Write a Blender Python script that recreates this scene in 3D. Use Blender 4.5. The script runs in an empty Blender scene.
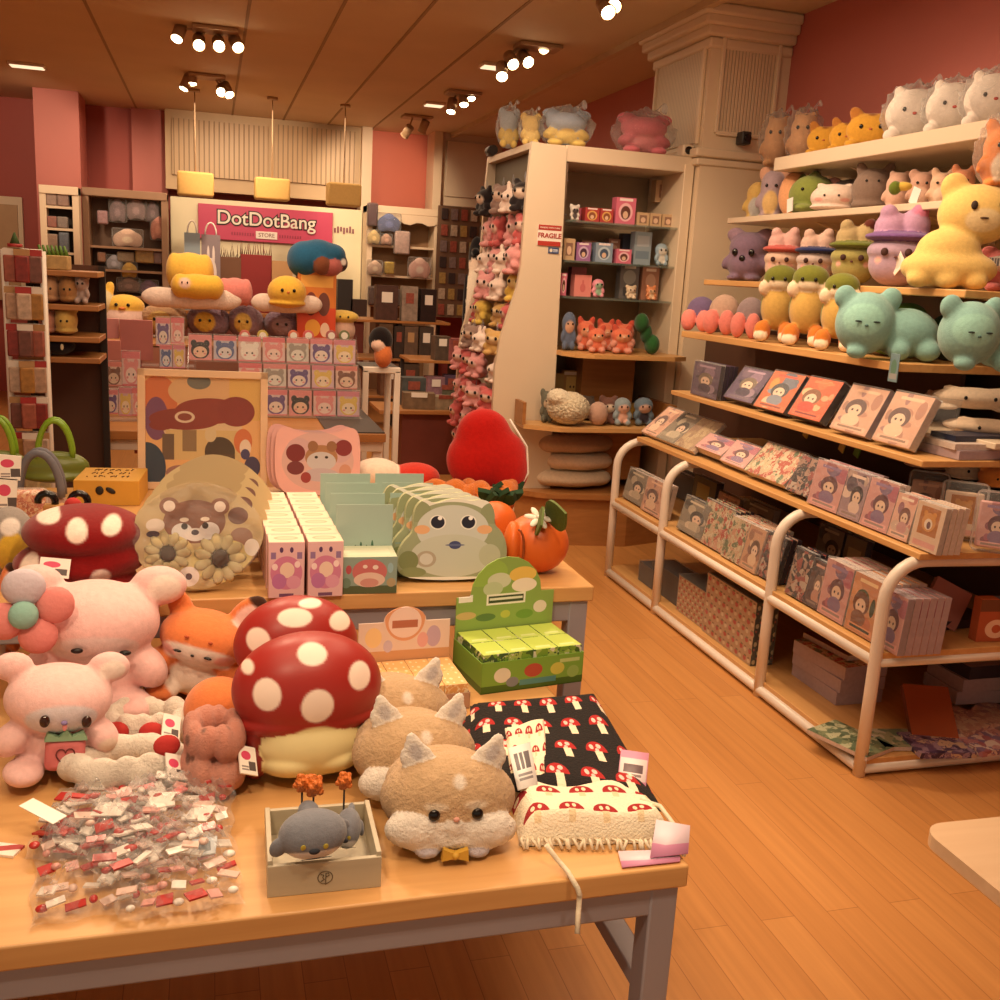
import bpy, bmesh, math, random
import numpy as np
from mathutils import Vector, Matrix, Euler
random.seed(7)
SC = bpy.context.scene
COL = SC.collection
PI = math.pi
# ---------------------------------------------------------------- camera
R = np.array([[0.9608154, -0.2714076, 0.05631771], [-0.00633233, -0.22461318, -0.97442743], [0.27711671, 0.93588826, -0.21753045]])
EYE = np.array([0., 0., 1.55])
FWD = R[2]
def ray(px, py): return R.T @ np.array([px - 500., py - 500., 1000.])
def onZ(px, py, z): d = ray(px, py); return EYE + d * ((z - EYE[2]) / d[2])     # a photo point met on a level surface
def onY(px, py, y): d = ray(px, py); return EYE + d * (y / d[1])
def onX(px, py, x): d = ray(px, py); return EYE + d * (x / d[0])
def depth(p): return float(FWD @ (np.array(p) - EYE))
def span(p, n): return n * depth(p) / 1000.
def fit(x0, y0, x1, y1, z, d):
    """place and size of a thing of depth d standing on a level surface at height z"""
    p = onZ((x0 + x1) / 2, y1, z); q = p + np.array([0, d / 2, 0])
    w = span(q, x1 - x0); t = onY((x0 + x1) / 2, y0, q[1])
    return (float(q[0]), float(q[1]), z), w, max(.01, float(t[2]) - z)
def fitY(x0, y0, x1, y1, Y):
    a = onY((x0 + x1) / 2, (y0 + y1) / 2, Y); k = depth(a) / 1000.
    return (float(a[0]), Y, float(a[2])), (x1 - x0) * k, (y1 - y0) * k
cam = bpy.data.cameras.new('camera'); camo = bpy.data.objects.new('camera', cam); COL.objects.link(camo)
cam.sensor_width = 36; cam.lens = 36; cam.clip_start = .05; cam.clip_end = 60
mw = Matrix.Identity(4)
for i in range(3):
    mw[i][0] = R[0][i]; mw[i][1] = -R[1][i]; mw[i][2] = -R[2][i]; mw[i][3] = EYE[i]
camo.matrix_world = mw
SC.camera = camo
# ---------------------------------------------------------------- objects, names, labels
def tag(o, label=None, cat=None, group=None, kind=None):
    if label: o['label'] = label
    if cat: o['category'] = cat
    if group: o['group'] = group
    if kind: o['kind'] = kind
    return o
def thing(name, label, cat, loc=(0, 0, 0), rz=0, group=None):
    o = bpy.data.objects.new(name, None); COL.objects.link(o); o.empty_display_size = .05
    o.location = loc; o.rotation_euler = (0, 0, math.radians(rz))
    return tag(o, label, cat, group)
def link(name, me, parent=None, loc=(0, 0, 0), rot=(0, 0, 0)):
    o = bpy.data.objects.new(name, me); COL.objects.link(o)
    o.parent = parent; o.location = loc; o.rotation_euler = [math.radians(a) for a in rot]
    return o
def dup(root, loc, rz=None, label=None, group=None):
    r = root.copy(); COL.objects.link(r); r.location = loc
    if rz is not None: r.rotation_euler = (r.rotation_euler[0], r.rotation_euler[1], math.radians(rz))
    if label: r['label'] = label
    if group: r['group'] = group
    for ch in list(root.children):
        c = ch.copy(); COL.objects.link(c); c.parent = r
        for g in list(ch.children):
            d = g.copy(); COL.objects.link(d); d.parent = c
    return r
ORD = ['first', 'second', 'third', 'fourth', 'fifth', 'sixth', 'seventh', 'eighth', 'ninth', 'tenth', 'eleventh', 'twelfth']
# ---------------------------------------------------------------- materials
def lin(c):
    g_ = (c[0] * .35 + c[1] * .5 + c[2] * .15); c = [(x * .9 + g_ * .1) / 255. for x in c]
    return tuple(x / 12.92 if x <= .04045 else ((x + .055) / 1.055) ** 2.4 for x in c)
def L4(c): return (*lin(c), 1.)
MATS = {}
def newmat(name):
    m = bpy.data.materials.new(name); m.use_nodes = True
    nt = m.node_tree; b = nt.nodes['Principled BSDF']
    return m, nt, b
def mixc(nt, fac, a, b):
    n = nt.nodes.new('ShaderNodeMix'); n.data_type = 'RGBA'
    for s, v in ((0, fac), (6, a), (7, b)):
        if hasattr(v, 'links') or hasattr(v, 'is_output'): nt.links.new(v, n.inputs[s])
        else: n.inputs[s].default_value = v
    return n.outputs[2]
def math_(nt, op, a, b=None, c=None):
    n = nt.nodes.new('ShaderNodeMath'); n.operation = op
    for i, v in enumerate((a, b, c)):
        if v is None: continue
        if hasattr(v, 'is_output'): nt.links.new(v, n.inputs[i])
        else: n.inputs[i].default_value = v
    return n.outputs[0]
def noise(nt, scale, det=3, co='Object', rough=.5):
    n = nt.nodes.new('ShaderNodeTexNoise'); n.inputs['Scale'].default_value = scale; n.inputs['Detail'].default_value = det
    n.inputs['Roughness'].default_value = rough
    t = nt.nodes.new('ShaderNodeTexCoord'); nt.links.new(t.outputs[co], n.inputs['Vector'])
    return n.outputs['Fac']
def bump(nt, b, h, strength, dist=.01):
    n = nt.nodes.new('ShaderNodeBump'); n.inputs['Strength'].default_value = strength; n.inputs['Distance'].default_value = dist
    nt.links.new(h, n.inputs['Height']); nt.links.new(n.outputs[0], b.inputs['Normal'])
def mat(name, col, rough=.6, metal=0., var=.12, vs=8, bs=None, bstr=.2, emit=None, sheen=0., spec=None):
    if name in MATS: return MATS[name]
    m, nt, b = newmat(name); MATS[name] = m
    b.inputs['Roughness'].default_value = rough; b.inputs['Metallic'].default_value = metal
    if spec is not None: b.inputs['Specular IOR Level'].default_value = spec
    dark = tuple(x * (1 - var) for x in col)
    nt.links.new(mixc(nt, noise(nt, vs), L4(dark), L4(col)), b.inputs['Base Color'])
    if bs: bump(nt, b, noise(nt, bs), bstr)
    if sheen: b.inputs['Sheen Weight'].default_value = sheen
    if emit:
        b.inputs['Emission Color'].default_value = L4(col); b.inputs['Emission Strength'].default_value = emit
    return m
def plushmat(name, bs, bstr, dist, dark=.78):
    m, nt, b = newmat(name); MATS[name] = m
    a = nt.nodes.new('ShaderNodeAttribute'); a.attribute_name = 'Col'
    n = noise(nt, bs * .5, 4)
    mul = nt.nodes.new('ShaderNodeMix'); mul.data_type = 'RGBA'; mul.blend_type = 'MULTIPLY'; mul.inputs[0].default_value = 1
    nt.links.new(a.outputs['Color'], mul.inputs[6]); nt.links.new(mixc(nt, n, (dark, dark, dark, 1), (1.1, 1.1, 1.1, 1)), mul.inputs[7])
    nt.links.new(mul.outputs[2], b.inputs['Base Color'])
    b.inputs['Roughness'].default_value = .95; b.inputs['Sheen Weight'].default_value = .25; b.inputs['Specular IOR Level'].default_value = .1
    bump(nt, b, noise(nt, bs, 5, rough=.7), bstr, dist)
    return m
PLUSH = plushmat('plush_fabric', 160, .35, .006)
FUR = plushmat('plush_fur', 110, .7, .012, .8)
TERRY = plushmat('terry_fabric', 220, .8, .01, .88)
SHINY = plushmat('soft_vinyl', 30, .05, .002, .93)
SHINY.node_tree.nodes['Principled BSDF'].inputs['Roughness'].default_value = .38
SHINY.node_tree.nodes['Principled BSDF'].inputs['Specular IOR Level'].default_value = .4
SHINY.node_tree.nodes['Principled BSDF'].inputs['Sheen Weight'].default_value = 0
def clear(name, tint=(255, 255, 255), body=.05, rough=.1, bs=46, bstr=.9, fres=.45):
    if name in MATS: return MATS[name]
    m, nt, b = newmat(name); MATS[name] = m
    out = nt.nodes['Material Output']
    b.inputs['Base Color'].default_value = L4(tint); b.inputs['Roughness'].default_value = rough
    b.inputs['Specular IOR Level'].default_value = .9
    bump(nt, b, noise(nt, bs, 2), bstr, .02)
    t = nt.nodes.new('ShaderNodeBsdfTransparent'); t.inputs[0].default_value = (.97, .97, .97, 1)
    lw = nt.nodes.new('ShaderNodeLayerWeight'); lw.inputs[0].default_value = .35
    mx = nt.nodes.new('ShaderNodeMixShader')
    nt.links.new(math_(nt, 'MULTIPLY_ADD', lw.outputs['Fresnel'], fres, body), mx.inputs[0])
    nt.links.new(t.outputs[0], mx.inputs[1]); nt.links.new(b.outputs[0], mx.inputs[2])
    nt.links.new(mx.outputs[0], out.inputs[0])
    return m
CLEAR = clear('clear_plastic_film'); CLEARB = clear('clear_acrylic', body=.015, bs=3, bstr=.02, fres=.16)
GLASS = clear('shelf_glass', (190, 215, 205), body=.16, bs=2, bstr=.02, rough=.05)
def printed(name, cols, scale=18, rough=.35, mixn=None):
    """a busy printed picture: voronoi patches and noise over a palette"""
    if name in MATS: return MATS[name]
    m, nt, b = newmat(name); MATS[name] = m
    t = nt.nodes.new('ShaderNodeTexCoord'); oi = nt.nodes.new('ShaderNodeObjectInfo')
    add = nt.nodes.new('ShaderNodeVectorMath'); add.operation = 'MULTIPLY_ADD'
    nt.links.new(oi.outputs['Random'], add.inputs[0]); add.inputs[1].default_value = (13, 7, 9)
    nt.links.new(t.outputs['Object'], add.inputs[2])
    nz = nt.nodes.new('ShaderNodeTexNoise'); nz.inputs['Scale'].default_value = scale; nz.inputs['Detail'].default_value = 1.5
    nt.links.new(add.outputs[0], nz.inputs['Vector'])
    vo = nt.nodes.new('ShaderNodeTexVoronoi'); vo.inputs['Scale'].default_value = scale * 2.2
    nt.links.new(add.outputs[0], vo.inputs['Vector'])
    dv_ = nt.nodes.new('ShaderNodeVectorMath'); dv_.operation = 'MULTIPLY_ADD'; dv_.inputs[1].default_value = (.035, .035, .035)
    nt.links.new(nz.outputs['Color'], dv_.inputs[0]); nt.links.new(add.outputs[0], dv_.inputs[2]); nt.links.new(dv_.outputs[0], vo.inputs['Vector'])
    sp = nt.nodes.new('ShaderNodeSeparateColor'); nt.links.new(vo.outputs['Color'], sp.inputs[0])
    n2 = nt.nodes.new('ShaderNodeTexNoise'); n2.inputs['Scale'].default_value = scale * 5; nt.links.new(add.outputs[0], n2.inputs['Vector'])
    f = math_(nt, 'ADD', math_(nt, 'MULTIPLY', sp.outputs[0], .72), math_(nt, 'MULTIPLY', n2.outputs['Fac'], .3))
    cr = nt.nodes.new('ShaderNodeValToRGB'); cr.color_ramp.interpolation = 'CONSTANT'
    nt.links.new(f, cr.inputs[0])
    els = cr.color_ramp.elements; n = len(cols)
    while len(els) < n: els.new(.5)
    for i, c in enumerate(cols):
        els[i].position = 0 if i == 0 else .1 + .82 * i / n
        els[i].color = L4(c)
    nt.links.new(cr.outputs[0], b.inputs['Base Color'])
    b.inputs['Roughness'].default_value = rough
    return m
def decal(name, base, layers, plane='xz', rough=.45, tile=None, co='Generated', bs=None, bstr=.3, tdist=.01, jitter=0.):
    """flat artwork: ellipses 'e' and rectangles 'r' (cx, cy, rx, ry, colour) laid over a base colour, in the bounds of the mesh"""
    if name in MATS: return MATS[name]
    m, nt, b = newmat(name); MATS[name] = m
    t = nt.nodes.new('ShaderNodeTexCoord'); s = nt.nodes.new('ShaderNodeSeparateXYZ')
    if co == 'UV':
        nt.links.new(t.outputs['UV'], s.inputs[0]); u, v = s.outputs[0], s.outputs[1]
    else:
        nt.links.new(t.outputs['Generated'], s.inputs[0])
        u, v = [s.outputs['xyz'.index(a)] for a in plane]
    if tile:
        u = math_(nt, 'MULTIPLY', u, float(tile[0])); v = math_(nt, 'MULTIPLY', v, float(tile[1]))
        if jitter:
            u = math_(nt, 'MULTIPLY_ADD', math_(nt, 'FLOOR', v), .5, u)
        u = math_(nt, 'FRACT', u); v = math_(nt, 'FRACT', v)
    if jitter:
        nn = math_(nt, 'SUBTRACT', noise(nt, 60, 2), .5)
        u = math_(nt, 'MULTIPLY_ADD', nn, jitter, u); v = math_(nt, 'MULTIPLY_ADD', nn, jitter, v)
    col = L4(base)
    for ly in layers:
        k, cx, cy, rx, ry, c = ly
        du = math_(nt, 'MULTIPLY', math_(nt, 'SUBTRACT', u, cx), 1. / rx); dv = math_(nt, 'MULTIPLY', math_(nt, 'SUBTRACT', v, cy), 1. / ry)
        if k == 'e': d = math_(nt, 'ADD', math_(nt, 'MULTIPLY', du, du), math_(nt, 'MULTIPLY', dv, dv))
        elif k == 'h': d = math_(nt, 'MAXIMUM', math_(nt, 'ADD', math_(nt, 'MULTIPLY', du, du), math_(nt, 'MULTIPLY', dv, dv)), math_(nt, 'MULTIPLY_ADD', dv, -8., .9))
        else: d = math_(nt, 'MAXIMUM', math_(nt, 'ABSOLUTE', du), math_(nt, 'ABSOLUTE', dv))
        col = mixc(nt, math_(nt, 'LESS_THAN', d, 1.), col, L4(c))
    if hasattr(col, 'is_output'): nt.links.new(col, b.inputs['Base Color'])
    else: b.inputs['Base Color'].default_value = col
    b.inputs['Roughness'].default_value = rough
    if bs: bump(nt, b, noise(nt, bs, 4), bstr, tdist)
    return m
# ---------------------------------------------------------------- mesh building
class MB:
    def __init__(s): s.b = bmesh.new()
    def _m(s, vs, mi, smooth=False):
        fs = {f for v in vs for f in v.link_faces}
        for f in fs: f.material_index = mi; f.smooth = smooth
    def box(s, c, size, m=0, rot=(0, 0, 0), bev=0, seg=2):
        M = Matrix.Translation(c) @ Euler([math.radians(a) for a in rot]).to_matrix().to_4x4() @ Matrix.Diagonal((*size, 1))
        vs = bmesh.ops.create_cube(s.b, size=1, matrix=M)['verts']
        s._m(vs, m)
        if bev:
            es = list({e for v in vs for e in v.link_edges})
            r = bmesh.ops.bevel(s.b, geom=es, offset=bev, segments=seg, affect='EDGES', profile=.5)
            for f in r['faces']: f.material_index = m; f.smooth = True
        return s
    def ell(s, c, r, m=0, rot=(0, 0, 0), u=14, v=9):
        M = Matrix.Translation(c) @ Euler([math.radians(a) for a in rot]).to_matrix().to_4x4() @ Matrix.Diagonal((*r, 1))
        s._m(bmesh.ops.create_uvsphere(s.b, u_segments=u, v_segments=v, radius=1, matrix=M)['verts'], m, True); return s
    def cyl(s, c, r, h, m=0, rot=(0, 0, 0), n=16, r2=None, bev=0):
        M = Matrix.Translation(c) @ Euler([math.radians(a) for a in rot]).to_matrix().to_4x4()
        vs = bmesh.ops.create_cone(s.b, cap_ends=True, segments=n, radius1=r, radius2=r if r2 is None else r2, depth=h, matrix=M)['verts']
        s._m(vs, m, False)
        for f in {f for v in vs for f in v.link_faces}:
            if len(f.verts) == 4: f.smooth = True
        return s
    def prism(s, poly, y0, y1, m=0, plane='xz', smooth=False):
        def P(a, b, t): return (a, t, b) if plane == 'xz' else ((a, b, t) if plane == 'xy' else (t, a, b))
        A = [s.b.verts.new(P(a, b, y0)) for a, b in poly]; B = [s.b.verts.new(P(a, b, y1)) for a, b in poly]
        n = len(poly); fs = [s.b.faces.new(A), s.b.faces.new(B[::-1])]
        for i in range(n):
            f = s.b.faces.new((A[(i + 1) % n], A[i], B[i], B[(i + 1) % n])); f.smooth = smooth; fs.append(f)
        for f in fs: f.material_index = m
        bmesh.ops.recalc_face_normals(s.b, faces=fs)
        return s
    def tube(s, pts, r, m=0, n=10, closed=False):
        pts = [Vector(p) for p in pts]; k = len(pts)
        rs = r if isinstance(r, (list, tuple)) else [r] * k
        rings = []; up = None
        for i, p in enumerate(pts):
            a = pts[(i - 1) % k] if (i or closed) else p; c = pts[(i + 1) % k] if (i < k - 1 or closed) else p
            t = (c - a).normalized()
            if up is None:
                up = Vector((0, 0, 1)) if abs(t.z) < .9 else Vector((1, 0, 0))
            x = (up - t * up.dot(t)).normalized(); y = t.cross(x); up = x
            rings.append([s.b.verts.new(p + (x * math.cos(2 * PI * j / n) + y * math.sin(2 * PI * j / n)) * rs[i]) for j in range(n)])
        fs = []
        for i in range(k if closed else k - 1):
            A, B = rings[i], rings[(i + 1) % k]
            for j in range(n): fs.append(s.b.faces.new((A[j], A[(j + 1) % n], B[(j + 1) % n], B[j])))
        for f in fs: f.smooth = True
        if not closed: fs += [s.b.faces.new(rings[0][::-1]), s.b.faces.new(rings[-1])]
        for f in fs: f.material_index = m
        bmesh.ops.recalc_face_normals(s.b, faces=fs)
        return s
    def lathe(s, prof, c=(0, 0, 0), m=0, n=24):
        rings = [[s.b.verts.new((c[0] + r * math.cos(2 * PI * j / n), c[1] + r * math.sin(2 * PI * j / n), c[2] + z)) for j in range(n)] for r, z in prof]
        fs = []
        for A, B in zip(rings, rings[1:]):
            for j in range(n): fs.append(s.b.faces.new((A[j], A[(j + 1) % n], B[(j + 1) % n], B[j])))
        for f in fs: f.smooth = True; f.material_index = m
        bmesh.ops.recalc_face_normals(s.b, faces=fs)
        return s
    def sheet(s, nx, ny, fn, m=0, thick=0):
        """a cloth: fn(u, v) -> point, u and v from 0 to 1"""
        V = [[s.b.verts.new(fn(i / nx, j / ny)) for j in range(ny + 1)] for i in range(nx + 1)]
        fs = []
        uv = s.b.loops.layers.uv.verify()
        for i in range(nx):
            for j in range(ny):
                f = s.b.faces.new((V[i][j], V[i + 1][j], V[i + 1][j + 1], V[i][j + 1])); f.smooth = True; f.material_index = m; fs.append(f)
                for lp, (a, c) in zip(f.loops, ((i, j), (i + 1, j), (i + 1, j + 1), (i, j + 1))): lp[uv].uv = (a / nx, c / ny)
        bmesh.ops.recalc_face_normals(s.b, faces=fs)
        if thick: bmesh.ops.solidify(s.b, geom=fs, thickness=thick)
        return s
    def mesh(s, mats, name='mesh'):
        me = bpy.data.meshes.new(name); s.b.to_mesh(me); s.b.free()
        for m in (mats if isinstance(mats, (list, tuple)) else [mats]): me.materials.append(m)
        return me
    def build(s, name, mats, parent=None, loc=(0, 0, 0), rot=(0, 0, 0)): return link(name, s.mesh(mats, name), parent, loc, rot)
# ---------------------------------------------------------------- soft bodies: smooth union of ellipsoids turned into one continuous skin
def _rot(e): return np.array(Euler([math.radians(a) for a in e]).to_matrix())
def _sd(P, b):
    q = P - np.array(b[0])
    if len(b) > 3 and b[3] is not None: q = q @ _rot(b[3])
    r = np.array(b[1]); k0 = np.sqrt(((q / r) ** 2).sum(-1)); k1 = np.sqrt(((q / (r * r)) ** 2).sum(-1)) + 1e-9
    return k0 * (k0 - 1) / k1
def soft_arrays(blobs, paints, N, k, fuzz):
    lo = np.min([np.array(b[0]) - max(b[1]) for b in blobs], 0); hi = np.max([np.array(b[0]) + max(b[1]) for b in blobs], 0)
    h = (hi - lo).max() / N; lo -= 2 * h; n = np.ceil((hi + 2 * h - lo) / h).astype(int) + 1
    ax = [lo[i] + h * np.arange(n[i]) for i in range(3)]
    P = np.stack(np.meshgrid(*ax, indexing='ij'), -1)
    D = None
    for b in blobs:
        d = _sd(P, b)
        if D is None: D = d
        else:
            t = np.clip(.5 + .5 * (D - d) / k, 0, 1); D = D * (1 - t) + d * t - k * t * (1 - t)
    S = D < 0
    cs = [slice(0, -1), slice(1, None)]
    num = np.zeros((*(n - 1), 3)); cnt = np.zeros(n - 1)
    corners = [(a, b, c) for a in (0, 1) for b in (0, 1) for c in (0, 1)]
    for a in corners:
        for axn in range(3):
            if a[axn]: continue
            e = list(a); e[axn] = 1
            d0 = D[tuple(cs[i] for i in a)]; d1 = D[tuple(cs[i] for i in e)]
            x = (d0 < 0) != (d1 < 0)
            t = np.where(x, d0 / np.where(x, d0 - d1, 1), 0)
            off = [np.full(t.shape, float(v)) for v in a]; off[axn] = t
            num += np.where(x[..., None], np.stack(off, -1), 0); cnt += x
    act = cnt > 0
    idx = -np.ones(act.shape, int); idx[act] = np.arange(act.sum())
    ijk = np.argwhere(act)
    V = lo + h * (ijk + num[act] / cnt[act][:, None])
    faces = []
    for axn in range(3):
        a0 = [slice(1, -1)] * 3; a1 = [slice(1, -1)] * 3
        a0[axn] = slice(0, -1); a1[axn] = slice(1, None)
        s0, s1 = S[tuple(a0)], S[tuple(a1)]
        o = [1, 1, 1]; o[axn] = 0
        u, w = [(1, 2), (2, 0), (0, 1)][axn]
        for flip in (0, 1):
            ii = np.argwhere((s0 & ~s1) if flip == 0 else (~s0 & s1)) + np.array(o)
            if not len(ii): continue
            def g(du, dw):
                q = ii.copy(); q[:, u] -= du; q[:, w] -= dw; return idx[q[:, 0], q[:, 1], q[:, 2]]
            quad = np.stack([g(1, 1), g(0, 1), g(0, 0), g(1, 0)], -1)
            faces.append(quad if flip == 0 else quad[:, ::-1])
    F = np.concatenate(faces); F = F[(F >= 0).all(1)]
    ds = np.stack([_sd(V, b) for b in blobs], -1)
    cols = np.array([lin(b[2]) for b in blobs])[ds.argmin(1)]
    for p in paints:
        wt = np.clip(.5 - _sd(V, p) / (1.1 * h), 0, 1)[:, None]; cols = cols * (1 - wt) + np.array(lin(p[2])) * wt
    if fuzz:
        rng = np.random.default_rng(3); c = V.mean(0); nn = V - c; nn /= np.linalg.norm(nn, axis=1)[:, None] + 1e-9
        V = V + nn * (rng.random(len(V))[:, None] - .5) * fuzz
    return V, F, cols
CACHE = {}
def to_mesh(V, F, cols, m):
    me = bpy.data.meshes.new('soft'); me.vertices.add(len(V)); me.vertices.foreach_set('co', V.ravel())
    me.loops.add(F.size); me.loops.foreach_set('vertex_index', F.ravel().astype(np.int32))
    me.polygons.add(len(F)); me.polygons.foreach_set('loop_start', np.arange(0, F.size, 4, dtype=np.int32))
    me.update(calc_edges=True); me.validate()
    me.polygons.foreach_set('use_smooth', np.ones(len(me.polygons), bool))
    at = me.color_attributes.new('Col', 'FLOAT_COLOR', 'POINT')
    at.data.foreach_set('color', np.concatenate([cols, np.ones((len(cols), 1))], 1).astype(np.float32).ravel())
    me.materials.append(m)
    return me
BLACK = mat('glossy_black', (18, 14, 14), .15, var=.05)
def soft(name, label, cat, loc, dims, design, rz=0, group=None, m=None, tilt=(0, 0), key=None, N=None):
    """a soft toy: an Empty at its base > one continuous body and its sewn-on parts. dims = width, depth, height in metres"""
    m = m or design.get('mat', PLUSH); N = N or design.get('N', 34)
    k = (design['key'], N)
    if k not in CACHE: CACHE[k] = soft_arrays(design['blobs'], design.get('paints', []), N, design.get('k', .07), design.get('fuzz', 0))
    V0, F, cols = CACHE[k]
    lo, hi = V0.min(0), V0.max(0); ctr = np.array([(lo[0] + hi[0]) / 2, (lo[1] + hi[1]) / 2, lo[2]])
    dm = np.array(dims, float)
    for i in range(3):
        if dims[i] is None: dm[i] = np.nan
    s = dm / (hi - lo)
    if np.isnan(s).any(): s = np.where(np.isnan(s), np.nanmean(s), s)
    r = thing(name, label, cat, loc, rz, group)
    r.rotation_euler = (math.radians(tilt[0]), math.radians(tilt[1]), math.radians(rz))
    mk = ('m', k, tuple(np.round(s, 3)), m.name)
    if mk not in CACHE: CACHE[mk] = to_mesh((V0 - ctr) * s, F, cols, m)
    link('body', CACHE[mk], r)
    sm = float(np.mean(s))
    for p in design.get('parts', []):                      # (name, x, z, (rx, ry, rz), material or colour[, side])
        nm, x, z, rr, pm = p[:5]
        near = (np.abs(V0[:, 0] - x) < .06) & (np.abs(V0[:, 2] - z) < .06)
        if len(p) > 5 and p[5] is not None: y = p[5]
        else: y = V0[near, 1].min() if near.any() else lo[1]
        q = (np.array([x, y, z]) - ctr) * s
        if not hasattr(pm, 'node_tree'): pm = mat('sewn_%d_%d_%d' % tuple(pm), pm, .8, var=.08, vs=60)
        rot = p[6] if len(p) > 6 else (0, 0, 0)
        if len(rr) == 3:
            kk = ('p', tuple(np.round(np.array(rr) * sm, 4)), pm.name)
            if kk not in CACHE: CACHE[kk] = MB().ell((0, 0, 0), [a * sm for a in rr]).mesh(pm)
            link(nm, CACHE[kk], r, q, rot)
        else: rr[3](r, q, sm)                              # a builder of its own
    return r
def carton(name, label, cat, loc, w, d, h, front, side, top=None, rz=0, group=None, tilt=0, bev=0, parent=None, wrap=False):
    """a box, book or pack: printed face to the front, plain sides"""
    k = ('c', round(w, 3), round(d, 3), round(h, 3), front.name, side.name, (top or side).name, bev)
    if k not in CACHE:
        b = MB().box((0, 0, h / 2), (w, d, h), 1, bev=bev, seg=1)
        b.b.normal_update()
        for f in b.b.faces:
            if f.normal.y < -.9: f.material_index = 0
            elif abs(f.normal.z) > .9: f.material_index = 2
        CACHE[k] = b.mesh([front, side, top or side], name)
    o = link(name, CACHE[k], parent, loc, (tilt, 0, rz))
    if label: tag(o, label, cat, group)
    if wrap:
        kk = ('w',) + k[1:4]
        if kk not in CACHE: CACHE[kk] = MB().box((0, 0, h / 2 + .0035), (w + .005, d + .005, h + .006), bev=.002, seg=1).mesh(CLEAR)
        link('plastic_wrap', CACHE[kk], o)
    return o
def text(name, s, size, m, parent, loc, rot=(90, 0, 0), off=0., ext=.001, align='CENTER', squash=None):
    c = bpy.data.curves.new(name, 'FONT'); c.body = s; c.size = size; c.align_x = align; c.align_y = 'CENTER'
    c.extrude = ext; c.offset = off; c.materials.append(m)
    o = bpy.data.objects.new(name, c); COL.objects.link(o); o.parent = parent; o.location = loc
    o.rotation_euler = [math.radians(a) for a in rot]
    bpy.context.view_layer.update()
    me = bpy.data.meshes.new_from_object(o.evaluated_get(bpy.context.evaluated_depsgraph_get()))
    q = bpy.data.objects.new(name, me); COL.objects.link(q); q.parent = parent; q.location = loc; q.rotation_euler = o.rotation_euler
    bpy.data.objects.remove(o); return q
def struct(name, mb, mats, loc=(0, 0, 0)):
    o = mb.build(name, mats, None, loc); o['kind'] = 'structure'; return o
# ---------------------------------------------------------------- common materials
CREAM = mat('cream_paint', (238, 214, 182), .45, var=.04, vs=3)
WHITE = mat('white_paint', (228, 206, 178), .35, var=.04, vs=3)
WALLBEIGE = mat('beige_slat_panel', (205, 180, 140), .6, var=.08)
PINKW = mat('pink_wall_paint', (206, 112, 102), .55, var=.06, vs=2)
PINKD = mat('deep_pink_wall_paint', (192, 84, 74), .6, var=.08, vs=2)
STEEL = mat('grey_blue_steel', (168, 164, 176), .4, .15, var=.08, vs=5)
TUBEW = mat('white_powder_coat', (236, 222, 208), .3, var=.04)
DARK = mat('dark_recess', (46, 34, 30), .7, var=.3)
DARKGREY = mat('dark_grey_metal', (62, 58, 58), .45, .3)
PAPER = mat('white_paper', (244, 236, 226), .6, var=.04)
KRAFT = mat('kraft_card', (196, 150, 100), .7, var=.08)
def wood(name, c1, c2, axis=0, sc=1.4, rough=.38):
    m, nt, b = newmat(name); MATS[name] = m
    t = nt.nodes.new('ShaderNodeTexCoord'); mp = nt.nodes.new('ShaderNodeMapping')
    s = [26, 26, 26]; s[axis] = 1.6; mp.inputs['Scale'].default_value = [v * sc for v in s]
    nt.links.new(t.outputs['Object'], mp.inputs[0])
    n = nt.nodes.new('ShaderNodeTexNoise'); n.inputs['Scale'].default_value = 1; n.inputs['Detail'].default_value = 5; n.inputs['Distortion'].default_value = .4
    nt.links.new(mp.outputs[0], n.inputs['Vector'])
    nt.links.new(mixc(nt, n.outputs['Fac'], L4(c1), L4(c2)), b.inputs['Base Color'])
    b.inputs['Roughness'].default_value = rough
    return m
WOODX = wood('birch_ply_across', (196, 136, 72), (232, 180, 112), 0)
WOODY = wood('birch_ply_along', (196, 136, 72), (232, 180, 112), 1)
WOODD = wood('honey_wood', (150, 92, 44), (196, 132, 70), 0)
WOODP = wood('pale_maple', (226, 186, 144), (242, 208, 170), 0)
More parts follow.
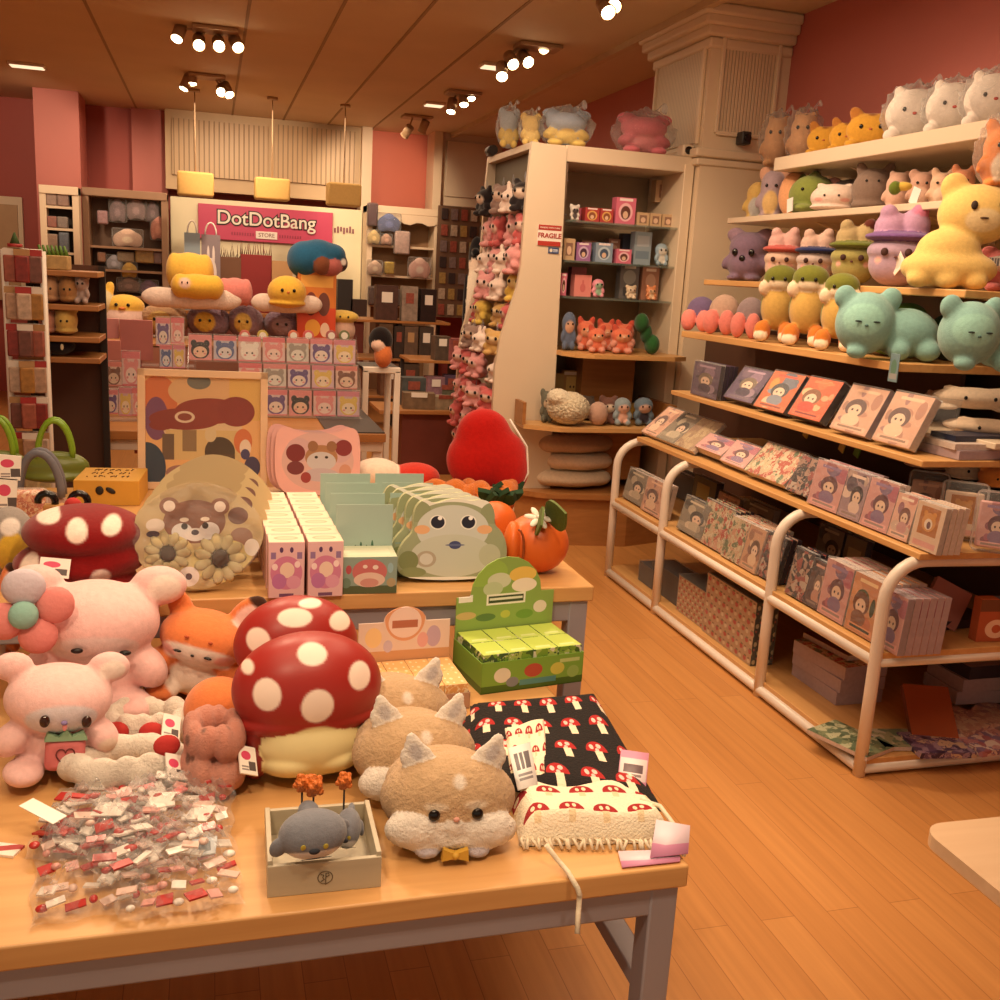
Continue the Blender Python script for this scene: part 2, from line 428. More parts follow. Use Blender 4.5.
def floormat():
    m, nt, b = newmat('plank_floor'); MATS['plank_floor'] = m
    t = nt.nodes.new('ShaderNodeTexCoord'); mp = nt.nodes.new('ShaderNodeMapping'); mp.inputs['Rotation'].default_value = (0, 0, PI / 2)
    nt.links.new(t.outputs['Object'], mp.inputs[0])
    br = nt.nodes.new('ShaderNodeTexBrick'); nt.links.new(mp.outputs[0], br.inputs['Vector'])
    br.inputs['Scale'].default_value = 1; br.inputs['Brick Width'].default_value = 1.3; br.inputs['Row Height'].default_value = .095
    br.inputs['Mortar Size'].default_value = .0012; br.inputs['Mortar Smooth'].default_value = .3
    br.inputs['Color1'].default_value = L4((205, 138, 72)); br.inputs['Color2'].default_value = L4((216, 150, 82)); br.inputs['Mortar'].default_value = L4((170, 106, 52))
    m2 = nt.nodes.new('ShaderNodeMapping'); m2.inputs['Scale'].default_value = (46, 1.6, 1); nt.links.new(t.outputs['Object'], m2.inputs[0])
    n = nt.nodes.new('ShaderNodeTexNoise'); n.inputs['Scale'].default_value = 1; n.inputs['Detail'].default_value = 5; nt.links.new(m2.outputs[0], n.inputs['Vector'])
    mul = nt.nodes.new('ShaderNodeMix'); mul.data_type = 'RGBA'; mul.blend_type = 'MULTIPLY'; mul.inputs[0].default_value = 1
    nt.links.new(br.outputs['Color'], mul.inputs[6]); nt.links.new(mixc(nt, n.outputs['Fac'], (.74, .68, .62, 1), (1.1, 1.1, 1.08, 1)), mul.inputs[7])
    nt.links.new(mul.outputs[2], b.inputs['Base Color']); b.inputs['Roughness'].default_value = .36
    bump(nt, b, n.outputs['Fac'], .05, .004)
    return m
def bead(name, col, axis='X', sc=15.):
    m, nt, b = newmat(name); MATS[name] = m
    t = nt.nodes.new('ShaderNodeTexCoord'); w = nt.nodes.new('ShaderNodeTexWave'); w.bands_direction = axis
    w.inputs['Scale'].default_value = sc; nt.links.new(t.outputs['Object'], w.inputs['Vector'])
    cr = nt.nodes.new('ShaderNodeValToRGB'); cr.color_ramp.elements[0].position = .02; cr.color_ramp.elements[1].position = .22
    cr.color_ramp.elements[0].color = (.55, .55, .55, 1); cr.color_ramp.elements[1].color = (1, 1, 1, 1)
    nt.links.new(w.outputs['Fac'], cr.inputs[0])
    mul = nt.nodes.new('ShaderNodeMix'); mul.data_type = 'RGBA'; mul.blend_type = 'MULTIPLY'; mul.inputs[0].default_value = 1
    mul.inputs[6].default_value = L4(col); nt.links.new(cr.outputs[0], mul.inputs[7]); nt.links.new(mul.outputs[2], b.inputs['Base Color'])
    b.inputs['Roughness'].default_value = .4; bump(nt, b, cr.outputs[0], .5, .01)
    return m
BEADX = bead('beadboard_facing_front', (226, 202, 168), 'X'); BEADY = bead('beadboard_facing_side', (226, 202, 168), 'Y')
BEADB = bead('beadboard_far', (205, 170, 125), 'X', 6.)
# ---------------------------------------------------------------- the room
ZC, XW, YB = 3.1, 3.25, 12.2
struct('floor', MB().box((0, 5, -.05), (8, 15, .1)), floormat())
cb = MB().box((0, 5, ZC + .05), (8, 15, .1))
for px in (-170, 84, 250, 346, 436, 531):
    x = float(onZ(px, 0, ZC)[0]); cb.box((x, 6, ZC - .002), (.02, 13, .006), 1)
x = float(onZ(650, 31, ZC)[0])
cb.box((x, 8, ZC - .02), (.05, 9, .04), 2)
struct('ceiling', cb, [mat('ceiling_tile', (226, 198, 160), .8, var=.08, vs=2), mat('ceiling_seam', (176, 146, 110), .8), mat('ceiling_moulding', (222, 188, 142), .6)])
struct('wall_right', MB().box((XW + .05, 5, ZC / 2), (.1, 15, ZC)), PINKW)
struct('wall_left', MB().box((-3.6, 7, ZC / 2), (.1, 11, ZC)), PINKD)
struct('wall_back', MB().box((0, YB + .05, ZC / 2), (8, .1, ZC)), PINKD)
# pilaster between the glass shelf cabinet and the long right wall
PX0, PY0, PY1 = 2.735, 5.55, 6.3
pb = MB().box(((PX0 + XW) / 2, (PY0 + PY1) / 2, ZC / 2), (XW - PX0, PY1 - PY0, ZC))
zc = float(onY(697, 152, PY0)[2])
pb.box(((PX0 + XW) / 2 - .02, (PY0 + PY1) / 2, zc), (XW - PX0 + .05, PY1 - PY0 + .06, .05), 0, bev=.012)
pb.box(((PX0 + XW) / 2 - .015, (PY0 + PY1) / 2, zc - .05), (XW - PX0 + .03, PY1 - PY0 + .03, .04), 0, bev=.01)
for i, (dz, dd) in enumerate(((.03, .1), (.08, .08), (.13, .05), (.19, .02))):
    pb.box(((PX0 + XW) / 2 - dd / 2, (PY0 + PY1) / 2, ZC - dz), (XW - PX0 + dd, PY1 - PY0 + dd * 2, .06), 0, bev=.015)
xa, xb = float(onY(722, 60, PY0)[0]), float(onY(778, 60, PY0)[0]); za, zb = float(onY(715, 133, PY0)[2]), float(onY(722, 36, PY0)[2])
pb.box(((xa + xb) / 2, PY0 - .004, (za + zb) / 2), (xb - xa, .012, zb - za), 1)
for q in ((xa, (za + zb) / 2, .025, zb - za), (xb, (za + zb) / 2, .025, zb - za), ((xa + xb) / 2, za, xb - xa, .025), ((xa + xb) / 2, zb, xb - xa, .025)):
    pb.box((q[0], PY0 - .012, q[1]), (q[2], .022, q[3]), 0, bev=.006)
pb.box((PX0 - .004, (PY0 + PY1) / 2, (zc + ZC - .2) / 2 + .02), (.012, PY1 - PY0 - .1, ZC - zc - .28), 2)
for q in ((PY0 + .05, .025), (PY1 - .05, .025)): pb.box((PX0 - .012, q[0], (zc + ZC - .2) / 2 + .02), (.022, q[1], ZC - zc - .26), 0, bev=.006)
struct('trim_1', pb, [CREAM, BEADX, BEADY])
struct('trim_2', MB().box((XW - .01, 4, 1.7), (.03, 4.4, 1.1), 0), WALLBEIGE)      # slat panel behind the wall shelves
# far end of the shop
def yrect(mb, x0, y0, x1, y1, Y, t=.1, m=0, bev=0):
    a = onY(x0, (y0 + y1) / 2, Y); c = onY(x1, (y0 + y1) / 2, Y); e = onY((x0 + x1) / 2, y0, Y); f = onY((x0 + x1) / 2, y1, Y)
    mb.box(((a[0] + c[0]) / 2, Y + t / 2, (e[2] + f[2]) / 2), (abs(c[0] - a[0]), t, abs(e[2] - f[2])), m, bev=bev); return mb
a, c = onY(35, 150, 11.3), onY(80, 150, 11.3)
struct('trim_3', MB().box(((a[0] + c[0]) / 2, 11.6, ZC / 2), (c[0] - a[0], .6, ZC)), PINKW)
struct('trim_4', yrect(MB(), 133, 60, 168, 330, 12.08, .1), PINKW)
bb = MB(); yrect(bb, 165, 70, 369, 196, 11.9, .3, 0); yrect(bb, 172, 122, 268, 178, 11.86, .03, 1); yrect(bb, 275, 128, 356, 184, 11.86, .03, 1)
struct('trim_5', bb, [mat('far_cream', (214, 182, 138), .5, var=.05), BEADB])
struct('trim_6', yrect(MB(), 360, 120, 370, 345, 11.8, .3), CREAM)
pk = MB(); yrect(pk, 368, 100, 437, 209, 12.05, .1); struct('trim_7', pk, mat('coral_wall_paint', (230, 120, 96), .55, var=.05, vs=2))
pk = MB(); yrect(pk, 437, 100, 520, 208, 11.7, .4, 0); yrect(pk, 446, 142, 489, 198, 11.67, .03, 1, bev=.01); yrect(pk, 432, 100, 440, 320, 11.6, .4, 0)
struct('trim_8', pk, [CREAM, WHITE])
dr = MB(); yrect(dr, -20, 196, 24, 300, 12.1, .06, 1); yrect(dr, -16, 204, 19, 300, 12.06, .06, 0)
o = struct('door_1', dr, [mat('beige_door', (205, 165, 120), .5), CREAM])
# ---------------------------------------------------------------- lamps
BULB = mat('lit_bulb', (255, 226, 170), .3, emit=14.)
SHADE = mat('yellow_linen_shade', (214, 166, 84), .7, emit=.06, var=.1, vs=40, bs=200)
def light(kind, loc, power, color=(1, .66, .36), size=.1, rot=(0, 0, 0), spot=100, blend=.6):
    l = bpy.data.lights.new('light_source', kind); l.energy = power; l.color = color
    if kind == 'SPOT': l.spot_size = math.radians(spot); l.spot_blend = blend; l.shadow_soft_size = size
    elif kind == 'AREA': l.shape = 'RECTANGLE'; l.size, l.size_y = size if isinstance(size, tuple) else (size, size)
    else: l.shadow_soft_size = size
    o = bpy.data.objects.new('light_source', l); COL.objects.link(o); o.location = loc; o.rotation_euler = rot
    return o
def aim(loc, to): return (Vector(to) - Vector(loc)).to_track_quat('-Z', 'Y').to_euler()
HEADM = mat('brushed_lamp_can', (196, 160, 120), .5, .2)
def track(px, py, where, heads, z=2.98):
    """a ceiling plate with several swivel spot heads; heads = photo points of the lit faces and what each shines at"""
    p = onZ(px, py, ZC); 
    r = thing('track_light', where, 'ceiling light', (float(p[0]), float(p[1]), ZC))
    MB().box((0, 0, -.015), (.3, .2, .025), bev=.006).build('mounting_plate', HEADM, r)
    for hx, hy, tgt in heads:
        q = onY(hx, hy, p[1]); d = (Vector(tgt) - Vector(q)).normalized()
        e = d.to_track_quat('-Z', 'Y').to_euler(); rot = [math.degrees(a) for a in e]
        l0 = Vector(q) - Vector((p[0], p[1], ZC))
        h = MB().cyl((0, 0, .055), .042, .11, 0, n=18).lathe([(.042, 0), (.046, -.012), (.04, -.012), (.036, .0)]).build('lamp_head', HEADM, r, l0, rot)
        MB().cyl((0, 0, 0), .036, .012, 0, n=18).build('bulb', BULB, h, (0, 0, -.004))
        t = l0 - d * .09
        MB().tube([t, (t.x * .6, t.y * .6, -.02)], .008, 0, 8).build('swivel_arm', HEADM, r)
track(215, 28, 'square ceiling light cluster nearest the camera, over the sign board', [(177, 38, (-1, 6, .5)), (199, 45, (0, 4, .6)), (219, 46, (.3, 3.6, .8)), (238, 47, (1, 5, .8))])
track(207, 75, 'second ceiling light cluster back from the front over the middle display', [(184, 88, (-1, 9, 1)), (192, 83, (0, 9, 1)), (221, 92, (0, 6, 1)), (229, 94, (1, 8, 1))])
track(538, 45, 'ceiling light cluster above the gap before the white cabinet', [(513, 64, (2.2, 4.4, 1)), (502, 76, (1.5, 5, .8)), (528, 62, (2.6, 4, 1.2)), (544, 48, (2.4, 3.4, 1))])
track(463, 92, 'ceiling light cluster farther back along the slanted row over the aisle', [(451, 111, (1.5, 8, .5)), (464, 104, (2, 8, 1)), (471, 98, (2.3, 8, 1))])
track(417, 116, 'smallest and farthest ceiling light cluster, before the coral wall', [(405, 135, (1.2, 12, 1.5)), (422, 131, (1.5, 11.5, 1))])
track(606, -14, 'ceiling light cut off by the top edge of the view', [(614, 6, (1.2, 2.8, .6)), (608, 12, (2.1, 3, 1))])
for px, py, w, lb in ((27, 64, .26, 'small lit rectangular ceiling panel above the pink column'), (491, 64, .13, 'little lit ceiling panel left of the slanted lamp cluster'), (434, 103, .16, 'little lit ceiling panel left of the farther lamp cluster')):
    p = onZ(px, py, ZC)
    r = thing('ceiling_panel_light', lb, 'ceiling light', (float(p[0]), float(p[1]), ZC))
    MB().box((0, 0, -.012), (w + .03, .16, .024), bev=.004).build('frame', CREAM, r)
    MB().box((0, 0, -.026), (w, .13, .008)).build('diffuser', mat('lit_diffuser', (255, 225, 180), .5, emit=1.2), r)
for i, (x0, y0, x1, y1) in enumerate(((178, 173, 213, 196), (255, 179, 289, 200), (327, 184, 360, 206))):
    l, w, h = fitY(x0, y0, x1, y1, 10.4)
    r = thing('pendant_lamp', ('leftmost', 'middle', 'rightmost')[i] + ' of three hanging yellow box lampshades in front of the sign wall', 'pendant lamp', l, 2)
    MB().box((0, 0, 0), (w, .2, h), bev=.02).build('lamp_shade', SHADE, r)
    MB().tube([(0, 0, h / 2 - .01), (0, 0, ZC - l[2])], .005, 0, 6).build('cord', HEADM, r)
    MB().cyl((0, 0, ZC - l[2] - .012), .05, .024).build('ceiling_rose', HEADM, r)
# ---------------------------------------------------------------- soft toy designs (natural units, about one high, facing -Y)
def shade(c, f): return tuple(max(0, min(255, int(v * f))) for v in c)
def critter(key, c, pose='sit', ear='round', earc=None, earin=None, face=None, belly=None, limb=None, eye=(.12, .0, .035), eyec=None, nose=None, cheek=None, k=.07, N=34, mt=None, extra=(), paints=(), parts=(), fuzz=0, mouth=False):
    limb = limb or c; earc = earc or c; B = []; P = []; T = []
    if pose == 'sit':
        hc, hr = (0, -.06, .68), (.35, .31, .3)
        B += [((0, .02, .28), (.3, .27, .3), c), ((-.28, -.14, .36), (.11, .13, .17), limb, (0, 25, 0)), ((.28, -.14, .36), (.11, .13, .17), limb, (0, -25, 0)), ((-.2, -.24, .1), (.13, .16, .11), limb), ((.2, -.24, .1), (.13, .16, .11), limb)]
        if belly: P.append(((0, -.26, .28), (.2, .14, .22), belly))
    elif pose == 'dome':
        hc, hr = (0, 0, .44), (.46, .4, .5)
        B += [((0, 0, .1), (.46, .38, .12), c)]
        if belly: P.append(((0, -.36, .22), (.3, .2, .24), belly))
    elif pose == 'tall':
        hc, hr = (0, 0, .66), (.33, .29, .33)
        B += [((0, 0, .34), (.34, .3, .36), c), ((-.33, -.08, .36), (.08, .09, .15), limb, (0, 20, 0)), ((.33, -.08, .36), (.08, .09, .15), limb, (0, -20, 0)), ((-.16, -.14, .05), (.12, .16, .07), limb), ((.16, -.14, .05), (.12, .16, .07), limb)]
        if belly: P.append(((0, -.3, .3), (.22, .16, .26), belly))
    elif pose == 'lie':
        hc, hr = (0, -.34, .42), (.42, .34, .38)
        B += [((0, .18, .33), (.36, .5, .32), c), ((-.3, -.5, .09), (.12, .16, .1), limb), ((.3, -.5, .09), (.12, .16, .1), limb)]
    elif pose == 'side':
        hc, hr = (-.34, -.08, .44), (.4, .36, .4)
        B += [((.25, .02, .34), (.46, .34, .32), c), ((.12, -.24, .12), (.15, .16, .13), limb), ((.52, -.2, .14), (.17, .17, .14), limb), ((-.45, -.26, .08), (.14, .12, .09), limb), ((.74, .05, .3), (.12, .1, .1), c)]
    hx, hy, hz = hc
    B.insert(0, (hc, hr, c))
    for s in (-1, 1):
        if ear == 'round':
            B.append(((hx + s * hr[0] * .78, hy, hz + hr[2] * .8), (.15, .09, .15), earc))
            if earin: P.append(((hx + s * hr[0] * .8, hy - .1, hz + hr[2] * .84), (.09, .08, .09), earin))
        elif ear == 'cat':
            B.append(((hx + s * hr[0] * .62, hy, hz + hr[2] * .9), (.12, .08, .2), earc, (0, s * 22, 0)))
            if earin: P.append(((hx + s * hr[0] * .64, hy - .1, hz + hr[2] * .92), (.07, .08, .12), earin, (0, s * 22, 0)))
        elif ear == 'tiny':
            B.append(((hx + s * hr[0] * .6, hy, hz + hr[2] * .88), (.08, .06, .09), earc))
        elif ear == 'long':
            B.append(((hx + s * hr[0] * .4, hy, hz + hr[2] * 1.35), (.09, .07, .3), earc, (0, s * 10, 0)))
        elif ear == 'floppy':
            B.append(((hx + s * hr[0] * .98, hy - .02, hz + .02), (.09, .12, .24), earc, (0, -s * 14, 0)))
        elif ear == 'horn':
            B.append(((hx + s * hr[0] * .3, hy, hz + hr[2] * 1.1), (.04, .04, .14), shade(c, .7)))
            B.append(((hx + s * hr[0] * .85, hy, hz + hr[2] * .55), (.14, .06, .09), earc, (0, s * 30, 0)))
    if face: P.append(((hx, hy - hr[1] * .9, hz - hr[2] * .3), (hr[0] * .72, .2, hr[2] * .55), face))
    ex, ez, er = eye; ez += hz
    ec = eyec or BLACK
    if er:
        for s in (-1, 1): T.append(('eye', hx + s * ex, ez, (er, er * .6, er * 1.15), ec))
    if nose: T.append(('nose', hx, ez - .06, (.04, .025, .028), nose))
    if mouth: T.append(('mouth', hx, ez - .12, (.05, .015, .01), (60, 34, 30)))
    if cheek:
        for s in (-1, 1): P.append(((hx + s * hr[0] * .58, hy - hr[1] * .86, hz - hr[2] * .22), (.1, .14, .07), cheek))
    return dict(key=key, blobs=B + list(extra), paints=P + list(paints), parts=T + list(parts), k=k, N=N, mat=mt or PLUSH, fuzz=fuzz)
def cone_tag(w, h, m, tilt=0):
    """a printed swing tag on a stitched loop"""
    def f(r, q, sm):
        t = MB().box((0, 0, -h / 2), (w, .003, h), 0).build('swing_tag', m, r, (q.x if hasattr(q, 'x') else q[0], q[1] - .012, q[2]), (-12, tilt, 0))
    return (0, 0, 0, f)
TAG = decal('printed_swing_tag', (246, 238, 228), [('e', .4, .66, .28, .16, (226, 70, 110)), ('r', .72, .3, .2, .16, (90, 80, 80)), ('r', .3, .26, .2, .03, (150, 140, 140)), ('r', .3, .16, .2, .03, (150, 140, 140))])
TAGP = decal('pink_barcode_tag', (226, 150, 186), [('r', .5, .58, .46, .26, (240, 226, 226)), ('r', .5, .6, .36, .12, (120, 96, 100)), ('r', .5, .42, .3, .03, (140, 120, 120))])
TAGB = decal('white_barcode_tag', (240, 236, 234), [('r', .5, .5, .36, .3, (130, 126, 130)), ('r', .3, .5, .03, .34, (240, 236, 234)), ('r', .42, .5, .02, .34, (240, 236, 234)), ('r', .58, .5, .03, .34, (240, 236, 234)), ('r', .72, .5, .02, .34, (240, 236, 234))])
# ---------------------------------------------------------------- the two nesting tables at the front
def table(name, label, x0, x1, y0, y1, z, rail=None):
    t = thing(name, label, 'table', ((x0 + x1) / 2, (y0 + y1) / 2, 0))
    w, d = x1 - x0, y1 - y0
    MB().box((0, 0, z - .02), (w, d, .04), bev=.004).build('tabletop', WOODX, t)
    f = MB()
    for s in (-1, 1):
        f.box((0, s * (d / 2 - .035), z - .068), (w - .03, .045, .055), bev=.004); f.box((s * (w / 2 - .035), 0, z - .068), (.045, d - .03, .055), bev=.004)
    f.build('frame', STEEL, t)
    for sx in (-1, 1):
        for sy in (-1, 1): MB().box((sx * (w / 2 - .035), sy * (d / 2 - .035), (z - .04) / 2), (.05, .05, z - .042), bev=.004).build('leg', STEEL, t)
        if rail: MB().box((sx * (w / 2 - .035), 0, rail), (.045, d - .11, .03), bev=.003).build('stretcher', STEEL, t)
    return t
T1Z, T2Z = .62, .8
table('display_table', 'low wooden table with grey steel frame nearest the camera', -1.25, .755, 1.325, 2.18, T1Z, .37)
table('display_table', 'taller wooden table with steel legs behind the low front table', -1.35, .93, 2.255, 3.45, T2Z)
# rounded corner of another table at the right edge
p = onZ(934, 836, .6)
ct = thing('round_corner_table', 'pale wooden tabletop with rounded corner cut off by the lower right edge', 'table', (float(p[0]) + .5, float(p[1]) - .3, 0))
pts = []
for cx, cy, a0 in ((.48, .28, 0), (-.46, .28, 90), (-.46, -.36, 180), (.48, -.36, 270)):
    for k in range(7): a = math.radians(a0 + 15 * k); pts.append((cx + .05 * math.cos(a), cy + .05 * math.sin(a)))
MB().prism(pts, .575, .6, 0, 'xy').build('tabletop', WOODP, ct)
MB().cyl((0.1, -.05, .288), .05, .574).cyl((.1, -.05, .012), .24, .024, n=32).build('pedestal', TUBEW, ct)
ct.rotation_euler = (0, 0, math.radians(-1))
# ---- big pink bears
PINKB, PINKF = (246, 196, 192), (238, 214, 214)
def flower(r, q, sm):
    f = MB()
    for a in (20, 200, 290): f.ell((.1 * math.cos(math.radians(a)) * .46, -.01, .1 * math.sin(math.radians(a)) * .46), (.036, .02, .036), 0)
    fo = f.build('flower_clip', mat('coral_felt', (240, 138, 132), .9, bs=120), r, (q[0], q[1] - .02, q[2]))
    MB().ell((-.012, -.012, .05), (.04, .022, .036)).build('petal', mat('pale_blue_felt', (214, 200, 214), .9, bs=120), fo)
    MB().ell((-.01, -.028, .0), (.027, .02, .027)).build('flower_centre', mat('mint_felt', (146, 198, 184), .9, bs=120), fo)
bigbear = critter('bigbear', PINKB, ear='none', eye=(0, 0, 0), N=60, k=.05,
    extra=[((-.33, 0, .93), (.15, .1, .15), PINKB), ((.34, 0, .93), (.16, .1, .15), PINKB)],
    paints=[((.37, -.1, .93), (.1, .1, .1), (246, 226, 214)), ((0, -.36, .52), (.28, .2, .14), PINKF)],
    parts=[('eye', -.1, .565, (.034, .02, .016), BLACK), ('eye', .15, .535, (.034, .02, .016), BLACK), ('nose', .02, .49, (.03, .02, .02), (170, 120, 160)), ('flower', -.34, .84, (0, 0, 0, flower), BLACK, -.3)])
l, w, h = fit(2, 574, 170, 745, T1Z, .26)
soft('bear_plush', 'big pink teddy bear with flower clip by its ear, behind the smaller pink bear', 'plush toy', (l[0], l[1] + .02, l[2]), (w, .27, h), bigbear, rz=6, tilt=(-6, 4))
def pouch(r, q, sm):
    b = MB().box((0, 0, 0), (.066, .03, .06), bev=.012, seg=3).build('heart_pouch', mat('strawberry_felt', (232, 120, 122), .85, bs=120), r, (q[0], q[1] - .006, q[2]))
    hp = [(.5 * .03 * 16 * math.sin(t) ** 3 / 16, .03 * (13 * math.cos(t) - 5 * math.cos(2 * t) - 2 * math.cos(3 * t) - math.cos(4 * t)) / 26) for t in [i * PI / 12 for i in range(24)]]
    MB().tube([(a, -.0165, c) for a, c in hp], .0012, 0, 6, True).build('heart_stitching', mat('maroon_thread', (120, 50, 50), .8), b)
    MB().prism([(-.035, .02), (.035, .02), (.028, .034), (.01, .026), (0, .04), (-.012, .026), (-.03, .036)], -.012, .006).build('leaf_collar', mat('mint_leaf_felt', (150, 190, 150), .9), b, (0, -.004, .008))
smallbear = critter('smallbear', PINKB, ear='none', eye=(0, 0, 0), N=60, k=.045,
    extra=[((-.3, .0, .95), (.13, .09, .13), PINKB), ((.32, .0, .93), (.14, .09, .14), PINKB)],
    paints=[((.34, -.09, .93), (.09, .1, .09), (246, 226, 214)), ((.02, -.36, .58), (.25, .2, .17), (226, 214, 222)), ((.34, -.3, .3), (.09, .12, .08), (240, 214, 196))],
    parts=[('eye', -.09, .62, (.034, .022, .044), mat('brown_glass_eye', (60, 26, 14), .12)), ('eye', .17, .59, (.034, .022, .044), MATS['brown_glass_eye']), ('nose', .03, .6, (.022, .016, .016), (150, 130, 190)), ('mouth', .035, .56, (.016, .01, .03), (244, 150, 150)), ('pouch', .05, .27, (0, 0, 0, pouch), BLACK)])
l, w, h = fit(-14, 658, 112, 798, T1Z, .2)
soft('bear_plush', 'smaller pink bear hugging a strawberry pouch with stitched heart, front left of table', 'plush toy', (l[0], l[1], l[2]), (w, .2, h), smallbear, rz=8, tilt=(-4, 5))
# ---- foxes
FOX = (236, 128, 66)
foxd = critter('fox', FOX, ear='none', eye=(0, 0, 0), limb=FOX, belly=(246, 226, 210), N=60, k=.05,
    extra=[((.25, .0, 1.02), (.12, .06, .26), FOX, (0, 18, 0)), ((-.26, .0, .94), (.1, .06, .18), FOX, (0, -24, 0))],
    paints=[((0, -.36, .56), (.34, .24, .15), (246, 232, 222)), ((.25, -.07, 1.02), (.075, .06, .17), (250, 206, 196), (0, 18, 0)), ((.34, .02, 1.24), (.12, .12, .11), (70, 40, 28)), ((.22, -.36, .58), (.085, .2, .075), (248, 184, 176)), ((-.24, -.36, .56), (.085, .2, .075), (248, 184, 176))],
    parts=[('eye', -.14, .62, (.034, .014, .012), BLACK), ('eye', .09, .62, (.034, .014, .012), BLACK), ('nose', -.025, .61, (.016, .012, .01), BLACK), ('brow', -.1, .79, (.02, .01, .012), (196, 84, 40)), ('brow', .08, .79, (.02, .01, .012), (196, 84, 40))])
l, w, h = fit(142, 590, 246, 722, T1Z, .2)
soft('fox_plush', 'orange fox plush with white muzzle and dark ear tip, left of the mushroom backpack', 'plush toy', (l[0] - .01, l[1] + .03, l[2] + .0), (w, .2, h), foxd, rz=-12, tilt=(-4, 14))
foxb = critter('foxlie', FOX, pose='dome', ear='none', eye=(0, 0, 0), N=40, paints=[((-.05, -.36, .38), (.3, .24, .28), (246, 232, 222))], extra=[((.4, -.2, .3), (.14, .12, .18), FOX, (0, -30, 0))])
l, w, h = fit(170, 676, 244, 745, T1Z, .1)
soft('fox_plush', 'orange and white fox body lying under the upright fox plush', 'plush toy', (l[0] + .03, l[1] - .02, l[2]), (w, .13, h), foxb, rz=-8)
l, w, h = fit(-40, 582, 12, 700, T1Z, .15)
soft('fox_plush', 'orange plush cut off by the left edge beside the big pink bear', 'plush toy', (l[0] - .02, l[1] + .12, l[2]), (w, .2, h), foxd, rz=10)
# ---- fluffy headbands
def ringblobs(rx, ry, rr, c, n=22, seed=1, zz=0.):
    rnd = random.Random(seed)
    return [((rx * math.cos(2 * PI * i / n) + rnd.uniform(-.03, .03), ry * math.sin(2 * PI * i / n) + rnd.uniform(-.03, .03), rr + zz + rnd.uniform(-.03, .05)), (rr * rnd.uniform(.85, 1.15),) * 3, c) for i in range(n)]
def cap(r, q, sm):
    MB().ell((0, 0, 0), (.024, .013, .019)).build('mushroom_patch', mat('red_felt', (196, 40, 36), .9, bs=100), r, (q[0], q[1] - .002, q[2]), (-30, 0, 0))
    MB().ell((0, 0, 0), (.012, .009, .014)).build('mushroom_stalk', mat('cream_felt', (244, 230, 206), .9), r, (q[0] + .004, q[1] - .006, q[2] - .019))
def hangtag(r, q, sm): MB().box((0, 0, 0), (.036, .003, .055)).build('swing_tag', TAG, r, (q[0], q[1] - .012, q[2]), (-50, 25, 20))
WOOLW = (252, 240, 224)
for i, (bx, lb, rz, pp) in enumerate((((98, 698, 192, 752), 'white fluffy headband with red mushrooms lying behind the front one', -4, [('cap', -.3, .2, (0, 0, 0, cap), BLACK), ('cap', .12, .2, (0, 0, 0, cap), BLACK), ('tag', .35, .24, (0, 0, 0, hangtag), BLACK)]), ((60, 730, 186, 798), 'white fluffy headband in front, folded open like a ring beside the small bear', 6, [('cap', .36, .34, (0, 0, 0, cap), BLACK, -.2), ('tag', .42, .2, (0, 0, 0, hangtag), BLACK)]))):
    l, w, h = fit(*bx, T1Z, .13)
    d = dict(key='band%d' % i, blobs=ringblobs(.46, .34, .13, WOOLW, 24, i + 2) + ([((x, -.36 + .1 * abs(x), .18), (.14, .1, .16), WOOLW) for x in (-.2, 0, .2)]), k=.03, N=60, mat=TERRY, parts=pp)
    soft('headband', lb, 'headband', (l[0], l[1] + .0, l[2]), (w, .15, .075), d, rz=rz)
d = dict(key='bandp', blobs=ringblobs(.4, .3, .16, (226, 150, 128), 18, 8) + ringblobs(.34, .26, .15, (220, 140, 118), 14, 9, .3), k=.04, N=54, mat=TERRY, paints=[((random.uniform(-.5, .5), random.uniform(-.5, .1), random.uniform(.3, .8)), (.05, .05, .05), (140, 84, 66)) for _ in range(26)], parts=[('tag', .44, .3, (0, 0, 0, hangtag), BLACK)])
l, w, h = fit(184, 708, 254, 808, T1Z, .14)
soft('headband', 'salmon pink fluffy headband with dark flecks, next to the mushroom backpack', 'headband', (l[0] - .005, l[1] + .02, l[2]), (w, .17, .135), d, rz=4)
# ---- mushroom backpacks
RED, SPOT, STEM = (166, 38, 32), (246, 222, 206), (226, 210, 150)
def mush(key, spots):
    B = [((0, 0, .6), (.5, .3, .39), RED), ((0, .02, .38), (.49, .27, .13), RED), ((0, -.03, .22), (.36, .24, .26), STEM), ((-.12, -.02, .1), (.23, .23, .12), STEM), ((.12, -.02, .1), (.23, .23, .12), STEM)] + [((x, .06, zz), (.1, .18, .16), shade(RED, .8)) for x in (-.36, .36) for zz in (.12, .3)]
    return dict(key=key, blobs=B, k=.015, N=96, mat=SHINY, paints=[((0, -.34, .1), (.33, .28, .29), STEM)] + [((x, -.3, z), (r, .32, rz), SPOT) for x, z, r, rz in spots], parts=[('label_tab', .37, .31, (.012, .006, .035), (214, 190, 60))])
l, w, h = fit(234, 648, 383, 806, T1Z, .2)
soft('backpack', 'red mushroom backpack with white spots and cream stem flap, front one of the pair', 'backpack', (l[0] + .012, l[1] + .01, l[2] + .004), (w, .18, h * 1.04), mush('mushfront', [(.0, .53, .105, .12), (-.01, .88, .1, .075), (-.31, .63, .085, .115), (.3, .7, .085, .1), (-.42, .82, .06, .08)]), rz=6, tilt=(-10, 0))
l, w, h = fit(240, 640, 362, 792, T1Z, .2)
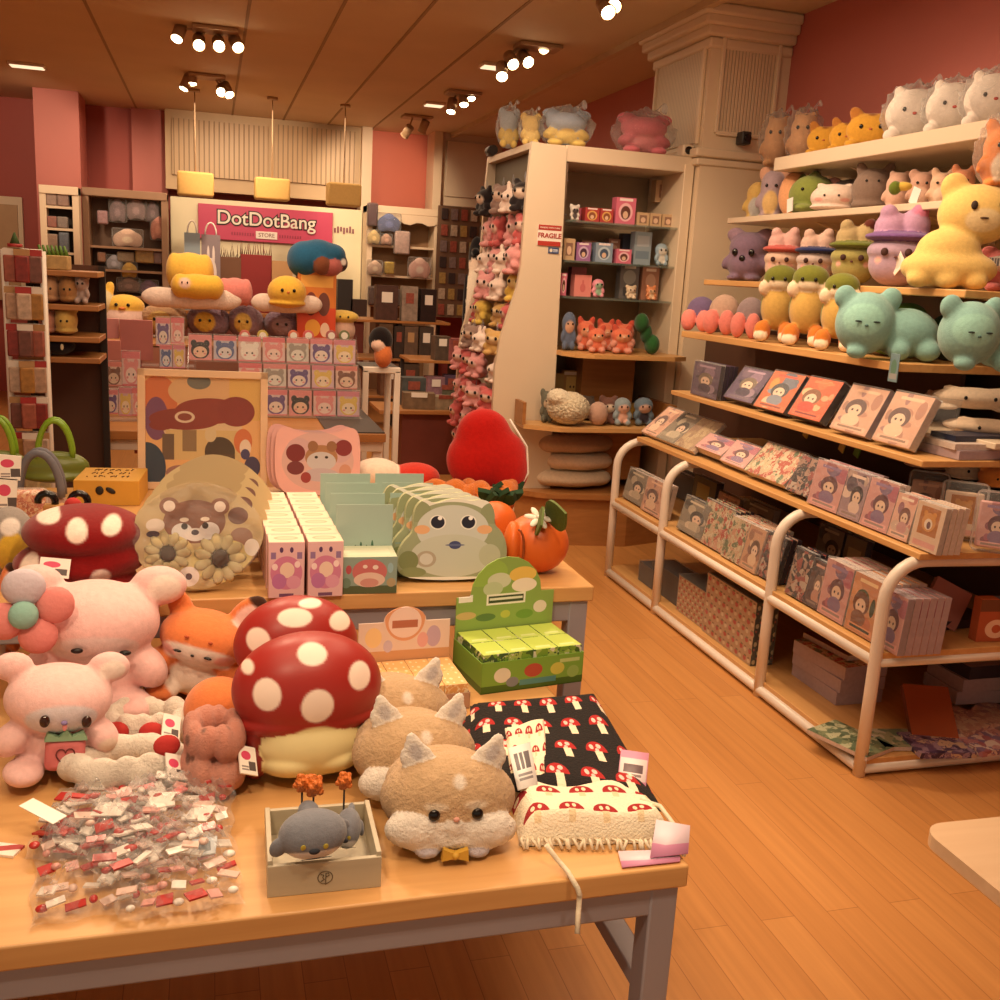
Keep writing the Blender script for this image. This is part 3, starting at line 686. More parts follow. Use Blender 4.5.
soft('backpack', 'red mushroom backpack tucked behind the front one, only its spotted cap showing', 'backpack', (l[0] + .018, l[1] + .2, l[2]), (w * 1.1, .16, h * 1.04), mush('mushback', [(-.05, .86, .14, .07), (.34, .8, .12, .08), (-.34, .7, .09, .1), (.1, .95, .12, .04)]), rz=6, tilt=(-8, 0))
# ---- wooden box with whales
p0 = onZ(268, 897, T1Z); p1 = onZ(382, 888, T1Z); bw = float(p1[0] - p0[0]) ; bx, by = float((p0[0] + p1[0]) / 2), float((p0[1] + p1[1]) / 2)
ASH = wood('pale_ash_wood', (176, 164, 138), (200, 188, 162), 0)
bt = thing('wooden_box', 'pale wooden box with round stamp on its front, in front of the mushroom backpack', 'box', (bx, by + .05, T1Z), -1.5)
bh, bd = .052, .165
MB().box((0, -.0, bh / 2), (bw, .008, bh), bev=.001).build('front_panel', ASH, bt, (0, -.046, 0))
MB().box((0, 0, bh / 2), (bw, .008, bh), bev=.001).build('back_panel', ASH, bt, (0, bd - .05, 0))
for s in (-1, 1): MB().box((s * (bw / 2 - .004), bd / 2 - .05, bh / 2 + .004), (.008, bd - .008, bh + .006), bev=.001).build('side_panel', ASH, bt)
MB().box((0, bd / 2 - .05, .004), (bw - .01, bd - .01, .008)).build('base_panel', ASH, bt)
EMB = mat('brown_stamp_ink', (110, 92, 66), .7)
st = MB().tube([(.011 * math.cos(a), 0, .0105 * math.sin(a)) for a in [i * PI / 14 for i in range(28)]], .0007, 0, 6, True)
st.tube([(-.0065, 0, .006), (-.002, 0, .004), (-.004, 0, 0), (-.001, 0, -.003), (-.006, 0, -.006)], .0007); st.tube([(.001, 0, -.012), (.001, 0, .007), (.005, 0, .007), (.006, 0, .003), (.001, 0, .001)], .0007)
st.build('stamp', EMB, bt, (.0, -.0505, bh * .5))
WH, WHB = (126, 130, 142), (236, 234, 236)
whale = dict(key='whale', N=56, k=.04, mat=PLUSH, blobs=[((0, 0, .5), (.62, .5, .42), WH), ((-.62, -.1, .38), (.16, .1, .2), WH, (0, 30, 0)), ((.6, .2, .4), (.14, .1, .2), WH, (0, -20, 0)), ((.0, .55, .6), (.2, .3, .16), WH)],
    paints=[((0, -.55, .16), (.85, .46, .3), WHB)], parts=[('eye', -.24, .56, (.05, .012, .06), mat('yellow_glass_eye', (206, 190, 70), .2)), ('eye', .16, .54, (.05, .012, .06), MATS['yellow_glass_eye']), ('nose', -.04, .47, (.1, .05, .06), (40, 46, 60)), ('mouth', 0, .3, (.3, .008, .012), (70, 70, 80))])
l, w, h = fit(258, 790, 352, 842, T1Z + .03, .08)
k0 = onZ(306, 842, T1Z + .035)
soft('whale_plush', 'grey whale plush with white jaw resting over the wooden box rim, left one', 'plush toy', (bx - .022, by + .036, T1Z + .056), (.128, .1, .074), whale, rz=4, tilt=(8, 0))
soft('whale_plush', 'grey striped plush at the right end inside the wooden box', 'plush toy', (bx + .042, by + .07, T1Z + .04), (.05, .09, .06), whale, rz=-14, N=40)
ORG = mat('orange_tinsel', (246, 122, 30), .5, var=.2, vs=60, bs=150, bstr=1.)
for i, (dx, dz, lb) in enumerate(((-.03, .1, 'leftmost orange tinsel pompom on a stick above the wooden box'), (-.012, .094, 'middle orange tinsel pompom, the largest, behind the whale plush'), (.036, .098, 'orange tinsel pompom standing alone at the right of the wooden box'))):
    dz += .02
    r = thing('pompom_pick', lb, 'decoration', (bx + dx, by + .085, T1Z + .02))
    d = dict(key='pom%d' % (i == 1), blobs=[((0, 0, 0), (.3, .3, .3), (232, 112, 34))] + [((.3 * math.cos(a * 2.4) * math.sin(a * .45), .3 * math.sin(a * 2.4) * math.sin(a * .45), .3 * math.cos(a * .45)), (.11, .11, .11), (236, 120, 40)) for a in range(14)])
    V, F, c = soft_arrays(d['blobs'], [], 22, .03, 0)
    s = .03 if i == 1 else .024
    link('pompom', to_mesh(V * s * 1.6, F, c, ORG), r, (0, 0, dz))
    MB().tube([(0, 0, .0), (0, 0, dz)], .0016, 0, 6).build('stick', DARKGREY, r)
# ---- tan hamster plushes, a row of three
TAN, CHK = (216, 178, 134), (252, 242, 230)
def bow(r, q, sm):
    b = MB()
    for s in (-1, 1): b.prism([(0, .004), (s * .02, .011), (s * .022, -.009), (0, -.004)], -.006, .006)
    b.ell((0, -.005, 0), (.006, .006, .006)); b.build('bow_tie', mat('mustard_ribbon', (222, 170, 50), .6), r, (q[0], q[1] - .006, q[2]))
ham = dict(key='hamster', N=72, k=.05, mat=FUR, fuzz=.012, blobs=[((0, .05, .44), (.52, .5, .42), TAN), ((0, .45, .42), (.46, .5, .38), TAN), ((-.24, -.3, .24), (.26, .2, .2), CHK), ((.24, -.3, .24), (.26, .2, .2), CHK), ((0, -.36, .3), (.12, .13, .12), CHK), ((-.27, .02, .84), (.13, .06, .16), CHK, (0, -18, 0)), ((.29, .02, .84), (.13, .06, .16), CHK, (0, 18, 0)), ((-.31, .02, 1.0), (.055, .04, .1), CHK, (0, -16, 0)), ((.33, .02, 1.0), (.055, .04, .1), CHK, (0, 16, 0)), ((0, -.2, .16), (.4, .28, .14), CHK), ((-.18, -.4, .05), (.09, .1, .06), (206, 200, 214)), ((.2, -.4, .05), (.09, .1, .06), (206, 200, 214))],
    paints=[((-.29, -.06, .92), (.06, .06, .1), (214, 206, 206), (0, -18, 0)), ((.31, -.06, .92), (.06, .06, .1), (214, 206, 206), (0, 18, 0)), ((-.25, .1, .8), (.2, .12, .12), TAN), ((.27, .1, .8), (.2, .12, .12), TAN), ((.03, -.36, .72), (.045, .2, .06), (244, 230, 214)), ((-.14, -.42, .5), (.09, .2, .04), (244, 220, 190)), ((.16, -.42, .52), (.09, .2, .04), (244, 220, 190))],
    parts=[('eye', -.155, .43, (.055, .035, .055), BLACK), ('eye', .17, .44, (.055, .035, .055), BLACK), ('nose', .01, .4, (.03, .02, .022), (236, 168, 150)), ('bow', 0.02, .06, (0, 0, 0, bow), BLACK)])
l, w, h = fit(386, 728, 521, 866, T1Z, .18)
hb = soft('hamster_plush', 'tan furry hamster plush with white cheeks and yellow bow, front of three', 'plush toy', (l[0] + .004, l[1] + .012, l[2]), (w, .2, h * .96), ham, rz=-4, tilt=(-4, 3))
dup(hb, (l[0] - .024, l[1] + .175, l[2]), 2, 'tan furry hamster plush, middle of three packed in a row')
dup(hb, (l[0] - .03, l[1] + .345, l[2]), 6, 'tan furry hamster plush, backmost of three beside the orange display box')
# ---- blind box displays at the back of the low table
ORB = printed('orange_cream_print', [(240, 186, 116), (246, 206, 146), (236, 170, 96), (250, 226, 180)], 60, .5)
ORT = decal('orange_box_lid', (240, 184, 112), [('e', .3, .3, .1, .1, (250, 220, 170)), ('e', .68, .66, .12, .12, (250, 220, 170)), ('e', .7, .22, .06, .06, (252, 232, 200)), ('e', .28, .74, .07, .07, (252, 232, 200))], 'xy', tile=(1.6, 1.6))
HDR = decal('pastel_header_card', (232, 208, 196), [('r', .5, .2, .52, .24, (214, 158, 112)), ('e', .5, .86, .22, .3, (226, 160, 120)), ('e', .5, .8, .18, .2, (240, 214, 206)), ('r', .5, .78, .14, .05, (186, 110, 84)), ('e', .16, .62, .09, .13, (246, 210, 150)), ('e', .82, .6, .08, .14, (196, 170, 200)), ('e', .7, .56, .06, .1, (232, 170, 170)), ('e', .32, .5, .05, .08, (206, 190, 214)), ('r', .14, .13, .1, .05, (130, 90, 70)), ('e', .8, .14, .035, .06, (250, 230, 210))])
def display(name, label, x, y, z, w, d, rz, cols, rows, bh, trayh, hdr, hpoly, lid, side, tray, lab, grp, traydepth=True):
    r = thing(name, label, 'display box', (x, y, z), rz)
    t = MB().box((0, 0, .0015), (w, d, .003)).box((0, -d / 2 + .001, trayh / 2), (w, .002, trayh)).box((-w / 2, 0, trayh / 2), (.002, d, trayh)).box((w / 2, 0, trayh / 2), (.002, d, trayh))
    t.build('tray', tray, r)
    MB().prism(hpoly, -.0015, .0015).build('header_card', hdr, r, (0, d / 2 - .003, 0))
    r.rotation_euler[2] = math.radians(rz)
    M = Matrix.Translation((x, y, z)) @ Matrix.Rotation(math.radians(rz), 4, 'Z')
    cw, cd = (w - .006) / cols, (d - .012) / rows
    for j in range(rows):
        for i in range(cols):
            q = M @ Vector((-w / 2 + .003 + cw * (i + .5), -d / 2 + .004 + cd * (j + .5), .003))
            carton('blind_box', '%s, %s from the left in its %s row' % (lab, ORD[i], ('front', 'back', 'backmost')[j]), 'box', q, cw - .0012, cd - .0012, bh, side, side, lid, rz, grp, bev=.0008)
    return r
def archpoly(w, z1, aw, z2, z0=.0):
    return [(-w / 2, z0), (w / 2, z0), (w / 2, z1)] + [(aw / 2 * math.cos(a), z1 + (z2 - z1) * math.sin(a)) for a in [i * PI / 10 for i in range(11)]] + [(-w / 2, z1)]
p = onZ(420, 716, T1Z)
display('counter_display', 'orange cardboard display of small square boxes with arched header card, left of the green one', float(p[0]), float(p[1]) + .1, T1Z, .22, .17, 3, 4, 2, .055, .038, HDR, archpoly(.214, .15, .1, .185), ORT, ORB, mat('dusty_card', (196, 152, 124), .7), 'small orange box in the orange display', 'orange blind boxes')
GRB = printed('green_character_print', [(70, 110, 40), (120, 170, 50), (60, 96, 60), (170, 200, 90), (214, 220, 190)], 30, .4)
GRL = decal('lime_box_lid', (190, 214, 84), [('r', .5, .22, .3, .05, (214, 230, 150)), ('r', .5, .12, .36, .03, (204, 222, 130))], 'xy')
GRF = decal('green_tray_front', (124, 176, 60), [('r', .5, .1, .52, .14, (70, 110, 34)), ('e', .2, .55, .08, .24, (226, 226, 206)), ('e', .5, .6, .09, .22, (190, 80, 60)), ('e', .74, .56, .07, .2, (206, 206, 80)), ('e', .3, .3, .06, .16, (130, 140, 150)), ('r', .55, .24, .18, .09, (80, 150, 150)), ('e', .9, .4, .06, .2, (150, 190, 90)), ('r', .86, .8, .1, .06, (190, 214, 130))])
GRH = decal('green_header_print', (140, 176, 84), [('e', .25, .82, .25, .18, (150, 190, 80)), ('e', .42, .7, .12, .1, (206, 214, 190)), ('e', .66, .76, .14, .1, (236, 196, 90)), ('e', .68, .62, .13, .09, (244, 232, 220)), ('e', .36, .6, .1, .09, (190, 206, 170)), ('r', .5, .46, .2, .07, (240, 240, 230)), ('r', .5, .46, .18, .045, (60, 80, 50)), ('r', .5, .465, .17, .015, (230, 235, 220)), ('e', .1, .28, .1, .05, (206, 180, 120)), ('e', .5, .26, .05, .05, (190, 200, 80)), ('e', .86, .32, .07, .08, (230, 220, 210)), ('r', .09, .5, .07, .045, (240, 240, 236)), ('e', .3, .24, .1, .05, (90, 130, 70)), ('e', .7, .24, .09, .06, (110, 160, 60))])
p = onZ(482, 699, T1Z); q = onZ(584, 672, T1Z)
gx, gy = float(p[0] + .115), float(p[1] + .13)
display('counter_display', 'bright green cardboard display of small boxes with cloud shaped header card', gx + .004, gy - .004, T1Z, .262, .17, 9, 4, 2, .09, .075, GRH, archpoly(.262, .178, .19, .272, .075), GRL, GRB, GRF, 'small lime box in the green display', 'lime blind boxes')
# ---- socks and knit pouch
MUSHT = [('h', .5, .52, .34, .36, (186, 30, 30)), ('e', .36, .68, .07, .09, (240, 200, 190)), ('e', .6, .72, .08, .08, (240, 200, 190)), ('e', .52, .58, .06, .06, (240, 200, 190)), ('r', .54, .36, .12, .18, (244, 226, 196))]
SOCK = decal('black_mushroom_knit', (26, 18, 18), MUSHT, 'xy', .95, tile=(5.2, 4.2), jitter=.02, co='UV', bs=180, bstr=.5)
KNIT = decal('cream_mushroom_knit', (252, 238, 210), [('h', .5, .4, .36, .4, (176, 30, 34)), ('e', .4, .58, .06, .1, (244, 226, 192)), ('e', .6, .6, .06, .1, (244, 226, 192)), ('r', .5, .3, .1, .12, (240, 214, 170))], 'xy', .95, tile=(4.4, 3.4), jitter=.05, co='UV', bs=260, bstr=.6, tdist=.008)
KNITP = mat('cream_yarn', (244, 228, 198), .95, bs=150)
def cornersheet(P00, P10, P11, P01, puff, m, name, parent, n=26, seed=1, thick=.004):
    """a folded cloth lying between four corner points, puffed up between them"""
    A = [Vector(q) for q in (P00, P10, P11, P01)]
    def fn(u, v):
        b = A[0] * (1 - u) * (1 - v) + A[1] * u * (1 - v) + A[2] * u * v + A[3] * (1 - u) * v
        e = min(u, 1 - u, v, 1 - v); up = 1 - (1 - min(1, e / .12)) ** 2
        b.z += puff * up + .004 * math.sin(9 * u + seed) * math.sin(7 * v + 2 * seed) * up
        return b
    return MB().sheet(n, n, fn).build(name, m, parent)
o0 = onZ(545, 770, .645)
sk = thing('sock_bundle', 'stack of black knit socks with red mushroom pattern at the right table edge', 'socks', (float(o0[0]), float(o0[1]), T1Z))
def loc_(px, py, z, o): q = onZ(px, py, z); return (float(q[0] - o[0]), float(q[1] - o[1]), z - T1Z)
c4 = [loc_(472, 738, .63, o0), loc_(600, 812, .63, o0), loc_(643, 758, .63, o0), loc_(575, 682, .63, o0)]
c4[0] = loc_(472, 745, .63, o0); c4[3] = loc_(478, 690, .63, o0)
c4 = [loc_(476, 738, .625, o0), loc_(612, 800, .625, o0), loc_(648, 768, .625, o0), loc_(576, 676, .625, o0)]
cornersheet(loc_(452, 790, .622, o0), loc_(640, 836, .622, o0), loc_(600, 712, .622, o0), loc_(455, 726, .622, o0), .034, SOCK, 'sock', sk, 34)
cornersheet(loc_(470, 786, .656, o0), loc_(664, 812, .656, o0), loc_(594, 694, .656, o0), loc_(470, 706, .656, o0), .02, SOCK, 'sock', sk, 34, 3)
def flat(name, m, parent, a, b, c, d, t=.002):
    V = [Vector(q) for q in (a, b, c, d)]
    me = MB().sheet(1, 1, lambda u, v: V[0] * (1 - u) * (1 - v) + V[1] * u * (1 - v) + V[2] * u * v + V[3] * (1 - u) * v, 0, t)
    return me.build(name, m, parent)
UVTAGP = decal('pink_sock_tag', (226, 150, 186), [('r', .5, .56, .47, .26, (240, 222, 224)), ('r', .5, .58, .34, .1, (110, 90, 96)), ('r', .5, .42, .3, .03, (150, 130, 130))], co='UV')
UVTAGB = decal('white_paper_tag', (240, 236, 234), [('r', .5, .62, .34, .2, (110, 106, 112)), ('r', .36, .62, .03, .22, (240, 236, 234)), ('r', .56, .62, .03, .22, (240, 236, 234)), ('r', .5, .3, .34, .03, (150, 146, 150)), ('r', .5, .2, .34, .03, (150, 146, 150))], co='UV')
UVTAGL = decal('lilac_paper_tag', (226, 146, 190), [('r', .5, .7, .6, .32, (228, 206, 222))], co='UV')
flat('swing_tag', UVTAGP, sk, loc_(616, 792, .655, o0), loc_(645, 797, .655, o0), loc_(649, 754, .69, o0), loc_(621, 750, .69, o0))
o1 = onZ(590, 830, .66)
kp = thing('knit_pouch', 'cream knit pouch with red mushrooms and loose drawstrings, right of the hamsters', 'pouch', (float(o1[0]), float(o1[1]), T1Z))
cornersheet(loc_(520, 846, .622, o1), loc_(672, 842, .622, o1), loc_(640, 792, .622, o1), loc_(505, 778, .622, o1), .05, KNIT, 'pouch_body', kp, 40, 2)
cornersheet(loc_(506, 800, .63, o1), loc_(552, 806, .63, o1), loc_(545, 730, .64, o1), loc_(500, 744, .64, o1), .045, KNIT, 'pouch_collar', kp, 26, 5)
flat('swing_tag', UVTAGB, kp, loc_(518, 790, .672, o1), loc_(538, 784, .672, o1), loc_(530, 742, .70, o1), loc_(508, 748, .70, o1))
flat('swing_tag', UVTAGL, kp, loc_(650, 858, .628, o1), loc_(688, 854, .63, o1), loc_(690, 826, .66, o1), loc_(656, 820, .66, o1))
flat('size_card', UVTAGL, kp, loc_(622, 868, .6225, o1), loc_(680, 862, .6225, o1), loc_(680, 850, .626, o1), loc_(618, 852, .626, o1))
MB().tube([loc_(546, 845, .66, o1), loc_(556, 858, .64, o1), loc_(568, 872, .628, o1), tuple(Vector(loc_(575, 884, .624, o1)) + Vector((0, -.012, 0))), tuple(Vector(loc_(577, 890, .6, o1)) + Vector((0, -.012, 0))), tuple(Vector(loc_(574, 905, .58, o1)) + Vector((0, -.02, 0))), tuple(Vector(loc_(572, 924, .555, o1)) + Vector((0, -.025, 0)))], .0045, 0, 8).build('drawstring', KNITP, kp)
MB().tube([loc_(640, 800, .67, o1), loc_(660, 806, .67, o1), loc_(672, 822, .66, o1), loc_(682, 842, .64, o1), loc_(684, 856, .626, o1)], .004, 0, 8).build('drawstring', KNITP, kp)
tf = MB()
for i in range(26):
    u = i / 25; a = Vector(loc_(522 + 140 * u, 838 + 2 * u, .632, o1)); tf.tube([a, a + Vector((random.uniform(-.006, .006), -.012, .004)), a + Vector((random.uniform(-.008, .008), -.02, -.008))], .0028, 0, 6)
tf.build('tassel_fringe', KNITP, kp)
# ---- pile of clear packs
REDM = mat('red_charm_enamel', (206, 50, 46), .25, var=.2); WHT = mat('white_pack_card', (248, 238, 228), .35); PNKM = mat('pale_pink_charm', (232, 160, 150), .3, var=.2)
BLU = decal('pale_blue_label', (206, 216, 226), [('r', .5, .45, .24, .26, (110, 120, 130))], 'xy')
packs = [((18, 930), (150, 812), 'left', 6), ((30, 872), (150, 792), 'rear left', -8), ((112, 934), (236, 838), 'front right', 3), ((112, 868), (232, 786), 'rear right', -3), ((70, 905), (200, 800), 'topmost middle', 16)]
for i, (a, c, wh, rz) in enumerate(packs):
    A, C = onZ(*a, T1Z), onZ(*c, T1Z); w, d = float(C[0] - A[0]), float(C[1] - A[1])
    r = thing('clear_pack', 'crinkly clear bag of red and white charms, %s one of the pile' % wh, 'packet', (float(A[0] + C[0]) / 2, float(A[1] + C[1]) / 2, T1Z + .003 + .008 * i), rz)
    def fn(u, v, i=i):
        e = min(u, 1 - u, v, 1 - v); h = min(1, e / .16)
        return ((u - .5) * w + .004 * math.sin(17 * v + i), (v - .5) * d + .004 * math.sin(15 * u + i), .003 + h * (.022 + .012 * math.sin(11 * u + i) * math.cos(9 * v + 2 * i) + .007 * math.sin(37 * u + 29 * v) + .005 * math.sin(53 * u - 41 * v + i)))
    MB().sheet(40, 40, fn).build('plastic_bag', CLEAR, r)
    cb_ = MB(); rr_ = random.Random(40 + i)
    for j in range(40):
        x, y, m_ = ((j % 7) / 6 - .5) * w * .8 + rr_.uniform(-.006, .006), ((j // 7) / 5 - .5) * d * .8 + rr_.uniform(-.005, .005), rr_.choice((0, 0, 1, 1, 2, 3))
        z = .006 + rr_.uniform(0, .012)
        if j % 3: cb_.box((x, y, z), (rr_.uniform(.018, .036), rr_.uniform(.012, .022), .003), m_, (rr_.uniform(-14, 14), rr_.uniform(-14, 14), rr_.uniform(-30, 30)))
        else: cb_.ell((x, y, z), (rr_.uniform(.006, .011), rr_.uniform(.005, .009), .005), m_)
    cb_.build('charms', [REDM, WHT, PNKM, mat('pinkish_clear_tray', (226, 190, 176), .3)], r)['kind'] = 'stuff'
    MB().box((w * .22, -d * .2 if i % 2 else d * .15, .016), (w * .22, d * .18, .002), rot=(8, -6, 20 - 14 * i)).build('paper_label', BLU if i in (0, 2) else WHT, r)
    MB().box((-w * .2, d * .2, .014), (w * .3, d * .12, .002), rot=(-10, 8, 35 * i)).build('paper_label', WHT, r)
A = onZ(38, 838, T1Z)
r = thing('paper_tag', 'folded white paper tag lying on the clear bags', 'tag', (float(A[0]) + .01, float(A[1]) - .005, T1Z + .05), -40)
MB().box((0, 0, 0), (.075, .028, .0015), rot=(0, 8, 0)).build('tag_card', WHT, r)
A = onZ(8, 850, T1Z)
tag(MB().box((0, 0, .002), (.06, .032, .004), rot=(0, 0, -22)).build('price_card', decal('red_stripe_card', (246, 232, 220), [('r', .5, .5, .5, .14, (190, 60, 60))], 'xy'), None, (float(A[0]) - .01, float(A[1]), T1Z)), 'white card with red stripe lying at the left edge of the low table', 'card')
# ---------------------------------------------------------------- things on the taller front table
def E(c, r, col, rot=None): return (c, r, col, rot) if rot else (c, r, col)
HATRED = (136, 14, 16)
hat = dict(key='mushhat', N=80, k=.06, mat=PLUSH, blobs=[((0, 0, .62), (.52, .34, .27), HATRED), ((-.1, -.02, .3), (.5, .32, .22), HATRED), ((.16, .02, .36), (.4, .3, .24), HATRED), ((.05, -.02, .1), (.4, .28, .13), HATRED)],
    paints=[((-.04, -.3, .74), (.085, .3, .11), SPOT), ((.24, -.2, .76), (.08, .3, .085), SPOT, (0, 35, 0)), ((-.44, -.2, .34), (.075, .2, .14), SPOT, (0, 20, 0)), ((.14, -.34, .24), (.085, .3, .09), (226, 206, 200)), ((-.3, -.1, .84), (.12, .3, .06), SPOT), ((.42, -.1, .86), (.06, .3, .06), SPOT)],
    parts=[('swing_tag', -.22, .4, (0, 0, 0, lambda r, q, sm: MB().box((0, 0, 0), (.06, .003, .042)).build('swing_tag', TAG, r, (q[0], q[1] - .015, q[2]), (-24, 8, 0))), BLACK)])
l, w, h = fit(14, 508, 141, 606, T2Z, .2)
soft('mushroom_hat', 'dark red slouchy mushroom hat with white spots and paper tag', 'hat', (l[0], l[1] + .02, l[2]), (w, .24, h), hat, rz=4)
# red panda pouches
def blobpoly(f, n=48): return [f(2 * PI * i / n) for i in range(n)]
PANDA = decal('red_panda_sunflower_print', (196, 172, 122), [('e', .5, .86, .3, .14, (176, 150, 104)), ('e', .46, .62, .24, .2, (138, 88, 66)), ('e', .27, .77, .075, .08, (138, 88, 66)), ('e', .66, .75, .075, .08, (138, 88, 66)), ('e', .27, .77, .045, .05, (240, 226, 214)), ('e', .66, .75, .045, .05, (240, 226, 214)), ('e', .38, .64, .035, .02, (236, 220, 200)), ('e', .54, .64, .035, .02, (236, 220, 200)),
    ('e', .36, .53, .08, .08, (224, 220, 220)), ('e', .57, .53, .08, .08, (224, 220, 220)), ('e', .46, .5, .08, .06, (232, 226, 222)), ('e', .38, .58, .025, .03, (40, 30, 30)), ('e', .54, .58, .025, .03, (40, 30, 30)), ('e', .46, .52, .03, .025, (50, 40, 60)), ('e', .8, .66, .08, .08, (120, 80, 70)), ('e', .82, .46, .09, .09, (150, 110, 90)), ('e', .16, .6, .07, .06, (226, 214, 200)), ('e', .14, .52, .05, .03, (60, 40, 60)),
    ('e', .26, .32, .19, .19, (216, 196, 130)), ('e', .26, .33, .05, .055, (80, 56, 30)), ('e', .66, .25, .24, .2, (214, 194, 120)), ('e', .66, .26, .07, .08, (74, 50, 28)), ('e', .4, .12, .08, .09, (236, 226, 226)), ('e', .4, .12, .025, .03, (90, 60, 80)), ('e', .9, .36, .06, .08, (238, 230, 220)), ('e', .2, .12, .05, .05, (230, 220, 214))])
BEIGE = mat('beige_felt_edge', (206, 186, 146), .8)
def diecut(name, label, cat, loc, w, h, t, poly, front, side, rz, group=None, tilt=-14, parts=()):
    r = thing(name, label, cat, loc, rz, group); r.rotation_euler = (math.radians(tilt), 0, math.radians(rz))
    key = ('dc', front.name, round(w, 3), round(h, 3), t)
    if key not in CACHE:
        b = MB().prism([(x * w, z * h) for x, z in poly], -t / 2, t / 2, 1, smooth=False)
        b.b.normal_update()
        for f in b.b.faces:
            if f.normal.y < -.9: f.material_index = 0
        CACHE[key] = b.mesh([front, side])
    link('padded_board', CACHE[key], r)
    for nm, me, q in parts: link(nm, me, r, q)
    return r
pandapoly = blobpoly(lambda a: (.5 * math.cos(a) * (1 + .03 * math.cos(5 * a)), .5 + .5 * math.sin(a) * (1 + .04 * math.cos(4 * a))))
l, w, h = fit(140, 490, 264, 593, T2Z, .02)
pf = MB()
for (x, z, rr, c) in ((-.24, .33, .19, 0), (.16, .26, .22, 0)):
    for k in range(11): a = 2 * PI * k / 11; pf.ell((x * w + rr * .62 * w * math.cos(a), 0, z * h + rr * .62 * w * math.sin(a)), (rr * .34 * w, .006, rr * .2 * w), 0, (0, -math.degrees(a), 0), 8, 6)
    pf.ell((x * w, -.004, z * h), (rr * .32 * w, .006, rr * .32 * w), 1)
sunf = pf.mesh([mat('straw_petal_felt', (206, 190, 140), .8), mat('dark_brown_felt', (70, 46, 28), .8)])
bag = MB().sheet(24, 24, lambda u, v: ((u - .5) * w * 1.0 * math.sqrt(max(.02, 1 - abs(2 * v - 1) ** 2)), -.028 - .01 * math.sin(15 * u + 4 * v) * math.sin(17 * v), h * (v * .98 + .01))).mesh(CLEAR)
for i in range(4):
    diecut('animal_pouch', ('frontmost red panda pouch with two sunflowers in clear wrap, left of the pink boxes', 'second red panda pouch in the row, behind the sunflower one', 'third red panda pouch from the front of its row', 'backmost red panda pouch, leaning under the framed picture')[i], 'pouch',
           (l[0] - .005 + .012 * i, l[1] + .11 * i, T2Z + .012), w * (1 if i == 0 else 1.02), h, .03, pandapoly, PANDA, BEIGE, 6, None, -16, [('sunflower_applique', sunf, (0, -.017, 0)), ('plastic_bag', bag, (0, -.0, 0))] if i == 0 else [])
# pink boxes, two columns of seven
PKF = decal('pink_lilac_box_front', (232, 190, 196), [('e', .5, .45, .44, .3, (214, 130, 170)), ('e', .52, .5, .2, .14, (240, 214, 196)), ('e', .3, .3, .2, .14, (196, 120, 180)), ('e', .7, .28, .2, .12, (226, 160, 190)), ('e', .36, .86, .05, .05, (90, 60, 110)), ('e', .64, .86, .05, .05, (90, 60, 110)), ('r', .14, .76, .07, .06, (150, 120, 170)), ('r', .86, .76, .07, .06, (150, 120, 170)), ('r', .5, .05, .2, .03, (120, 80, 120)), ('e', .8, .6, .08, .06, (250, 226, 226)), ('e', .18, .56, .08, .06, (250, 226, 226))])
PKT = decal('pink_lilac_box_lid', (244, 206, 176), [('e', .5, .5, .34, .22, (232, 164, 130)), ('e', .5, .5, .26, .15, (240, 190, 156)), ('r', .5, .9, .4, .03, (226, 160, 140))], 'xy')
PKS = mat('pink_box_side', (232, 180, 170), .5)
a0, a1, at_ = onZ(268, 599, T2Z), onZ(341, 596, T2Z), None
bw_ = float(a1[0] - a0[0]) / 2; y0_ = float(a0[1] + a1[1]) / 2
bh_ = float(onY(304, 542, y0_)[2]) - T2Z; dp_ = (float(onZ(285, 492, T2Z + bh_)[1]) - y0_) / 7
for j in range(7):
    for i in range(2):
        carton('blind_box', 'tall pink lilac box, %s from the front in the %s column' % (ORD[j], ('left', 'right')[i]), 'box', (float(a0[0]) + bw_ * (i + .5) + .004 * i - j * .002, y0_ + dp_ * (j + .5), T2Z), bw_ - .002, dp_ - .002, bh_, PKF, PKS, PKT, 0 if j else (-1, 1)[i], 'pink lilac boxes in two columns', bev=.001)
# mint mushroom boxes with header cards
MINTF = decal('mint_mushroom_box_front', (140, 166, 156), [('r', .5, .1, .52, .12, (86, 100, 66)), ('e', .52, .6, .3, .34, (206, 110, 112)), ('e', .52, .38, .27, .2, (232, 200, 184)), ('e', .52, .3, .16, .12, (214, 150, 140)), ('e', .16, .66, .05, .12, (190, 80, 90)), ('e', .88, .7, .05, .14, (150, 190, 200)), ('e', .44, .74, .04, .05, (240, 220, 210)), ('e', .62, .72, .05, .06, (240, 220, 210)), ('e', .12, .3, .08, .14, (110, 140, 120)), ('e', .9, .3, .08, .12, (180, 160, 120))])
MINTT = decal('mint_box_lid', (198, 206, 176), [('r', .5, .5, .4, .3, (210, 214, 186))], 'xy')
MINTS = mat('mint_box_side', (120, 150, 136), .5)
MINTH = decal('mint_header_card', (158, 186, 176), [('e', .34, .22, .05, .26, (60, 110, 90)), ('e', .44, .2, .04, .32, (50, 100, 80)), ('e', .54, .22, .05, .26, (60, 116, 90)), ('e', .64, .2, .04, .34, (56, 106, 84)), ('e', .74, .2, .04, .24, (70, 120, 96)), ('r', .54, .05, .3, .07, (90, 140, 110))])
l, w, h = fit(341, 548, 399, 593, T2Z, .09)
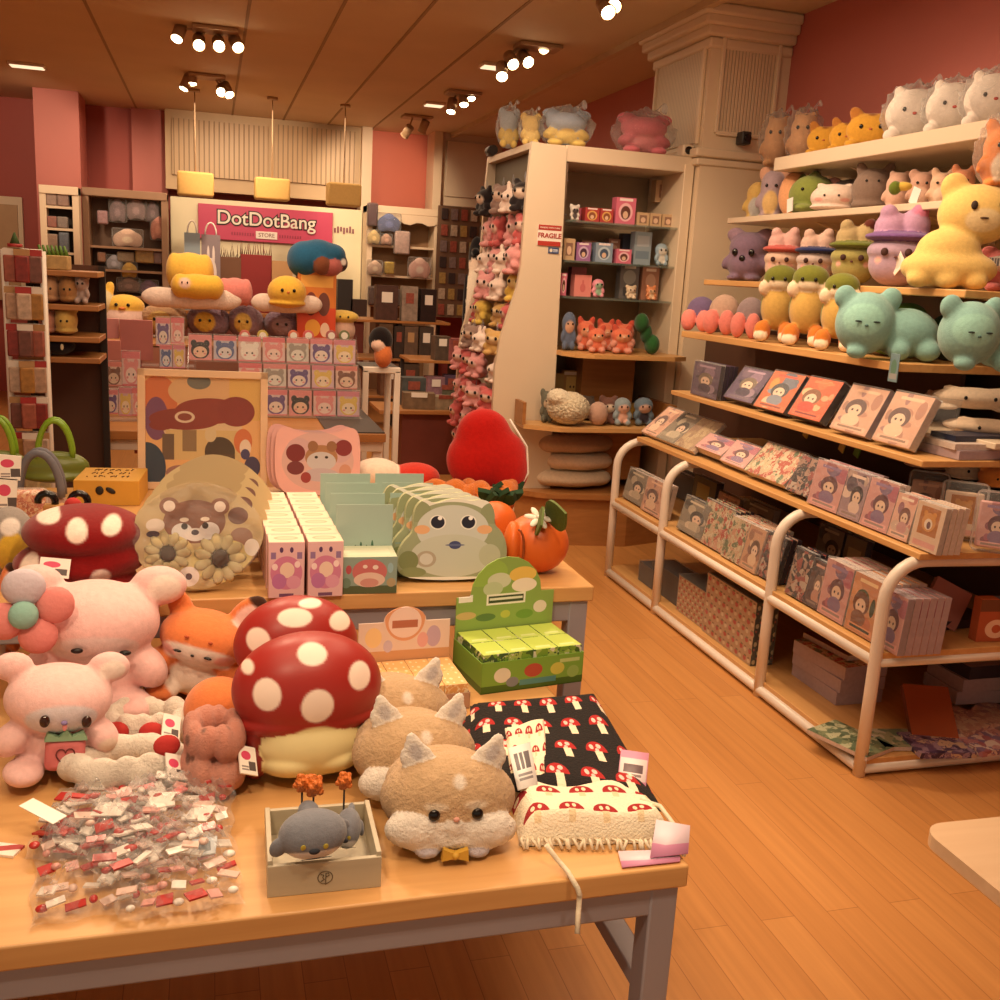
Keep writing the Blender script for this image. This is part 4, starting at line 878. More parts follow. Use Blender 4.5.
for j in range(4):
    for i in range(2):
        if j == 0 and i: continue
        x, y = l[0] - .004 + (w + .012) * i, l[1] + .125 * j
        r = thing('mushroom_box', ('mint box with pink mushroom print and grass header card, frontmost' if not j else 'mint box with header card, %s row back, %s column' % (ORD[j], ('left', 'right')[i])), 'box', (x, y, T2Z), -2, 'mint mushroom boxes')
        carton('box_body', None, None, (0, 0, 0), w - .004, .1, h * .92, MINTF, MINTS, MINTT, parent=r, bev=.001)
        hh = float(onY(365, 513, l[1] + .05)[2]) - T2Z
        MB().box((0, .052, (hh + .02) / 2), (w * .98, .0025, hh + .02), rot=(-3, 0, 0)).build('header_card', MINTH, r)
# grey green animal cushions
OTT = decal('grey_green_animal_print', (226, 226, 214), [('r', .5, .44, .5, .4, (146, 156, 120)), ('e', .5, .5, .47, .46, (150, 160, 124)), ('e', .18, .84, .12, .13, (140, 150, 110)), ('e', .86, .82, .11, .13, (140, 150, 110)), ('e', .5, .62, .33, .3, (196, 202, 194)), ('e', .5, .3, .38, .26, (190, 196, 180)), ('e', .36, .71, .075, .09, (226, 226, 220)), ('e', .36, .71, .062, .076, (28, 28, 50)), ('e', .64, .71, .075, .09, (226, 226, 220)), ('e', .64, .71, .062, .076, (28, 28, 50)), ('e', .38, .76, .02, .025, (240, 240, 240)), ('e', .66, .76, .02, .025, (240, 240, 240)),
    ('e', .22, .62, .07, .055, (226, 170, 120)), ('e', .79, .62, .07, .055, (226, 170, 120)), ('e', .52, .43, .055, .05, (60, 70, 120)), ('e', .52, .43, .09, .012, (90, 100, 140)), ('e', .26, .26, .09, .1, (170, 160, 140)), ('e', .26, .26, .06, .07, (200, 200, 190)), ('e', .1, .24, .09, .12, (120, 130, 80)), ('e', .84, .3, .1, .14, (180, 186, 160)), ('e', .14, .1, .12, .06, (130, 140, 90))])
OTTE = decal('grey_green_cushion_edge', (196, 196, 150), [('r', .5, .5, .6, .16, (150, 156, 110))], 'xy', tile=(1, 6))
ottpoly = []
for px_, pz_ in ((399, 578), (397, 560), (403, 545), (414, 535), (413, 520), (417, 508), (425, 503), (435, 508), (445, 504), (458, 502), (472, 505), (482, 503), (491, 506), (496, 516), (495, 528), (503, 534), (509, 548), (508, 566), (503, 578), (470, 582), (430, 582)):
    ottpoly.append(((px_ - 453) / 112., (583 - pz_) / 81.))
def smoothpoly(P, it=2):
    for _ in range(it):
        Q = []
        for i in range(len(P)):
            a, b = P[i], P[(i + 1) % len(P)]; Q += [(a[0] * .75 + b[0] * .25, a[1] * .75 + b[1] * .25), (a[0] * .25 + b[0] * .75, a[1] * .25 + b[1] * .75)]
        P = Q
    return P
l, w, h = fit(397, 502, 509, 584, T2Z, .02)
for i in range(5):
    diecut('animal_cushion', 'grey green animal shaped cushion with big dark eyes, ' + ('frontmost of five' if not i else ORD[i] + ' from the front of its row'), 'cushion', (l[0] - .012 * i, l[1] + .012 + .045 * i, T2Z + .003), w, h, .03, smoothpoly(ottpoly), OTT, OTTE, -3, None, -10)
# orange fruit bags
ORNG = (226, 100, 30)
LEAFM = mat('olive_leaf_felt', (92, 112, 34), .7, bs=80)
def leaf_prism(w, h, bend=.0, n=14):
    P = [(w * .5 * math.sin(PI * t / n) , h * t / n) for t in range(n + 1)] + [(-w * .5 * math.sin(PI * t / n), h * t / n) for t in range(n - 1, 0, -1)]
    return P
def orangebag(label, box, leaf, rz, back=0.):
    l, w, h = fit(*box, T2Z, .1)
    d = dict(key='orange', N=60, k=.03, mat=SHINY, blobs=[((0, 0, .5), (.5, .46, .49), ORNG), ((-.38, -.2, .5), (.14, .3, .4), ORNG)])
    r = soft('orange_bag', label, 'bag', (l[0], l[1] + .04 + back, l[2]), (w, w * .9, h), d, rz=rz)
    MB().tube([(-.3 * w + .1 * w * math.sin(a), -.41 * w, h * .5 - h * .34 * math.cos(a)) for a in [i * PI / 8 for i in range(9)]], .003, 0, 6).build('zip_seam', mat('dark_orange_seam', (160, 70, 20), .5), r)
    if leaf:
        MB().prism(leaf_prism(.085, .13), -.003, .003).build('leaf', LEAFM, r, (.02, -.02, h * .98), (48, 62, -20))
        MB().prism(leaf_prism(.075, .12), -.003, .003).build('leaf', LEAFM, r, (.0, -.01, h * .97), (70, -78, 20))
        fl = MB()
        for k in range(6): a = 2 * PI * k / 6; fl.ell((.022 * math.cos(a), .022 * math.sin(a), .002), (.017, .0085, .005), 0, (0, 0, math.degrees(a)))
        fl.ell((0, 0, .006), (.007, .007, .005), 0); fl.build('flower', mat('white_flower_felt', (248, 238, 220), .8), r, (.0, -.045, h * 1.0), (32, 6, 0))
    return r
orangebag('shiny orange fruit shaped bag with green leaves and white flower at the table corner', (511, 518, 578, 582), True, -14)
orangebag('orange fruit shaped bag half hidden behind the leafed one', (484, 510, 532, 560), False, 10, .06)
# carrots, strawberry and red and white cushion
CAR = (232, 122, 40)
LEAFD = mat('dark_green_leaf_plush', (34, 72, 40), .9, bs=90)
for i, (bx_, rz, lb) in enumerate((((432, 470, 474, 510), 62, 'orange ribbed carrot plush lying leftmost below the strawberry cushion'), ((468, 472, 505, 514), 20, 'orange carrot plush in the middle with dark green leaves'), ((500, 472, 534, 510), -30, 'orange carrot plush rightmost behind the orange bags'))):
    l, w, h = fit(*bx_, T2Z, .1)
    d = dict(key='carrot', N=40, k=.05, mat=TERRY, blobs=[((0, -.5, .2), (.2, .22, .2), CAR), ((0, -.15, .19), (.18, .3, .18), CAR), ((0, .25, .14), (.12, .3, .12), CAR), ((0, .5, .1), (.06, .15, .06), CAR)])
    r = soft('carrot_plush', lb, 'plush toy', (l[0], l[1] + .06 + (.05 if i == 1 else 0), l[2]), (.085, .19, .1), d, rz=rz, tilt=(20, 0))
    for a in (-30, 0, 32): MB().prism(leaf_prism(.045, .1), -.008, .008).build('leaf', LEAFD, r, (.3 * .05 * a / 30, -.1, .06), (30, a, 0))
STRAW = dict(key='strawb', N=44, k=.06, mat=PLUSH, blobs=[((0, 0, .42), (.48, .26, .4), (206, 22, 18)), ((-.06, 0, .7), (.32, .2, .3), (206, 22, 18)), ((.2, 0, .3), (.3, .24, .3), (206, 22, 18))])
l, w, h = fit(450, 409, 533, 500, T2Z, .14)
r = soft('strawberry_cushion', 'large red strawberry shaped cushion standing at the back of the table', 'cushion', l, (w, .17, h), STRAW, rz=-8)
for x, a in ((-.09, -70), (-.03, -30), (.04, 20), (.1, 60)): MB().prism(leaf_prism(.05, .09), -.008, .008).build('leaf', LEAFD, r, (x * .5, -.075, .02), (-20, a, 0))
MB().tube([(w * .32, -.05, h * .04), (w * .47, -.04, h * .3), (w * .44, -.03, h * .6), (w * .22, -.02, h * .9)], .004, 0, 8).build('white_piping', PAPER, r)
SANTA = dict(key='santa', N=40, k=.06, mat=PLUSH, blobs=[((-.3, 0, .4), (.42, .3, .34), (246, 226, 206)), ((.35, 0, .36), (.42, .28, .3), (222, 50, 34))])
l, w, h = fit(358, 458, 446, 497, T2Z, .14)
soft('pillow', 'white and red plush roll lying behind the mint boxes', 'cushion', (l[0], l[1] + .05, l[2]), (w, .16, h * .9), SANTA, rz=-6)
# pink cat shaped trays
CATP = decal('pink_cat_tray_print', (236, 180, 178), [('e', .5, .5, .42, .43, (214, 176, 176)), ('e', .28, .66, .15, .18, (206, 170, 180)), ('e', .75, .66, .15, .18, (206, 170, 180)), ('e', .24, .62, .11, .13, (126, 40, 44)), ('e', .8, .7, .1, .12, (136, 44, 50)), ('e', .24, .4, .1, .1, (120, 50, 56)), ('e', .54, .56, .19, .18, (170, 124, 84)), ('e', .44, .72, .06, .08, (150, 104, 70)), ('e', .66, .72, .06, .08, (150, 104, 70)), ('e', .54, .5, .17, .14, (196, 196, 206)), ('e', .48, .56, .02, .02, (40, 30, 30)), ('e', .6, .56, .02, .02, (40, 30, 30)), ('e', .54, .3, .2, .1, (190, 180, 196)), ('e', .82, .36, .07, .1, (206, 150, 130)), ('e', .36, .26, .06, .08, (160, 60, 60))])
catpoly = smoothpoly([(-.5, .3), (-.5, .72), (-.47, .95), (-.36, 1), (-.2, .9), (.2, .9), (.36, 1), (.47, .95), (.5, .72), (.5, .3), (.46, .08), (.3, 0), (-.3, 0), (-.44, .08)], 2)
l, w, h = fit(276, 427, 360, 496, T2Z, .03)
for i in range(3):
    diecut('cat_tray', 'pink cat head shaped tray with brown cat print, ' + ('front one of three' if i == 0 else ('middle one behind the front tray', 'backmost one touching the picture frame')[i - 1]), 'tray', (l[0] - .012 * i, l[1] + .03 * i, T2Z), w, h, .02, catpoly, CATP, mat('pink_tray_edge', (226, 160, 156), .5), -2, None, -9)
# framed picture
l, w, h = fit(141, 372, 266, 492, T2Z, .02)
ART = decal('mushroom_house_artwork', (246, 190, 120), [('e', .12, .78, .16, .22, (226, 120, 60)), ('e', .1, .6, .1, .2, (130, 70, 120)), ('e', .5, .86, .3, .16, (232, 186, 130)), ('e', .46, .95, .1, .07, (120, 120, 110)), ('r', .86, .8, .14, .2, (236, 190, 96)), ('e', .5, .5, .34, .14, (232, 204, 160)), ('e', .34, .6, .3, .1, (150, 44, 26)), ('e', .56, .68, .3, .12, (156, 48, 28)), ('e', .78, .68, .16, .14, (150, 40, 24)), ('e', .14, .54, .1, .05, (150, 40, 24)), ('r', .5, .36, .32, .14, (226, 196, 130)),
    ('e', .34, .62, .085, .055, (236, 214, 186)), ('e', .34, .62, .06, .035, (150, 60, 40)), ('r', .2, .34, .05, .12, (110, 84, 60)), ('r', .38, .4, .06, .1, (150, 120, 80)), ('e', .64, .3, .13, .14, (74, 54, 30)), ('r', .64, .22, .13, .06, (90, 64, 36)), ('e', .56, .46, .05, .07, (226, 206, 160)), ('e', .84, .4, .08, .12, (226, 120, 60)), ('e', .86, .34, .05, .08, (244, 226, 206)), ('e', .02, .14, .16, .24, (30, 60, 90)), ('e', .6, .02, .3, .1, (40, 80, 130)), ('e', .92, .16, .07, .1, (60, 50, 100)), ('e', .86, .28, .04, .05, (60, 56, 120)), ('e', .3, .1, .12, .07, (170, 120, 110))])
r = thing('framed_picture', 'pale wood framed picture of a red roofed mushroom house, standing upright', 'picture', (l[0], l[1] + .03, T2Z), -3)
r.rotation_euler[0] = math.radians(-8)
fb = MB()
for x in (-w / 2 + .012, w / 2 - .012): fb.box((x, 0, h / 2), (.024, .022, h), bev=.002)
for z in (.012, h - .012): fb.box((0, 0, z), (w, .022, .024), bev=.002)
fb.build('frame', WOODP, r)
MB().box((0, .004, h / 2), (w - .04, .006, h - .04)).build('artwork', ART, r)
MB().box((0, -.003, h / 2), (w - .044, .002, h - .044)).build('glass', CLEARB, r)
# yellow box with handwriting
l, w, h = fit(80, 474, 140, 504, T2Z, .16)
r = thing('yellow_box', 'mustard yellow box with scribbled writing on its lid, left of the framed picture', 'box', (l[0], l[1] + .0, T2Z), -4)
YEL = mat('mustard_card', (226, 166, 54), .6)
MB().box((0, 0, h / 2), (w, .2, h), bev=.002).build('box_body', YEL, r)
sc = MB()
for j in range(3):
    for k in range(8):
        x = -.06 + .016 * k + random.uniform(-.003, .003); y = -.05 + .05 * j
        sc.tube([(x, y, h + .001), (x + random.uniform(-.004, .008), y + random.uniform(.008, .024), h + .001), (x + random.uniform(-.008, .01), y + random.uniform(.0, .026), h + .001)], .0016, 0, 5)
sc.build('handwriting', mat('brown_ink', (96, 58, 20), .7), r)
MB().ell((-.02, -.101, h * .6), (.012, .004, .014)).ell((.012, -.101, h * .6), (.016, .004, .008), 0, (0, 30, 0)).build('printed_paw', mat('black_print', (30, 24, 22), .6), r)
# green bags with hoop handles, grey tote, tags and odd pieces at the left
GBAG = mat('olive_translucent_vinyl', (120, 136, 52), .3, var=.1); GHAN = mat('bright_green_tube', (140, 190, 40), .3)
def hoopbag(name, label, box, zb, body, handle, rz=0, hh=.45, d=.1, hr=.011, wide=.5):
    l, w, h = fit(*box, T2Z + zb, d)
    r = thing(name, label, 'bag', l, rz)
    bh = h * (1 - hh)
    V, F, c = soft_arrays([((0, 0, .5), (.52, .3, .5), (255, 255, 255)), ((0, 0, .2), (.54, .36, .22), (255, 255, 255))], [], 26, .1, 0)
    lo, hi = V.min(0), V.max(0); V = (V - [(lo[0] + hi[0]) / 2, (lo[1] + hi[1]) / 2, lo[2]]) * (np.array([w, d, bh]) / (hi - lo))
    link('bag_body', to_mesh(V, F, c, body), r)
    for y in (-.02, .02):
        MB().tube([(w * wide / 2 * math.cos(a), y, bh * .8 + (h - bh * .8) * math.sin(a)) for a in [PI * i / 14 for i in range(15)]], hr, 0, 8).build('handle', handle, r)
    return r
hoopbag('hoop_bag', 'olive green bag with bright green hoop handles, right one of two', (22, 420, 86, 486), 0, GBAG, GHAN, 4, .5, .12, .009)
hoopbag('hoop_bag', 'olive green bag with bright green hoop handles, cut off by the left edge', (-32, 418, 26, 486), 0, GBAG, GHAN, -4, .5, .12, .009)
hoopbag('tote_bag', 'small grey and pink tote with arched grey handle in front of the green bags', (14, 452, 64, 520), 0, mat('dusty_pink_canvas', (176, 140, 126), .8), mat('grey_strap', (112, 112, 124), .7), 0, .6, .1, .011, .8)
for i, (bx_, mt_, lb) in enumerate((((0, 455, 20, 480), TAG, 'white and pink paper tag hanging at the left edge, upper one'), ((-2, 478, 16, 514), TAG, 'white paper tag at the left edge, lower one'))):
    l, w, h = fitY(*bx_, 2.66)
    r = tag(MB().box((0, 0, 0), (w, .003, h), rot=(0, 5, 0)).build('paper_tag', mt_, None, l), lb, 'tag')
l, w, h = fit(-20, 512, 28, 588, T2Z, .1)
soft('plush_cushion', 'yellow and grey rounded plush cut off at the left edge beside the mushroom hat', 'plush toy', (l[0], l[1] + .05, l[2]), (w, .14, h), dict(key='yg', N=34, k=.05, blobs=[((0, 0, .5), (.5, .4, .5), (146, 136, 130))], paints=[((.12, -.3, .4), (.3, .3, .32), (220, 176, 50)), ((.1, -.4, .8), (.2, .3, .12), (226, 214, 206))]), rz=0)
l, w, h = fit(-14, 500, 34, 548, T2Z, .1)
r = thing('clear_packet', 'shiny clear packet of pink sweets between tote bag and grey plush', 'packet', (l[0], l[1] + .12, l[2]))
MB().box((0, 0, h / 2), (w, .03, h), bev=.008).build('contents', printed('pink_sweet_print', [(226, 150, 120), (240, 214, 190), (200, 110, 90), (236, 190, 150)], 50, .4), r)
MB().box((0, 0, h / 2), (w * 1.1, .045, h * 1.08), bev=.012).build('plastic_bag', CLEAR, r)
l, w, h = fitY(45, 492, 81, 512, 2.62)
r = thing('ear_hairclip', 'pair of glossy black ear shaped clips above the mushroom hat', 'hair clip', (l[0], l[1], l[2] - .02))
for s in (-1, 1):
    MB().tube([(s * w * .42 + .02 * math.cos(a), 0, .02 + .022 * math.sin(a)) for a in [i * PI / 8 - .3 for i in range(10)]], .009, 0, 8).build('ear', BLACK, r)
MB().box((0, 0, -.03), (w, .03, .09), bev=.004).build('card_backing', mat('ochre_card', (190, 130, 60), .6), r)
l, w, h = fit(90, 488, 112, 512, T2Z, .05)
r = thing('mushroom_pick', 'little red mushroom pick with white stalk, above the mushroom hat', 'decoration', (l[0], 2.56, T2Z))
MB().tube([(.02, 0, 0), (.008, 0, .09), (-.006, 0, .135)], .009, 0, 8).build('stalk', PAPER, r)
MB().ell((-.008, 0, .15), (.02, .02, .018)).build('cap', mat('red_felt', (196, 40, 36), .9), r)
# ---------------------------------------------------------------- middle display table
T3Z = .8
t3 = thing('display_table', 'white framed display table with raised back shelf in the middle of the shop', 'table', (.05, 5.3, 0))
MB().box((0, -.02, T3Z - .02), (1.48, 1.34, .04), bev=.003).build('tabletop', WOODD, t3)
MB().box((.6, -.05, T3Z + .003), (.27, 1.26, .006)).build('dark_edge_panel', mat('slate_panel', (70, 62, 60), .5), t3)
for sx in (-.71, .71):
    for sy in (-.62, .62): MB().box((sx, sy, (T3Z - .04) / 2), (.045, .045, T3Z - .04), bev=.003).build('leg', TUBEW, t3)
fr = MB()
for sy in (-.64, .62): fr.box((0, sy, T3Z - .065), (1.46, .045, .05), bev=.003)
for sx in (-.71, .71): fr.box((sx, 0, T3Z - .065), (.045, 1.26, .05), bev=.003)
fr.build('frame', TUBEW, t3)
RZ = 1.12
MB().box((0, .44, RZ - .012), (1.42, .6, .024), bev=.003).build('raised_shelf', WOODD, t3)
MB().box((-.06, .15, (T3Z + RZ) / 2), (1.3, .02, RZ - T3Z - .03)).build('riser_panel', mat('pink_brown_panel', (170, 110, 90), .6), t3)
for sx in (-.7, .7): MB().box((sx, .44, (T3Z + RZ) / 2), (.02, .55, RZ - T3Z - .03)).build('riser_side', WOODD, t3)
# white side frame right of it
a = onZ(383, 455, .45)
sf = thing('side_rack', 'white tube frame standing at the right end of the middle display table', 'rack', (.925, 5.62, 0))
fr = MB()
zt = float(onY(370, 371, 5.55)[2])
for x in (-.09, .09): fr.box((x, 0, zt / 2), (.035, .035, zt), bev=.006)
fr.box((0, 0, zt), (.215, .035, .035), bev=.006); fr.box((0, 0, .3), (.18, .03, .03)); fr.build('frame', TUBEW, sf)
for x in (-.09, .09): MB().box((x, .3, zt / 2), (.035, .035, zt), bev=.006).build('post', TUBEW, sf)
MB().box((0, .15, zt + .005), (.215, .33, .02)).build('shelf', DARKGREY, sf)
def facecard(name, base, strip, hair, skin, eye=(40, 30, 40), blush=(236, 150, 150)):
    return decal(name, base, [('r', .5, .9, .5, .1, strip), ('e', .5, .38, .4, .34, hair), ('e', .22, .66, .13, .14, hair), ('e', .78, .66, .13, .14, hair), ('e', .5, .32, .3, .22, skin), ('e', .38, .34, .04, .04, eye), ('e', .62, .34, .04, .04, eye), ('e', .3, .25, .06, .035, blush), ('e', .7, .25, .06, .035, blush), ('r', .5, .03, .5, .03, strip)], rough=.3)
FC = [facecard('pack_art_white_cat', (226, 196, 190), (236, 130, 140), (246, 238, 230), (250, 240, 232)), facecard('pack_art_lilac', (226, 206, 214), (236, 140, 150), (110, 80, 150), (246, 226, 214)), facecard('pack_art_black_hair', (236, 160, 160), (240, 150, 150), (36, 26, 34), (246, 206, 180)), facecard('pack_art_pink', (238, 200, 196), (236, 120, 130), (240, 150, 150), (250, 220, 210)),
      facecard('pack_art_yellow', (226, 190, 200), (226, 140, 160), (236, 200, 90), (250, 226, 196)), facecard('pack_art_blue', (206, 200, 216), (232, 130, 140), (90, 110, 170), (230, 226, 230)), facecard('pack_art_grey', (220, 214, 206), (236, 150, 150), (170, 160, 150), (240, 232, 222)), facecard('pack_art_brown', (236, 196, 180), (236, 140, 130), (140, 84, 60), (240, 206, 180))]
FCW = ['white cat face', 'lilac face', 'black haired face', 'pink face', 'yellow face', 'blue face', 'grey face', 'brown face']
PACKSIDE = mat('pale_pink_card', (232, 190, 184), .4)
# stepped acrylic rack with three rows of picture packs
x0 = float(onZ(187, 420, T3Z)[0]); x1 = float(onZ(358, 417, T3Z)[0]); yr = float(onZ(270, 419, T3Z)[1])
rk = thing('acrylic_rack', 'clear stepped acrylic rack full of picture packs behind the framed picture', 'rack', ((x0 + x1) / 2, yr, T3Z + .008), -1)
rw = x1 - x0; rh = [float(onY(300, y, yr + dy)[2]) - T3Z for y, dy in ((391, .08), (366, .16), (340, .24))]
zs = [.0, rh[0] - .005, rh[1] - .005]
for i in range(3): MB().box((0, .05 + .1 * i, zs[i] + .005), (rw, .1, .008)).build('step', CLEARB, rk)
for s in (-1, 1): MB().prism([(.0, 0), (.32, 0), (.32, rh[2] + .02), (.0, .1)], s * rw / 2 - .002, s * rw / 2 + .002, 0, 'yz').build('side_panel', CLEARB, rk)
MB().box((0, .31, rh[2] / 2), (rw, .006, rh[2])).build('back_panel', CLEARB, rk)
n = 0
pw = rw / 7
for j in range(3):
    for i in range(7):
        if j == 0 and i < 3 or j == 1 and i < 2: continue
        k = (i * 3 + j * 5) % 8
        if j == 0: k = [0, 0, 0, 1, 2, 3, 4][i]
        hh = (rh[j] - zs[j]) * .96
        r = carton('picture_pack', 'picture pack with a %s, %s from the left in the %s rack row' % (FCW[k], ORD[i], ('bottom', 'middle', 'top')[j]), 'card pack', ((x0 + x1) / 2 - rw / 2 + pw * (i + .5), yr + .045 + .1 * j, T3Z + zs[j] + .012), pw * .92, .012, hh, FC[k], PACKSIDE, rz=-1, tilt=-8, group='picture packs in the acrylic rack', wrap=True)
for i, (px, c) in enumerate(((245, (226, 120, 110)), (263, (214, 190, 90)), (294, (232, 120, 90)), (309, (236, 110, 110)), (332, (190, 110, 110)), (345, (120, 130, 90)))):
    q = onY(px, 336, yr + .3)
    tag(MB().cyl((0, 0, .012), .028, .024, 0, (90, 0, 0), 20).cyl((0, -.013, .012), .018, .003, 1, (90, 0, 0), 16).build('round_tin', [mat('tin_%d' % i, c, .4), PAPER], None, (float(q[0]), yr + .335, float(q[2]) - .012)), 'small round tin badge on top of the acrylic rack, %s from the left' % ORD[i], 'badge', 'round badges on the rack')
# left half of the middle table: pink header boards and pack rows
yl = 4.86
specs = [((78, 340, 120, 378), 'pink display board with pale lower panel, left of the darker pink one', mat('dusty_pink_board', (206, 120, 110), .6), .2), ((121, 320, 152, 360), 'plain dusty pink standing board at the left of the middle table', mat('dusty_rose_board', (190, 108, 104), .6), .22), ((81, 318, 118, 338), 'slim pink header card above the left display board', mat('light_rose_board', (220, 140, 136), .6), .24)]
for bx_, lb, m_, dy in specs:
    l, w, h = fitY(*bx_, yl + dy)
    tag(MB().box((0, 0, 0), (w, .01, h), bev=.002).box((0, .02, (T3Z - l[2] - h / 2) / 2 - .0), (w * .3, .008, abs(T3Z - l[2] - h / 2) + h)).build('display_board', m_, None, l), lb, 'display board')
rows = [((156, 318, 170, 346), 1), ((171, 318, 184, 344), 3), ((160, 345, 172, 368), 5), ((173, 345, 185, 368), 4), ((84, 348, 100, 376), 1), ((86, 366, 105, 386), 2), ((105, 362, 122, 386), 7), ((122, 352, 140, 386), 3), ((78, 390, 91, 412), 5), ((91, 390, 103, 414), 3), ((103, 390, 118, 414), 1), ((119, 388, 132, 416), 4), ((132, 388, 145, 416), 3), ((145, 372, 160, 400), 6), ((160, 372, 172, 402), 0), ((173, 372, 185, 404), 7)]
rnk = {}
for i, (bx_, k) in enumerate(rows):
    yy = yl + .02 + max(0, (400 - bx_[3])) * .004
    l, w, h = fitY(*bx_, yy)
    carton('picture_pack', ('%s pack on the left side of the middle table, %s' % (FCW[k], ('top row' if bx_[3] < 350 else 'upper row' if bx_[3] < 370 else 'middle row' if bx_[3] < 390 else 'lower row') + ', %s column' % ORD[min(11, int((bx_[0] - 76) / 10))])), 'card pack', (l[0], l[1], l[2] - h / 2), w * .95, .012, h, FC[k], PACKSIDE, tilt=-6, wrap=True)
lr = thing('acrylic_rack', 'clear acrylic rack behind the pack rows on the left of the middle table', 'rack', (float(onY(130, 400, yl)[0]), yl, T3Z + .004))
for dz, dy in ((.004, .05), (.13, .16), (.24, .24)): MB().box((0, dy, dz), (.56, .11, .006)).build('step', CLEARB, lr)
for s in (-1, 1): MB().prism([(0, 0), (.3, 0), (.3, .3), (0, .05)], s * .285 - .002, s * .285 + .002, 0, 'yz').build('side_panel', CLEARB, lr)
# cushions and plush on the raised shelf
YELP = (240, 190, 70); LIL = (150, 120, 140); FLUFF = (240, 214, 200)
def pillow(key, c, **k): return dict(key=key, N=k.pop('N', 30), k=.1, blobs=[((0, 0, .5), (.5, .3, .42), c), ((-.36, 0, .5), (.18, .2, .4), c), ((.36, 0, .5), (.18, .2, .4), c)], **k)
FLP = pillow('fluffpillow', FLUFF, mat=FUR)
shagd = lambda i, c, f: dict(key='shag%d' % i, N=30, k=.08, mat=FUR, fuzz=.03, blobs=[((0, 0, .5), (.5, .4, .5), c), ((-.25, -.1, .6), (.22, .3, .3), c)], paints=[((-.1, -.36, .5), (.24, .25, .3), f)], parts=[('eye', -.2, .55, (.035, .02, .04), BLACK), ('eye', .02, .55, (.035, .02, .04), BLACK)])
RY = 5.5
mid = [((141, 303, 188, 338), shagd(0, (206, 160, 120), (240, 200, 120)), 'fluffy tan plush with yellow face, leftmost in the front row on the raised shelf'), ((188, 303, 230, 338), shagd(1, LIL, (240, 190, 70)), 'lilac shaggy plush with yellow face in the front row, left of middle'), ((228, 303, 262, 338), shagd(2, (160, 128, 146), (232, 190, 90)), 'lilac shaggy plush in the middle of the front row'), ((262, 306, 300, 338), shagd(3, (140, 112, 134), (170, 140, 150)), 'plain lilac shaggy plush in the front row, right of middle'), ((298, 302, 328, 338), shagd(4, (166, 132, 140), (230, 190, 170)), 'pale lilac shaggy plush at the right of the front row'), ((318, 306, 348, 338), dict(key='cupy', N=28, k=.05, blobs=[((0, 0, .38), (.4, .4, .4), (232, 190, 170)), ((0, 0, .78), (.5, .46, .2), (246, 206, 90))], parts=[('eye', -.12, .8, (.03, .02, .03), BLACK), ('eye', .12, .8, (.03, .02, .03), BLACK)]), 'yellow topped round plush cup at the right end of the raised shelf'),
       ((104, 294, 146, 336), dict(key='duckl', N=28, k=.06, blobs=[((0, 0, .4), (.5, .4, .4), (236, 200, 190)), ((0, 0, .72), (.44, .36, .28), YELP)], parts=[('eye', -.16, .76, (.04, .02, .04), BLACK), ('eye', .1, .76, (.04, .02, .04), BLACK), ('beak', -.03, .68, (.08, .05, .03), (232, 130, 60))]), 'yellow duck faced cushion at the left end of the raised shelf'), ((88, 280, 120, 332), critter('cheby', (214, 196, 150), 'sit', 'cat', YELP, N=28), 'small yellow and grey plush at the far left end of the raised shelf')]
for bx_, d, lb in mid:
    l, w, h = fit(*bx_, RZ, .2)
    soft('plush_cushion', lb, 'plush toy', (l[0], min(5.9, max(l[1], RY + .02)), l[2]), (w, .2, h), d)
upper = [((144, 288, 240, 309), FLP, 'long white fluffy pillow lying on the lilac plush, left half', 'pillow', .09, .24), ((252, 294, 322, 313), pillow('fluffp2', FLUFF, mat=FUR), 'white fluffy pillow lying on the lilac plush, right half', 'pillow', .09, .24),
         ((167, 253, 213, 290), pillow('yelpil', YELP, paints=[]), 'plain yellow pillow standing at the top of the cushion heap', 'pillow', .2, .34), ((172, 274, 223, 299), pillow('yelpil2', (240, 186, 60), paints=[((-.26, -.3, .62), (.12, .2, .2), (240, 196, 180))], parts=[('eye', -.31, .62, (.018, .012, .03), BLACK), ('eye', -.2, .62, (.018, .012, .03), BLACK)]), 'yellow long pillow with small round face in front of the plain yellow one', 'pillow', .16, .2), ((218, 278, 252, 306), pillow('pinkpil', (226, 132, 126)), 'rounded pink pillow right of the yellow ones', 'pillow', .16, .3), ((268, 276, 306, 308), critter('chick', (240, 186, 60), 'dome', 'none', N=28, eye=(.14, .06, .04), nose=(220, 120, 50)), 'round yellow chick plush on the white fluffy pillow', 'plush toy', .2, .22)]
for bx_, d, lb, cat, dp, back in upper:
    l, w, h = fitY(*bx_, RY + back)
    soft('plush_pillow', lb, cat, (l[0], l[1], l[2] - h / 2), (w, dp, h), d)
